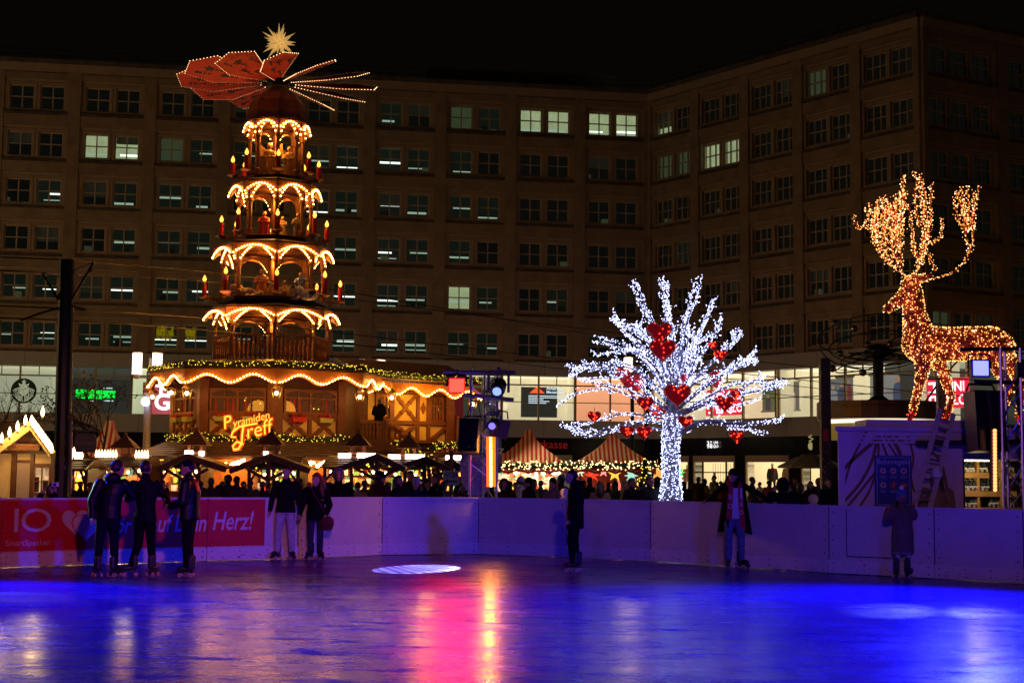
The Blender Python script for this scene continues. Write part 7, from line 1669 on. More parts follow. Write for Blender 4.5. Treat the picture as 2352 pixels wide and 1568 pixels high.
# ladder
la = thing('ladder', 'aluminium extension ladder leaning on the kiosk under the reindeer', 'ladder', P(2105, 1160, KD-.9)+Vector((0, 0, 0))); mb = MB()
L0, L1 = P(2100, 1163, KD-.9), P(2160, 938, KD-.1); R0, R1 = P(2137, 1163, KD-.9), P(2190, 950, KD-.1)
L0 = L0+(L0-L1)*.22; R0 = R0+(R0-R1)*.22; mb.bar(L0, L1, .03, .09, up=(1, 0, 0)); mb.bar(R0, R1, .03, .09, up=(1, 0, 0)); rail = mb.build('rail', mat('ladder_alu', (.66, .60, .55), .4, metal=.15), la, world=True)
for i in range(1, 13):
    t = i/13; mb = MB(); mb.tube([L0.lerp(L1, t), R0.lerp(R1, t)], .02, 6); mb.build('rung', ALU, la, world=True)
# reindeer body
de = thing('light_reindeer', 'tall reindeer figure of warm lights and red tinsel standing on the kiosk roof', 'light sculpture', P(2150, 975, DD)); do = root_loc(de)
E_ = lambda px, py, dy=0.0: P(px, py, DD+dy)
dm = mat('red_tinsel', (.75, .09, .012), .45, var=.6, vscale=16, bump=1.0, bscale=30); DB = glow('reindeer_bulb', (1.0, .40, .09), 3.2); DB2 = glow('reindeer_bulb_bright', (1.0, .55, .25), 7.0); DBR = glow('red_bulb', (1.0, .06, .02), 6.0, False)
b = Body()
for g, a, ra, c, rb in ((0, (2115, 790, 0), .34, (2180, 790, 0), .31), (0, (2180, 790, 0), .31, (2275, 790, 0), .33), (0, (2275, 790, 0), .33, (2298, 795, 0), .26), (0, (2112, 775, 0), .30, (2100, 720, 0), .20), (0, (2100, 720, 0), .20, (2098, 670, 0), .155), (0, (2095, 662, 0), .15, (2068, 688, 0), .115), (0, (2068, 688, 0), .115, (2036, 711, 0), .06), (0, (2085, 655, 0), .12, (2100, 645, 0), .13),
    (0, (2115, 640, -.12), .06, (2138, 632, -.28), .045), (0, (2316, 785, 0), .07, (2322, 815, 0), .05),
    (0, (2122, 810, -.16), .19, (2118, 860, -.18), .10), (0, (2118, 860, -.18), .10, (2104, 915, -.2), .062), (0, (2104, 915, -.2), .062, (2089, 966, -.2), .055), (0, (2145, 815, .16), .18, (2166, 850, .18), .10), (0, (2166, 850, .18), .10, (2186, 915, .18), .06), (0, (2186, 915, .18), .06, (2173, 966, .18), .055),
    (0, (2290, 810, -.16), .2, (2296, 850, -.18), .12), (0, (2296, 850, -.18), .12, (2322, 890, -.2), .07), (0, (2322, 890, -.2), .07, (2296, 966, -.2), .05), (0, (2300, 805, .16), .2, (2330, 850, .18), .11), (0, (2330, 850, .18), .11, (2350, 895, .2), .065), (0, (2350, 895, .2), .065, (2338, 966, .2), .05)):
    b.cap(g, E_(a[0], a[1], a[2])-do, E_(c[0], c[1], c[2])-do, ra, rb)
me, idx = b.fuse('body', .035, 3); me.materials.append(dm); o = bpy.data.objects.new('body', me); COL.objects.link(o); o.parent = de
rd = random.Random(4); mb = MB(); ar = np.array([p.area for p in me.polygons]); cum = np.cumsum(ar)/ar.sum()
for k in range(2600):
    p = me.polygons[int(np.searchsorted(cum, rd.random()))]; q = Vector(p.center)+Vector(p.normal)*.03; red = (q.z+do.z) < P(2100, 945, DD).z
    mb.bulb(q, rd.uniform(.006, .015), 1 if red else (2 if rd.random() < .15 else 0))
mb.build('light_bulbs', [DB, DBR, DB2], de)
# wire cage lines
mb = MB(); eds = [e for e in me.edges if rd.random() < .05]
for e in eds[:500]:
    a, c = Vector(me.vertices[e.vertices[0]].co), Vector(me.vertices[e.vertices[1]].co); n = Vector(me.vertices[e.vertices[0]].normal)*.02; mb.tube([a+n, a+n+(c-a)*4], .008, 3)
mb.build('wire_frame', BLACK, de)
an = MB(); ab = MB()
def tine(path, dens=26, thick=1):
    dens *= 1.8
    pts = smooth([E_(x, y, d)-do for x, y, d in path], 5); an.tube(pts, .014, 4)
    for a, c in zip(pts[:-1], pts[1:]):
        L = (c-a).length; n = int(L*dens+rd.random())
        for i in range(n): ab.bulb(a+(c-a)*rd.random()+Vector((rd.gauss(0, .026), rd.gauss(0, .03), rd.gauss(0, .02))), rd.uniform(.006, .014), 1 if rd.random() < .22 else 0)
tine([(2085, 640, -.1), (2050, 610, -.3), (2020, 580, -.5), (2003, 540, -.6), (1995, 500, -.6), (1990, 480, -.6)], 46)
tine([(1990, 505, -.6), (1985, 522, -.7), (1967, 520, -.8), (1963, 492, -.8)], 30)
for (x0, y0, x1, y1) in ((2003, 545, 1998, 470), (2010, 560, 2012, 462), (2022, 580, 2022, 455), (2032, 590, 2030, 450), (2040, 600, 2040, 455), (2050, 605, 2050, 465), (2060, 612, 2062, 460), (2068, 618, 2070, 430), (2066, 560, 2075, 400), (2015, 540, 2018, 475), (2046, 560, 2045, 470), (2056, 560, 2057, 450), (2028, 545, 2034, 470), (2063, 540, 2078, 440)):
    tine([(x0, y0, -.5), ((x0+x1)/2+rd.uniform(-5, 5), (y0+y1)/2, -.55+rd.uniform(-.15, .15)), (x1, y1, -.6+rd.uniform(-.1, .1))], 40)
tine([(2072, 405, -.4), (2075, 440, -.4), (2066, 470, -.45)], 34)
tine([(2100, 640, .0), (2110, 600, .1), (2120, 540, .15), (2118, 470, .1), (2108, 420, .1), (2098, 393, .1)], 46)
for p in ([(2112, 600, .1), (2098, 560, .05), (2093, 510, 0), (2088, 470, 0)], [(2118, 560, .15), (2136, 520, .2), (2138, 470, .2), (2140, 420, .2)], [(2118, 590, .1), (2130, 560, .2), (2158, 550, .3), (2165, 520, .3), (2160, 500, .3)], [(2114, 520, .1), (2104, 480, .1), (2100, 430, .1)], [(2122, 500, .15), (2125, 450, .15), (2112, 400, .1)], [(2128, 580, .2), (2140, 600, .2), (2148, 625, .2)], [(2110, 620, .1), (2122, 580, .1), (2124, 540, .1)], [(2128, 540, .2), (2130, 500, .2), (2118, 460, .1)], [(2100, 590, 0), (2096, 540, 0)], [(2135, 560, .2), (2134, 510, .2)]): tine(p, 40)
tine([(2095, 645, .1), (2140, 640, .3), (2190, 625, .5), (2222, 590, .6), (2235, 550, .6), (2236, 520, .6)], 22)
for p in ([(2228, 580, .6), (2222, 555, .6), (2215, 530, .6), (2200, 500, .6), (2190, 455, .6)], [(2228, 520, .6), (2225, 480, .6), (2222, 425, .6)], [(2234, 530, .6), (2238, 490, .6), (2250, 425, .6)], [(2215, 530, .6), (2212, 480, .6), (2208, 430, .6)], [(2232, 520, .6), (2236, 470, .6), (2236, 440, .6)], [(2222, 535, .6), (2218, 500, .6), (2214, 460, .6)], [(2222, 510, .6), (2206, 470, .6), (2196, 440, .6)]): tine(p, 36)
an.build('antler_frame', dm, de); ab.build('antler_bulbs', [DB, DB2], de)
for x, y, e in ((2150, 790, 10), (2040, 530, 6), (2110, 700, 6), (2250, 790, 8)): pass
# support mast and stays behind the deer
mk = thing('support_mast', 'dark square mast with stays propping the light reindeer', 'mast', P(2163, 985, DD+.4)); mb = MB(); a, c = P(2163, 985, DD+.4), P(2160, 800, DD+.4); mb.bar(a-UZ*.05, c, .16, .16)
for q in ((2120, 930), (2225, 800), (2108, 870)): mb.tube([P(2162, 870, DD+.4), P(q[0], q[1], DD+.6)], .02, 5)
mb.build('post', BLACK, mk, world=True)

# ================================================================== STAGE TRUSSES, LAMPS, LOUDSPEAKERS
def truss(name, label, px, py0, py1, D, w, extra=None, foot=None):
    t = thing(name, label, 'truss', (X(px, D), D, PLAZA)); x = X(px, D); zt = P(px, py0, D).z; mb = MB()
    cs = [Vector((x-w/2, D-w*.3, 0)), Vector((x+w/2, D-w*.3, 0)), Vector((x, D+w*.5, 0))]
    for c in cs: mb.tube([c+UZ*PLAZA, c+UZ*zt], .030, 8)
    mb.build('chord_tube', ALU, t, world=True); mb = MB(); n = int((zt-PLAZA)/.42)
    for (a, b) in ((0, 1), (1, 2), (2, 0)):
        for i in range(n):
            z0 = PLAZA+i*.42; mb.tube([cs[a if i % 2 else b]+UZ*z0, cs[b if i % 2 else a]+UZ*(z0+.42)], .014, 5)
    mb.build('bracing', ALU, t, world=True); return t, cs, zt
SD = 31.6
t, cs, zt = truss('stage_truss', 'aluminium lighting truss with two crossbars standing behind the middle of the boards', 1110, 848, 1150, SD, .58)
mb = MB(); mb.tube([P(1019, 854, SD-.3), P(1184, 856, SD-.3)], .045, 8); mb.tube([P(1063, 906, SD-.35), P(1180, 918, SD-.35)], .045, 8); mb.build('crossbar', ALU, t, world=True)
mb = MB(); cb = smooth([P(1140, 860, SD-.2), P(1118, 900, SD-.2), P(1130, 960, SD-.2), P(1095, 1010, SD-.2), P(1125, 1060, SD-.2)], 6); mb.tube(cb, .012, 4); mb.tube(smooth([P(1090, 905, SD-.3), P(1075, 950, SD-.3), P(1070, 990, SD-.3)], 5), .01, 4); mb.tube(smooth([P(1150, 880, SD-.3), P(1120, 895, SD-.2), P(1100, 920, SD-.2), P(1105, 960, SD-.2)], 5), .012, 4); mb.build('cable', BLACK, t, world=True)
# red flood
REDW = glow('red_flood_face', (1.0, .018, .012), 9.0)
fl = thing('red_floodlight', 'glowing red floodlight hanging in its yoke from the upper crossbar', 'stage light', P(1049, 886, SD-.5)); mb = MB(); a = P(1049, 886, SD-.5); mb.box((a.x, SD-.35, a.z+.02), (.36, .22, .34)); mb.build('housing', RED, fl, world=True)
mb = MB(); 
for i in range(7):
    for j in range(6): mb.ball((a.x-.135+i*.045, SD-.475, a.z-.10+j*.045), .02, 6)
mb.box((a.x, SD-.466, a.z+.01), (.32, .012, .29)); mb.build('lamp_face', REDW, fl, world=True)
mb = MB(); mb.tube([(a.x-.22, SD-.35, a.z), (a.x-.2, SD-.35, a.z+.24), (a.x, SD-.35, a.z+.27), (a.x+.2, SD-.35, a.z+.24), (a.x+.22, SD-.35, a.z)], .018, 5); mb.box((a.x, SD-.32, a.z+.32), (.05, .1, .12)); mb.build('yoke', DARKM, fl, world=True)
def moving_head(label, px, py, aim, col, s=1.0, hang=True, D=SD-.45):
    a = P(px, py, D); t = thing('moving_head', label, 'stage light', a); d = (Vector(aim)-a).normalized(); mb = MB()
    if hang: mb.box((a.x, D, a.z+.27*s), (.30*s, .22*s, .09*s)); mb.box((a.x, D, a.z+.345*s), (.08, .08, .06*s))
    for q in (-1, 1): mb.box((a.x+q*.19*s, D, a.z+.06*s), (.05*s, .16*s, .33*s))
    mb.build('yoke', BLACK, t, world=True); mb = MB(); M_ = d.to_track_quat('Z', 'Y').to_matrix()
    mb.lathe([(.10*s, -.22*s), (.145*s, -.12*s), (.15*s, .12*s), (.13*s, .24*s)], 12, a, M=M_); hd = mb.build('head', BLACK, t, world=True)
    mb = MB(); mb.lathe([(.085*s, .235*s), (.085*s, .246*s), (.04*s, .262*s)], 12, a, M=M_); o = mb.build('lens', glow('lens_glow', col, 2.2), hd); o.data.transform(Matrix.Translation(-root_loc(t))); return a, d
H1 = moving_head('black moving-head spotlight under the upper crossbar aiming at the floor', 1145, 888, G(1000, 1330), (.18, .26, 1.0), 1.15)
gp = MB(); a_, d_ = H1; lp = Vector((-.42, 30.9, 3.45)); ld = (Vector((-1.62, 26.2, 0))-lp).normalized(); q_ = lp+ld*.40; sx_ = ld.cross(UZ).normalized(); sy_ = sx_.cross(ld); sx2 = sx_*math.cos(.9)+sy_*math.sin(.9); sy2 = sy_*math.cos(.9)-sx_*math.sin(.9)
for k in range(-5, 6): gp.bar(q_+sx2*(k*.0098)-sy2*.055, q_+sx2*(k*.0098+.004)+sy2*.055, .0042, .001, up=tuple(ld))
gw = gp.build('gobo_grid', BLACK, [o for o in bpy.data.objects if o.name == 'moving_head'][0], world=True)
H2 = moving_head('second moving-head light under the lower crossbar with an oval blue glowing lens', 1133, 975, G(700, 1450), (.16, .12, 1.0), .9)
bx = thing('barn_door_floodlight', 'black box floodlight tilted under the lower crossbar', 'stage light', P(1152, 985, SD-.3)); a = P(1152, 985, SD-.3); mb = MB(); mb.box(a, (.32, .26, .40), 0, M=Matrix.Rotation(R_(14), 3, 'Y')); mb.build('housing', BLACK, bx, world=True); mb = MB(); mb.tube([a+Vector((-.1, 0, .25)), a+Vector((-.08, 0, .40)), a+Vector((.12, 0, .38)), a+Vector((.14, 0, .22))], .018, 5); mb.build('yoke', DARKM, bx, world=True)
def speaker(label, px, py, D, w, h, tilt, yaw, grille=True):
    a = P(px, py, D); t = thing('loudspeaker', label, 'loudspeaker', a); M_ = Matrix.Rotation(yaw, 3, 'Z') @ Matrix.Rotation(tilt, 3, 'X'); mb = MB()
    o = [(-w/2, -.22), (w/2, -.22), (w*.32, .24), (-w*.32, .24)]; vs = [M_ @ Vector((x, y, z))+a for z in (-h/2, h/2) for x, y in o]
    mb.add(vs, [(3, 2, 1, 0), (4, 5, 6, 7), (0, 1, 5, 4), (1, 2, 6, 5), (2, 3, 7, 6), (3, 0, 4, 7)]); mb.build('cabinet', BLACK, t, world=True)
    mb = MB(); mb.box(M_ @ Vector((0, -.235, 0))+a, (w*.92, .02, h*.94), M=M_); mb.build('grille', mat('grille', (.02, .02, .022), .35, metal=.5), t, world=True)
    mb = MB(); mb.tube([M_ @ Vector((-w*.5, 0, h*.5))+a, M_ @ Vector((-w*.4, 0, h*.62))+a, M_ @ Vector((w*.4, 0, h*.62))+a, M_ @ Vector((w*.5, 0, h*.5))+a], .02, 5); mb.build('bracket', DARKM, t, world=True); return t
speaker('black loudspeaker on the left of the stage truss, its rim tinged red', 1083, 1002, SD-.6, .44, .72, R_(-8), R_(-18))
LEDO = glow('led_bar_orange', (1.0, .30, .03), 520.0); LEDH = glow('led_bar_halo', (1.0, .055, .003), 5.5)
def led_bar(label, pts, D, n, m, r=.05, halo=None):
    a, c = P(*pts[0], D), P(*pts[1], D); t = thing('led_bar', label, 'light bar', c); mb = MB(); mb.bar(a+Vector((0, .07, 0)), c+Vector((0, .07, 0)), .12, .08); mb.build('housing', BLACK, t, world=True); mb = MB()
    for i in range(n): mb.ball(a.lerp(c, (i+.5)/n), r, 6)
    mb.build('led_lamps', m, t, world=True)
    if halo: mb = MB(); mb.bar(a+Vector((0, .02, 0)), c+Vector((0, .02, 0)), .19, .02); mb.build('halo_strip', halo, t, world=True)  # glowing strip added to imitate the orange halo round the lamps
led_bar('upright bar of blazing orange lamps on the stage truss', ((1127, 1003), (1128, 1117)), SD-.62, 22, LEDO, .020, LEDH)
# right truss group
RD = 24.6
t, cs, zt = truss('lighting_truss', 'bright aluminium lighting truss at the right edge of the rink', 2322, 800, 1175, RD, .34)
mb = MB(); mb.tube([P(2205, 802, RD), P(2420, 800, RD)], .035, 8); mb.tube([P(2236, 876, RD), P(2420, 880, RD)], .035, 8); mb.build('crossbar', DARKM, t, world=True)
mb = MB(); mb.tube(smooth([P(2345, 810, RD+.1), P(2336, 900, RD+.1), P(2350, 1000, RD+.1), P(2338, 1090, RD+.1), P(2345, 1165, RD+.1)], 6), .035, 5); mb.build('cable', BLACK, t, world=True)
bf = thing('blue_floodlight', 'dazzling blue floodlight under the right crossbar before the reindeer', 'stage light', P(2254, 845, RD-.2)); a = P(2254, 845, RD-.2); mb = MB(); mb.box((a.x, RD-.1, a.z), (.32, .14, .30)); mb.build('housing', BLACK, bf, world=True); mb = MB()
for i in range(5):
    for j in range(5): mb.ball((a.x-.10+i*.05, RD-.19, a.z-.10+j*.05), .03, 6)
mb.box((a.x, RD-.178, a.z), (.26, .012, .25)); mb.build('lamp_face', glow('blue_flood_face', (.07, .075, 1.0), 7.0), bf, world=True); mb = MB(); mb.tube([(a.x-.2, RD-.1, a.z), (a.x-.18, RD-.1, a.z+.24), (a.x+.18, RD-.1, a.z+.24), (a.x+.2, RD-.1, a.z)], .018, 5); mb.build('yoke', DARKM, bf, world=True)
speaker('large black loudspeaker on the kiosk roof edge at the right truss', 2258, 968, RD+.2, .62, 1.05, R_(-4), R_(20))
led_bar('dimmer upright bar of orange lamps in front of the skate shelves', ((2285, 985), (2286, 1128)), RD-.2, 18, glow('led_bar_amber', (1.0, .32, .10), 2.6), .038)
mb = MB(); mb.box((0, 0, 0), (.18, .16, .26)); mb.tube([(0, 0, .12), (0, 0, .25)], .02, 5); o = mb.build('clamp_lamp', BLACK); o.location = P(2345, 850, RD-.1); tag(o, 'small black spotlight clamped to the right truss', 'stage light')

# ================================================================== STREET FURNITURE
mast = thing('tram_mast', 'thick black overhead line mast with bracket arms at the left', 'mast', (X(146, 44), 44, PLAZA)); mb = MB(); b0 = P(142, 1085, 44); b1 = P(155, 597, 44); mb.tube([(b0.x, 44, PLAZA), (b0.x, 44, b0.z), (b1.x-.02, 44, b1.z)], [.27, .26, .24], 12); mb.build('pole', BLACK, mast, world=True)
for pts, r in (([(141, 700), (98, 627), (88, 640)], .05), ([(158, 700), (215, 603), (208, 625)], .05), ([(141, 705), (85, 722), (48, 736)], .05), ([(158, 700), (198, 712)], .04), ([(146, 640), (98, 626)], .02), ([(155, 628), (215, 602)], .02)):
    mb = MB(); mb.tube([P(x, y, 43.9) for x, y in pts], r*.8, 6); mb.build('bracket_arm', DARKM, mast, world=True)
mb = MB()
for k in range(12): mb.box(P(144+random.uniform(-4, 4), random.uniform(980, 1080), 43.78), (.10*random.uniform(.5, 1.2), .01, .12), 0, k % 2)
mb.build('stickers', [mat('sticker', (.08, .08, .09), .6), mat('sticker_pale', (.16, .15, .16), .6)], mast, world=True)
for i, (pts, lab) in enumerate(((((-60, 588, 46), (155, 597, 44), (215, 602, 46), (700, 655, 60), (1400, 775, 90), (1760, 832, 100)), 'highest of the dark tram wires sloping across the square'), (((-60, 618, 46), (98, 626, 46), (500, 650, 60), (1000, 712, 78), (1700, 800, 98)), 'second tram wire, passing under the mast bracket'), (((-60, 700, 46), (200, 712, 46), (560, 740, 56), (1000, 790, 72), (1500, 850, 90), (2000, 905, 90)), 'third tram wire crossing the tower railing'), (((-60, 728, 46), (300, 745, 50), (800, 790, 66), (1400, 860, 88), (2000, 930, 90)), 'lowest tram wire, crossing just above the tavern roof'),
   (((1470, 800, 80), (1760, 832, 78), (2000, 855, 72), (2360, 880, 60)), 'thin wire before the upper shop windows at the right'), (((1480, 835, 80), (1800, 868, 78), (2360, 925, 60)), 'lower thin wire before the upper shop windows at the right'))):
    p3 = [P(*q) for q in pts]; mb = MB(); mb.tube(smooth(p3, 6), .022, 4); tag(mb.build('overhead_wire', BLACK), lab, 'wire', 'overhead tram wires')
LAMPW = glow('street_lamp_tube', (1.0, .80, .64), 5.0)
def street_lamp(label, px, py, D, tubes, h, lampw=110):
    x = X(px, D); t = thing('street_lamp', label, 'street lamp', (x, D, PLAZA), 0, 'tube lantern street lamps'); zt = P(px, py, D).z; mb = MB(); mb.tube([(x, D, PLAZA), (x, D, zt+.3)], .11, 8); 
    for tx in tubes: mb.bar((x, D, zt-h*.55), (X(tx, D), D, zt-h*.55), .06)
    mb.build('pole', DARKM, t, world=True)
    for tx in tubes:
        xx = X(tx, D, py); mb = MB(); mb.lathe([(.24, zt-h/2), (.24, zt+h/2)], 12, (xx, D, 0)); l = mb.build('lamp_tube', LAMPW, t, world=True)
        mb = MB()
        for k in range(6): mb.lathe([(.245, zt-h/2+h*k/5-.012), (.25, zt-h/2+h*k/5), (.245, zt-h/2+h*k/5+.012)], 12, (xx, D, 0))
        mb.lathe([(.26, zt+h/2), (.26, zt+h/2+.05)], 12, (xx, D, 0)); mb.lathe([(.12, zt-h/2-.2), (.26, zt-h/2)], 12, (xx, D, 0)); o = mb.build('lamp_ring', mat('lamp_ring', (.5, .42, .36), .5), l); o.data.transform(Matrix.Translation(-root_loc(t)))
        lamp('POINT', 'street_lamp_light', (xx, D-.4, zt), lampw, (1.0, .66, .36), size=.5)
street_lamp('twin tube street lamp glowing at the left corner of the tavern roof', 338, 836, 70, (315, 361), 1.05)
street_lamp('twin tube street lamp behind the right slope of the tavern roof', 851, 848, 82, (828, 875), 1.05)
street_lamp('tube street lamp hidden behind the white light tree', 1452, 838, 80, (1443,), .8)
pl = thing('banded_post', 'slim grey post with a striped band and a round blue-white lamp below it', 'post', (X(334, 64), 64, PLAZA)); mb = MB(); x = X(334, 64); mb.tube([(x, 64, PLAZA), (x, 64, P(334, 905, 64).z)], .17, 8); mb.build('pole', mat('pole_grey', (.3, .3, .32), .4), pl, world=True)
mb = MB(); z = P(334, 893, 64).z; mb.tube([(x, 64, z-.25), (x, 64, z+.3)], .24, 10); mb.build('striped_band', stripes('band_stripes', (.5, .3, .12), (.4, .03, .03), .22, 2), pl, world=True); mb = MB(); a = P(334, 922, 63.6); mb.ball(a, .2, 10); mb.build('lamp_globe', glow('blue_globe', (.6, .65, 1.0), 9.0), pl, world=True)
# dark wooden post
pw = thing('wooden_post', 'tall square dark post with peeling stickers left of the kiosk', 'post', (X(1893, 40), 40, PLAZA)); mb = MB(); x = X(1897, 40, 830); zt = P(1897, 828, 40).z; o_ = [(-.13, 0), (.13, 0)]; mb.box((x-.04, 40, (PLAZA+zt)/2), (.27, .3, zt-PLAZA)); mb.lathe([(.19, zt), (.17, zt+.05), (.10, zt+.07)], 4, (x-.04, 40, 0), a0=R_(45)); mb.build('shaft', mat('post_wood', (.035, .022, .018), .5, var=.5, vscale=6), pw, world=True); mb = MB()
for k in range(46): mb.box((x-.04+random.uniform(-.11, .08), 39.845, random.uniform(.6, 2.6)), (random.uniform(.02, .06), .006, random.uniform(.02, .08)), 0, k % 2)
mb.box((x-.06, 39.845, 2.9), (.14, .006, .34), 0, 2); mb.build('stickers', [mat('flake_a', (.25, .13, .08), .7), mat('flake_b', (.12, .05, .03), .7), RED], pw, world=True)
for px, py, lab in ((1297, 1131, 'white post with a ball finial at the boards under the lone skater'), (1868, 1146, 'white post with a ball finial beside the dark wooden post')):
    g = P(px, py, 27.6 if px > 1500 else 30.8); t = thing('ball_post', lab, 'post', (g.x, g.y, PLAZA)); mb = MB(); mb.box((g.x, g.y, (PLAZA+g.z-.14)/2), (.22, .22, g.z-.14-PLAZA)); mb.lathe([(.13, g.z-.14), (.13, g.z-.1), (.05, g.z-.09)], 4, (g.x, g.y, 0), a0=R_(45)); mb.build('post', WHITE, t, world=True); mb = MB(); mb.ball(g, .10, 12); mb.build('ball_finial', WHITE, t, smooth=True, world=True)
# cafe parasol
pa = thing('parasol', 'grey parasol open in front of the cafe beside the dark post', 'parasol', (X(1862, 66), 66, PLAZA)); x = X(1862, 66); z0, z1 = P(1862, 1070, 66).z, P(1862, 1042, 66).z; mb = MB(); mb.lathe([(1.55, z0-.1), (1.5, z0), (.75, (z0+z1)/2+.1), (.04, z1)], 8, (x, 66, 0)); mb.build('canopy', mat('parasol_grey', (.20, .21, .21), .6), pa, world=True); mb = MB(); mb.tube([(x, 66, PLAZA), (x, 66, z1+.1)], .03, 6); mb.build('pole', DARKM, pa, world=True)
# little fir tree with lights
ft = thing('fir_tree', 'small fir tree with warm lights left of the white tree trunk', 'fir tree', (X(1481, 58), 58, PLAZA)); x = X(1481, 58); zt = P(1481, 1052, 58).z; mb = MB(); mb.tube([(x, 58, PLAZA), (x, 58, zt)], [.07, .015], 6); mb.build('trunk', DWOOD, ft, world=True); mb = MB(); rr_ = random.Random(6)
for k in range(150):
    t_ = rr_.random()**.8; z = PLAZA+.3+(zt-PLAZA-.3)*t_; r = .62*(1-t_)+.05; a = rr_.uniform(0, 6.28); e = Vector((x+r*math.cos(a), 58+r*math.sin(a), z-.1)); mb.tube([(x, 58, z+.05), e], [.035, .012], 3)
    for q in range(6): w = (Vector((x, 58, z)).lerp(e, .3+.12*q)); v = Vector((rr_.gauss(0, 1), rr_.gauss(0, 1), rr_.gauss(0, .6))).normalized()*.09; mb.add([w, w+v, w+v*.6+Vector((0, 0, -.04))], [(0, 1, 2)])
mb.build('crown', GREEN, ft, world=True); mb = MB()
for k in range(70): t_ = rr_.random(); r = .62*(1-t_)+.06; a = rr_.uniform(0, 6.28); mb.bulb((x+r*math.cos(a), 58+r*math.sin(a), PLAZA+.3+(zt-PLAZA-.3)*t_), .028)
mb.build('light_bulbs', BULBG, ft, world=True)
# world clock
wc = thing('world_clock', 'world clock with a drum of city names and steel orbit rings above it', 'clock', (X(2020, 74), 74, PLAZA)); x = X(2018, 74, 900); zd0, zd1 = P(2020, 965, 74).z, P(2020, 925, 74).z; rdm = 3.15; N = 24
mb = MB(); mb.lathe([(.5, PLAZA), (.5, zd0-.9)], 12, (x, 74, 0)); mb.build('column', DARKM, wc, world=True)
mb = MB(); mb.lathe([(rdm, zd0), (rdm+.02, zd0+.05), (rdm+.02, zd1-.05), (rdm, zd1), (.1, zd1+.1)], N, (x, 74, 0)); mb.build('drum', mat('clock_drum', (.24, .15, .09), .45, metal=.3, var=.15), wc, world=True)
cm = glow('clock_number_light', (1.0, .62, .12), .8); mb = MB(); mb.lathe([(rdm*.93, zd0-1.0), (rdm*.93, zd0-.22)], N, (x, 74, 0)); mb.build('number_ring', mat('clock_glass', (.25, .18, .05), .4, em=(1, .65, .12), es=.12), wc, world=True); mb = MB(); mb.lathe([(rdm*.96, zd0-.2), (rdm*.96, zd0-.05)], N, (x, 74, 0)); mb.build('lit_rim', glow('clock_rim', (1, .88, .65), 1.6), wc, world=True)
letterd = mat('clock_letter', (.03, .02, .015), .5); cities = ['TAIPEH', 'JAKUTSK', 'WLADIWOSTOK', 'MAGADAN', 'KAMTSCHATKA', 'HAWAII', 'ALASKA']
for i in range(7):
    a = R_(-90)+R_(-48+15*i+1); q = Vector((x+math.cos(a)*(rdm+.05), 74+math.sin(a)*(rdm+.05), 0)); d = Vector((-math.sin(a), math.cos(a), 0)); text_obj('city_name', cities[i], letterd, q+UZ*(zd1-.32), d, UZ, .17, wc, sx=.8)
    text_obj('hour_number', str(2+i), cm, Vector((x+math.cos(a)*(rdm*.93+.06), 74+math.sin(a)*(rdm*.93+.06), zd0-.85)), d, UZ, .6, wc)
mb = MB(); mb.tube([(x, 74, zd1), (x, 74, zd1+2.5)], .28, 8); mb.lathe([(.75, zd1), (.3, zd1+.35)], 10, (x, 74, 0)); zc = P(2018, 805, 74).z; mb.lathe([(.15, zc-.5), (.7, zc-.25), (.72, zc), (.2, zc+.35)], 12, (x, 74, 0)); mb.build('sculpture_column', DARKM, wc, world=True); mb = MB(); rr_ = random.Random(9)
for k in range(8):
    r = rr_.uniform(1.4, 3.2); ti = rr_.uniform(-.45, .45); t2 = rr_.uniform(-.3, .3); M_ = Matrix.Rotation(ti, 3, 'X') @ Matrix.Rotation(t2, 3, 'Y'); pts = [M_ @ Vector((r*math.cos(a), r*math.sin(a), 0))+Vector((x, 74, zc+rr_.uniform(-.0, .02)+(k-3.5)*.16)) for a in [2*math.pi*i/28 for i in range(29)]]; mb.tube(pts, .035, 5)
    mb.tube([Vector((x, 74, zc)), pts[3]], .03, 4)
mb.build('orbit_ring', BLACK, wc, world=True); mb = MB()
for (px, py) in ((1918, 742), (1962, 755), (1993, 792), (1930, 812), (1912, 846), (1982, 855), (2045, 790), (2022, 840)): mb.ball(P(px, py, 73), .2, 10)
mb.build('planet_ball', mat('steel_ball', (.5, .45, .36), .15, metal=.9), wc, smooth=True, world=True)
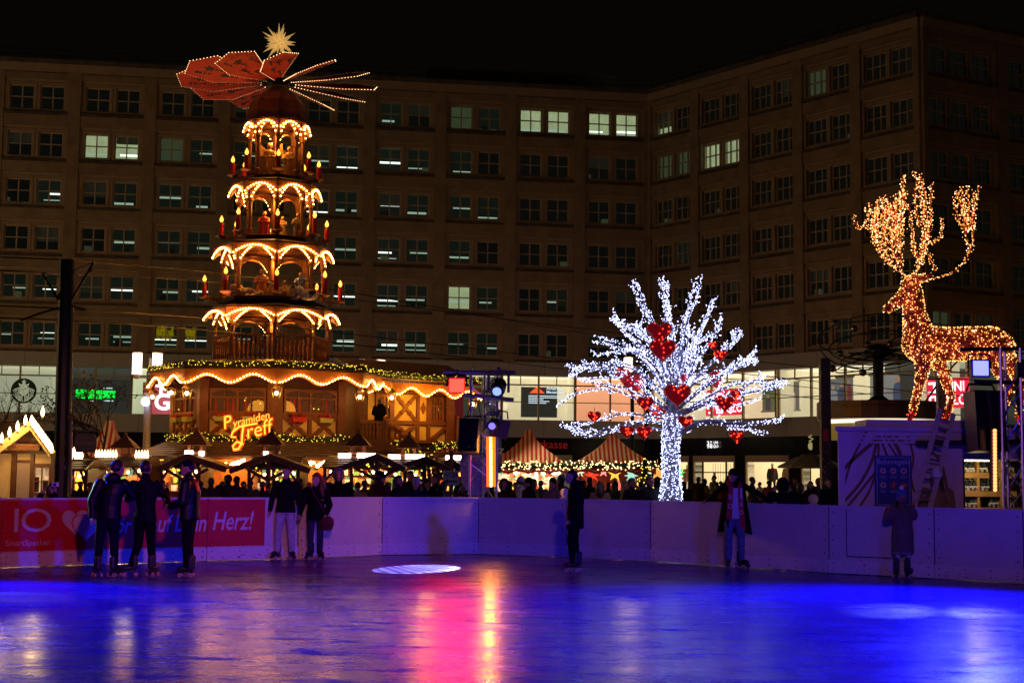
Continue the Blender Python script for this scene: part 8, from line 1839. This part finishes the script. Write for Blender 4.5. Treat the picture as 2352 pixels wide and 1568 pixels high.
# bare trees
def bare_tree(label, px, D, top, seed, spread, leaves=0, h0=None):
    x = X(px, D); t = thing('bare_tree', label, 'tree', (x, D, PLAZA), 0); rr_ = random.Random(seed); zt = P(px, top, D).z; H = zt-PLAZA; tb = MB(); cb_ = MB(); lf = MB()
    def grow(p, d, L, r, dep):
        q = p+d*L; k = p.lerp(q, .5)+Vector((rr_.gauss(0, .04), rr_.gauss(0, .04), 0))*L; (tb if dep == 0 else cb_).tube([p, k, q], [r, r*.85, r*.65], 6 if dep < 2 else 4 if dep < 3 else 3)
        if dep >= 5 or L < .18:
            for _ in range(leaves):
                if rr_.random() < .5: v = Vector((rr_.gauss(0, 1), rr_.gauss(0, 1), rr_.gauss(0, 1))).normalized(); w = v.orthogonal().normalized()*.05; c = q+v*.05; lf.add([c, c+v*.08+w, c+v*.17, c+v*.08-w], [(0, 1, 2, 3)])
            return
        for i in range(rr_.choice((3, 3, 4)) if dep < 4 else 2):
            a = rr_.uniform(0, 6.28); s = rr_.uniform(.35, .85)*spread; o_ = d.orthogonal().normalized(); w = d.cross(o_); nd = (d*math.cos(s)+(o_*math.cos(a)+w*math.sin(a))*math.sin(s)+Vector((0, 0, .06))).normalized(); grow(p.lerp(q, rr_.uniform(.6, 1.0)), nd, L*rr_.uniform(.55, .82), r*.58, dep+1)
    grow(Vector((x, D, PLAZA)), Vector((0, 0, 1)), H*.40, .12, 0); tb.build('trunk', mat('bark', (.045, .03, .02), .9), t, world=True); cb_.build('crown', mat('twig', (.04, .026, .018), .9), t, world=True)
    if leaves: lf.build('leaves', mat('last_leaf', (.07, .05, .02), .7, var=.4), t, world=True)
bare_tree('bare tree with a few withered leaves before the green display, left of the tavern', 222, 66, 838, 21, 1.0, 2)
bare_tree('bare tree top with withered leaves behind the right slope of the tavern roof', 872, 76, 824, 5, 1.0, 2)
bare_tree('sparse bare tree at the left edge before the pale cafe blinds', -10, 60, 900, 8, 1.0, 0)
# hanging sausage sign
hs = thing('hanging_sign', 'dark old-style sausage sign hanging from a scrolled iron bracket beside the mast', 'hanging sign', (X(164, 42), 42, PLAZA)); mb = MB(); mb.tube([P(161, 1160, 42), P(163, 962, 42)], .05, 6); mb.ball(P(163, 957, 42), .10, 8); mb.build('post', mat('brass_post', (.25, .16, .05), .4, metal=.6), hs, world=True); mb = MB()
mb.bar(P(163, 988, 42), P(230, 990, 42), .05, .06); mb.tube(smooth([P(163, 965, 42), P(185, 970, 42), P(210, 980, 42), P(228, 989, 42)], 5), .025, 5)
for k in range(5):
    c = P(172+k*10, 982-2*(4-k)*.5, 42); mb.tube([c+Vector((.10*(1-i/14)*math.cos(i*.8), 0, .10*(1-i/14)*math.sin(i*.8))) for i in range(13)], .013, 4)
for q in (178, 216): mb.tube([P(q, 990, 42), P(q, 998, 42)], .012, 4)
mb.build('bracket', BLACK, hs, world=True); mb = MB(); A_, B2 = P(171, 1038, 42), P(222, 995, 42); w_, h_ = B2.x-A_.x, B2.z-A_.z; mb.prism([(.08, 0), (w_-.08, 0), (w_-.03, .06), (w_, .12), (w_, h_-.12), (w_-.03, h_-.06), (w_-.08, h_), (.08, h_), (.03, h_-.06), (0, h_-.12), (0, .12), (.03, .06)], A_, (1, 0, 0), UZ, .06); mb.build('board', mat('sign_board_dark', (.06, .05, .05), .6, var=.2), hs, world=True)
text_obj('lettering', 'Krakauer', mat('sign_faded', (.16, .13, .12), .7), A_+Vector((w_*.5, -.035, h_*.40)), (1, 0, 0), UZ, .17, hs, bold=.015, sx=.9)
mb = MB()
for z in (.78, .16): mb.tube([A_+Vector((w_*(.3+.05*i), -.035, h_*z+.02*math.sin(i*1.2))) for i in range(9)], .01, 4)
mb.build('ornament', mat('sign_faded2', (.16, .13, .12), .7), hs, world=True)

# ================================================================== GABLED HUT at the left edge
LD = 38.0; lh = thing('gabled_hut', 'half-timbered hut with flame lamps along its gable at the left edge', 'market hut', (X(60, LD), LD, PLAZA)); lx = lambda px: X(px, LD, 1050); lz = lambda py: P(70, py, LD).z
ap_ = P(83, 967, LD); eL, eR = Vector((lx(-42), LD, lz(1062))), Vector((lx(131), LD, lz(1034))); wl0, wl1 = lx(-30), lx(127); wallm = mat('hut_plaster', (.62, .44, .16), .8, var=.15)
mb = MB(); vs = [(wl0, PLAZA), (wl1, PLAZA), (wl1, eR.z-.05), (ap_.x, ap_.z-.08), (wl0, eL.z-.0)]; mb.add([(a, LD, b_) for a, b_ in vs]+[(a-3.2, LD+2.8, b_) for a, b_ in vs], [(0, 1, 2, 3, 4), (9, 8, 7, 6, 5), (0, 5, 6, 1), (1, 6, 7, 2), (2, 7, 8, 3), (3, 8, 9, 4), (4, 9, 5, 0)]); mb.build('wall', wallm, lh, world=True)
mb = MB(); bk = Vector((-3.4, 3.0, 0)); fw = Vector((0, -.35, 0)); mb.slab(eL+fw, ap_+fw, ap_+bk, eL+bk, .09); mb.slab(ap_+fw+Vector((.005, 0, .002)), eR+fw, eR+bk, ap_+bk, .09); mb.build('roof', SHING, lh, world=True)
mb = MB(); mb.bar(eL+fw+Vector((0, -.03, -.10)), ap_+fw+Vector((0, -.03, -.10)), .06, .2); mb.bar(ap_+fw+Vector((0, -.035, -.10)), eR+fw+Vector((0, -.035, -.10)), .06, .2); mb.build('bargeboard', wallm, lh, world=True)
mb = MB(); B4 = lambda x0, x1, y0, y1, d=.06: mb.box(((lx(x0)+lx(x1))/2, LD-d/2-.002, (lz(y0)+lz(y1))/2), (abs(lx(x1)-lx(x0)), d, abs(lz(y0)-lz(y1))))
B4(-30, 127, 1042, 1035); B4(28, 40, 1160, 1042, .07); B4(72, 80, 1160, 1042, .07); B4(119, 127, 1160, 1042, .07); B4(40, 72, 1062, 1056, .05); B4(80, 119, 1070, 1064, .05); B4(84, 90, 1035, 1000, .05); B4(-30, -22, 1160, 1042, .07); B4(46, 49, 1035, 1008); mb.build('timber_frame', DWOOD, lh, world=True)
mb = MB(); mb.box(((lx(40)+lx(72))/2, LD-.02, (PLAZA+lz(1063))/2), (lx(71)-lx(41), .04, lz(1063)-PLAZA)); mb.build('door', mat('hut_door', (.34, .24, .15), .7, var=.1), lh, world=True)
mb = MB(); 
for x0, x1, y0, y1 in ((81, 83.5, 1132, 1072), (98, 100, 1132, 1072), (115.5, 118, 1132, 1072), (83.5, 98, 1074, 1071), (100, 115.5, 1074, 1071), (83.5, 98, 1106, 1104), (100, 115.5, 1106, 1104), (83.5, 98, 1133, 1130), (100, 115.5, 1133, 1130)): B4(x0, x1, y0, y1, .08)
w = mb.build('window', WOOD, lh, world=True); mb = MB(); mb.quad((lx(82), LD-.03, lz(1132)), (lx(117), LD-.03, lz(1132)), (lx(117), LD-.03, lz(1072)), (lx(82), LD-.03, lz(1072))); g_ = mb.build('pane', CLEAR, w); g_.data.transform(Matrix.Translation(-root_loc(lh)))
mb = MB(); mb.quad((lx(82), LD-.008, lz(1132)), (lx(117), LD-.008, lz(1132)), (lx(117), LD-.008, lz(1072)), (lx(82), LD-.008, lz(1072))); mb.box((lx(88), LD-.012, lz(1112)), (.1, .008, .4), 0, 1); mb.box((lx(107), LD-.012, lz(1115)), (.14, .008, .3), 0, 1); mb.box((lx(92), LD-.012, lz(1085)), (.15, .008, .14), 0, 2); mb.box((lx(110), LD-.012, lz(1083)), (.12, .008, .2), 0, 2); g_ = mb.build('interior', [mat('hut_glow', (.6, .45, .25), .8, var=.3, vscale=5, em=(1, .68, .32), es=.5), BROWN, WHITE], w); g_.data.transform(Matrix.Translation(-root_loc(lh)))
mb = MB(); mb.prism([(-.18, 0), (.18, 0), (.18, .28), (0, .42), (-.18, .28)], (lx(62), LD-.03, lz(1028)), (1, 0, 0), UZ, .06); mb.bar((lx(46), LD-.10, lz(1012)), (lx(62), LD-.10, lz(990)), .04, .05); mb.bar((lx(62), LD-.10, lz(990)), (lx(80), LD-.10, lz(1012)), .04, .05); mb.build('gable_window', DWOOD, lh, world=True); mb = MB(); mb.bar((lx(24), LD-.25, lz(1022)), (lx(96), LD-.25, lz(1022)), .05, .05); mb.bar((lx(24), LD-.15, lz(1032)), (lx(96), LD-.15, lz(1032)), .2, .05)
for k in range(22): xx = lx(24)+(lx(96)-lx(24))*k/21; mb.box((xx, LD-.25, (lz(1022)+lz(1032))/2), (.03, .03, lz(1022)-lz(1032)))
mb.build('balcony', WOOD, lh, world=True); mb = MB(); FLM = FL
def flame_lamp(p, s=1.0):
    mb.lathe([(.018*s, -.09*s), (.045*s, -.02*s), (.036*s, .05*s), (.005, .14*s)], 8, p); mb.box((p.x, p.y, p.z-.12*s), (.04, .04, .06), 0, 1)
for k in range(7): flame_lamp((eL+fw).lerp(ap_+fw, (k+.3)/7)+Vector((0, -.08, .10)), 1.15)
for k in range(15): flame_lamp((ap_+fw).lerp(eR+fw, (k+.6)/15)+Vector((0, -.10, .02)), 1.15)
flame_lamp(ap_+fw+Vector((.28, 0, .22)), 1.2); mb.build('flame_lamps', [FL, DWOOD], lh, world=True)
lamp('POINT', 'gable_lamp', ap_+Vector((.45, -.9, -.15)), 40, (1.0, .62, .2), size=.15); lamp('POINT', 'gable_lamp', ap_+Vector((-.5, -.9, -.2)), 40, (1.0, .62, .2), size=.15); lamp('POINT', 'gable_lamp', (lx(60), LD-1.2, lz(1050)), 30, (1.0, .62, .2), size=.15)
lg = MB()
for k in range(60): a = P(random.uniform(-4, 12), random.uniform(1110, 1160), 30); v = Vector((random.gauss(0, 1), random.gauss(0, 1), random.gauss(0, 1))).normalized()*.16; w = v.orthogonal().normalized()*.03; lg.add([a-w, a+w, a+v], [(0, 1, 2)])
# sphere backdrop panel behind the stage truss
dp = thing('round_panel', 'round violet panel standing behind the stage truss', 'panel', (X(1098, 33), 33, PLAZA)); mb = MB(); c = P(1098, 1073, 33); mb.prism([(.42*math.cos(k*math.pi/18), .66*math.sin(k*math.pi/18)) for k in range(36)], c, (1, 0, 0), UZ, .05); mb.bar((c.x, 33.06, PLAZA), (c.x, 33.06, c.z), .1); mb.build('disc', mat('panel_lilac', (.32, .28, .42), .5), dp, world=True)
bn = thing('blue_banner', 'tall blue banner behind the orange light bar', 'banner', (X(1136, 58), 58, PLAZA)); mb = MB(); a0, a1 = P(1122, 1085, 58), P(1152, 978, 58); mb.box(((a0.x+a1.x)/2, 58, (a0.z+a1.z)/2), (a1.x-a0.x, .03, a1.z-a0.z)); mb.tube([(a0.x, 58.05, PLAZA), (a0.x, 58.05, a1.z+.1)], .03, 5); mb.build('cloth', mat('banner_blue', (.08, .14, .45), .7), bn, world=True); text_obj('lettering', 'tz', bletter, (X(1147, 58), 57.95, P(1147, 1042, 58).z), (1, 0, 0), UZ, .5, bn)
# fine spray drifting in the spotlight beam: droplets hang in the air
sp = MB(); rr_ = random.Random(12)
for k in range(520):
    t_ = rr_.random(); c = H1[0].lerp(Vector(G(1010, 1275)), t_); p = c+Vector((rr_.gauss(0, .08+.22*t_), rr_.gauss(0, .2), rr_.gauss(0, .15))); 
    if p.z > .02: sp.bulb(p, rr_.uniform(.003, .0075))
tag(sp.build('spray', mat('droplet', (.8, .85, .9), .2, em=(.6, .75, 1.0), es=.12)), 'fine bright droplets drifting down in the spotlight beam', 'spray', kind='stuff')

# strings of hundreds of bulbs count as one mass
for o in bpy.data.objects:
    if o.parent is not None and o.name.split('.')[0] in ('light_string', 'edge_lights', 'light_bulbs', 'antler_bulbs', 'garland', 'wire_frame', 'string_lights', 'goods', 'stickers') and len(o.data.vertices) > 90: o['kind'] = 'stuff'
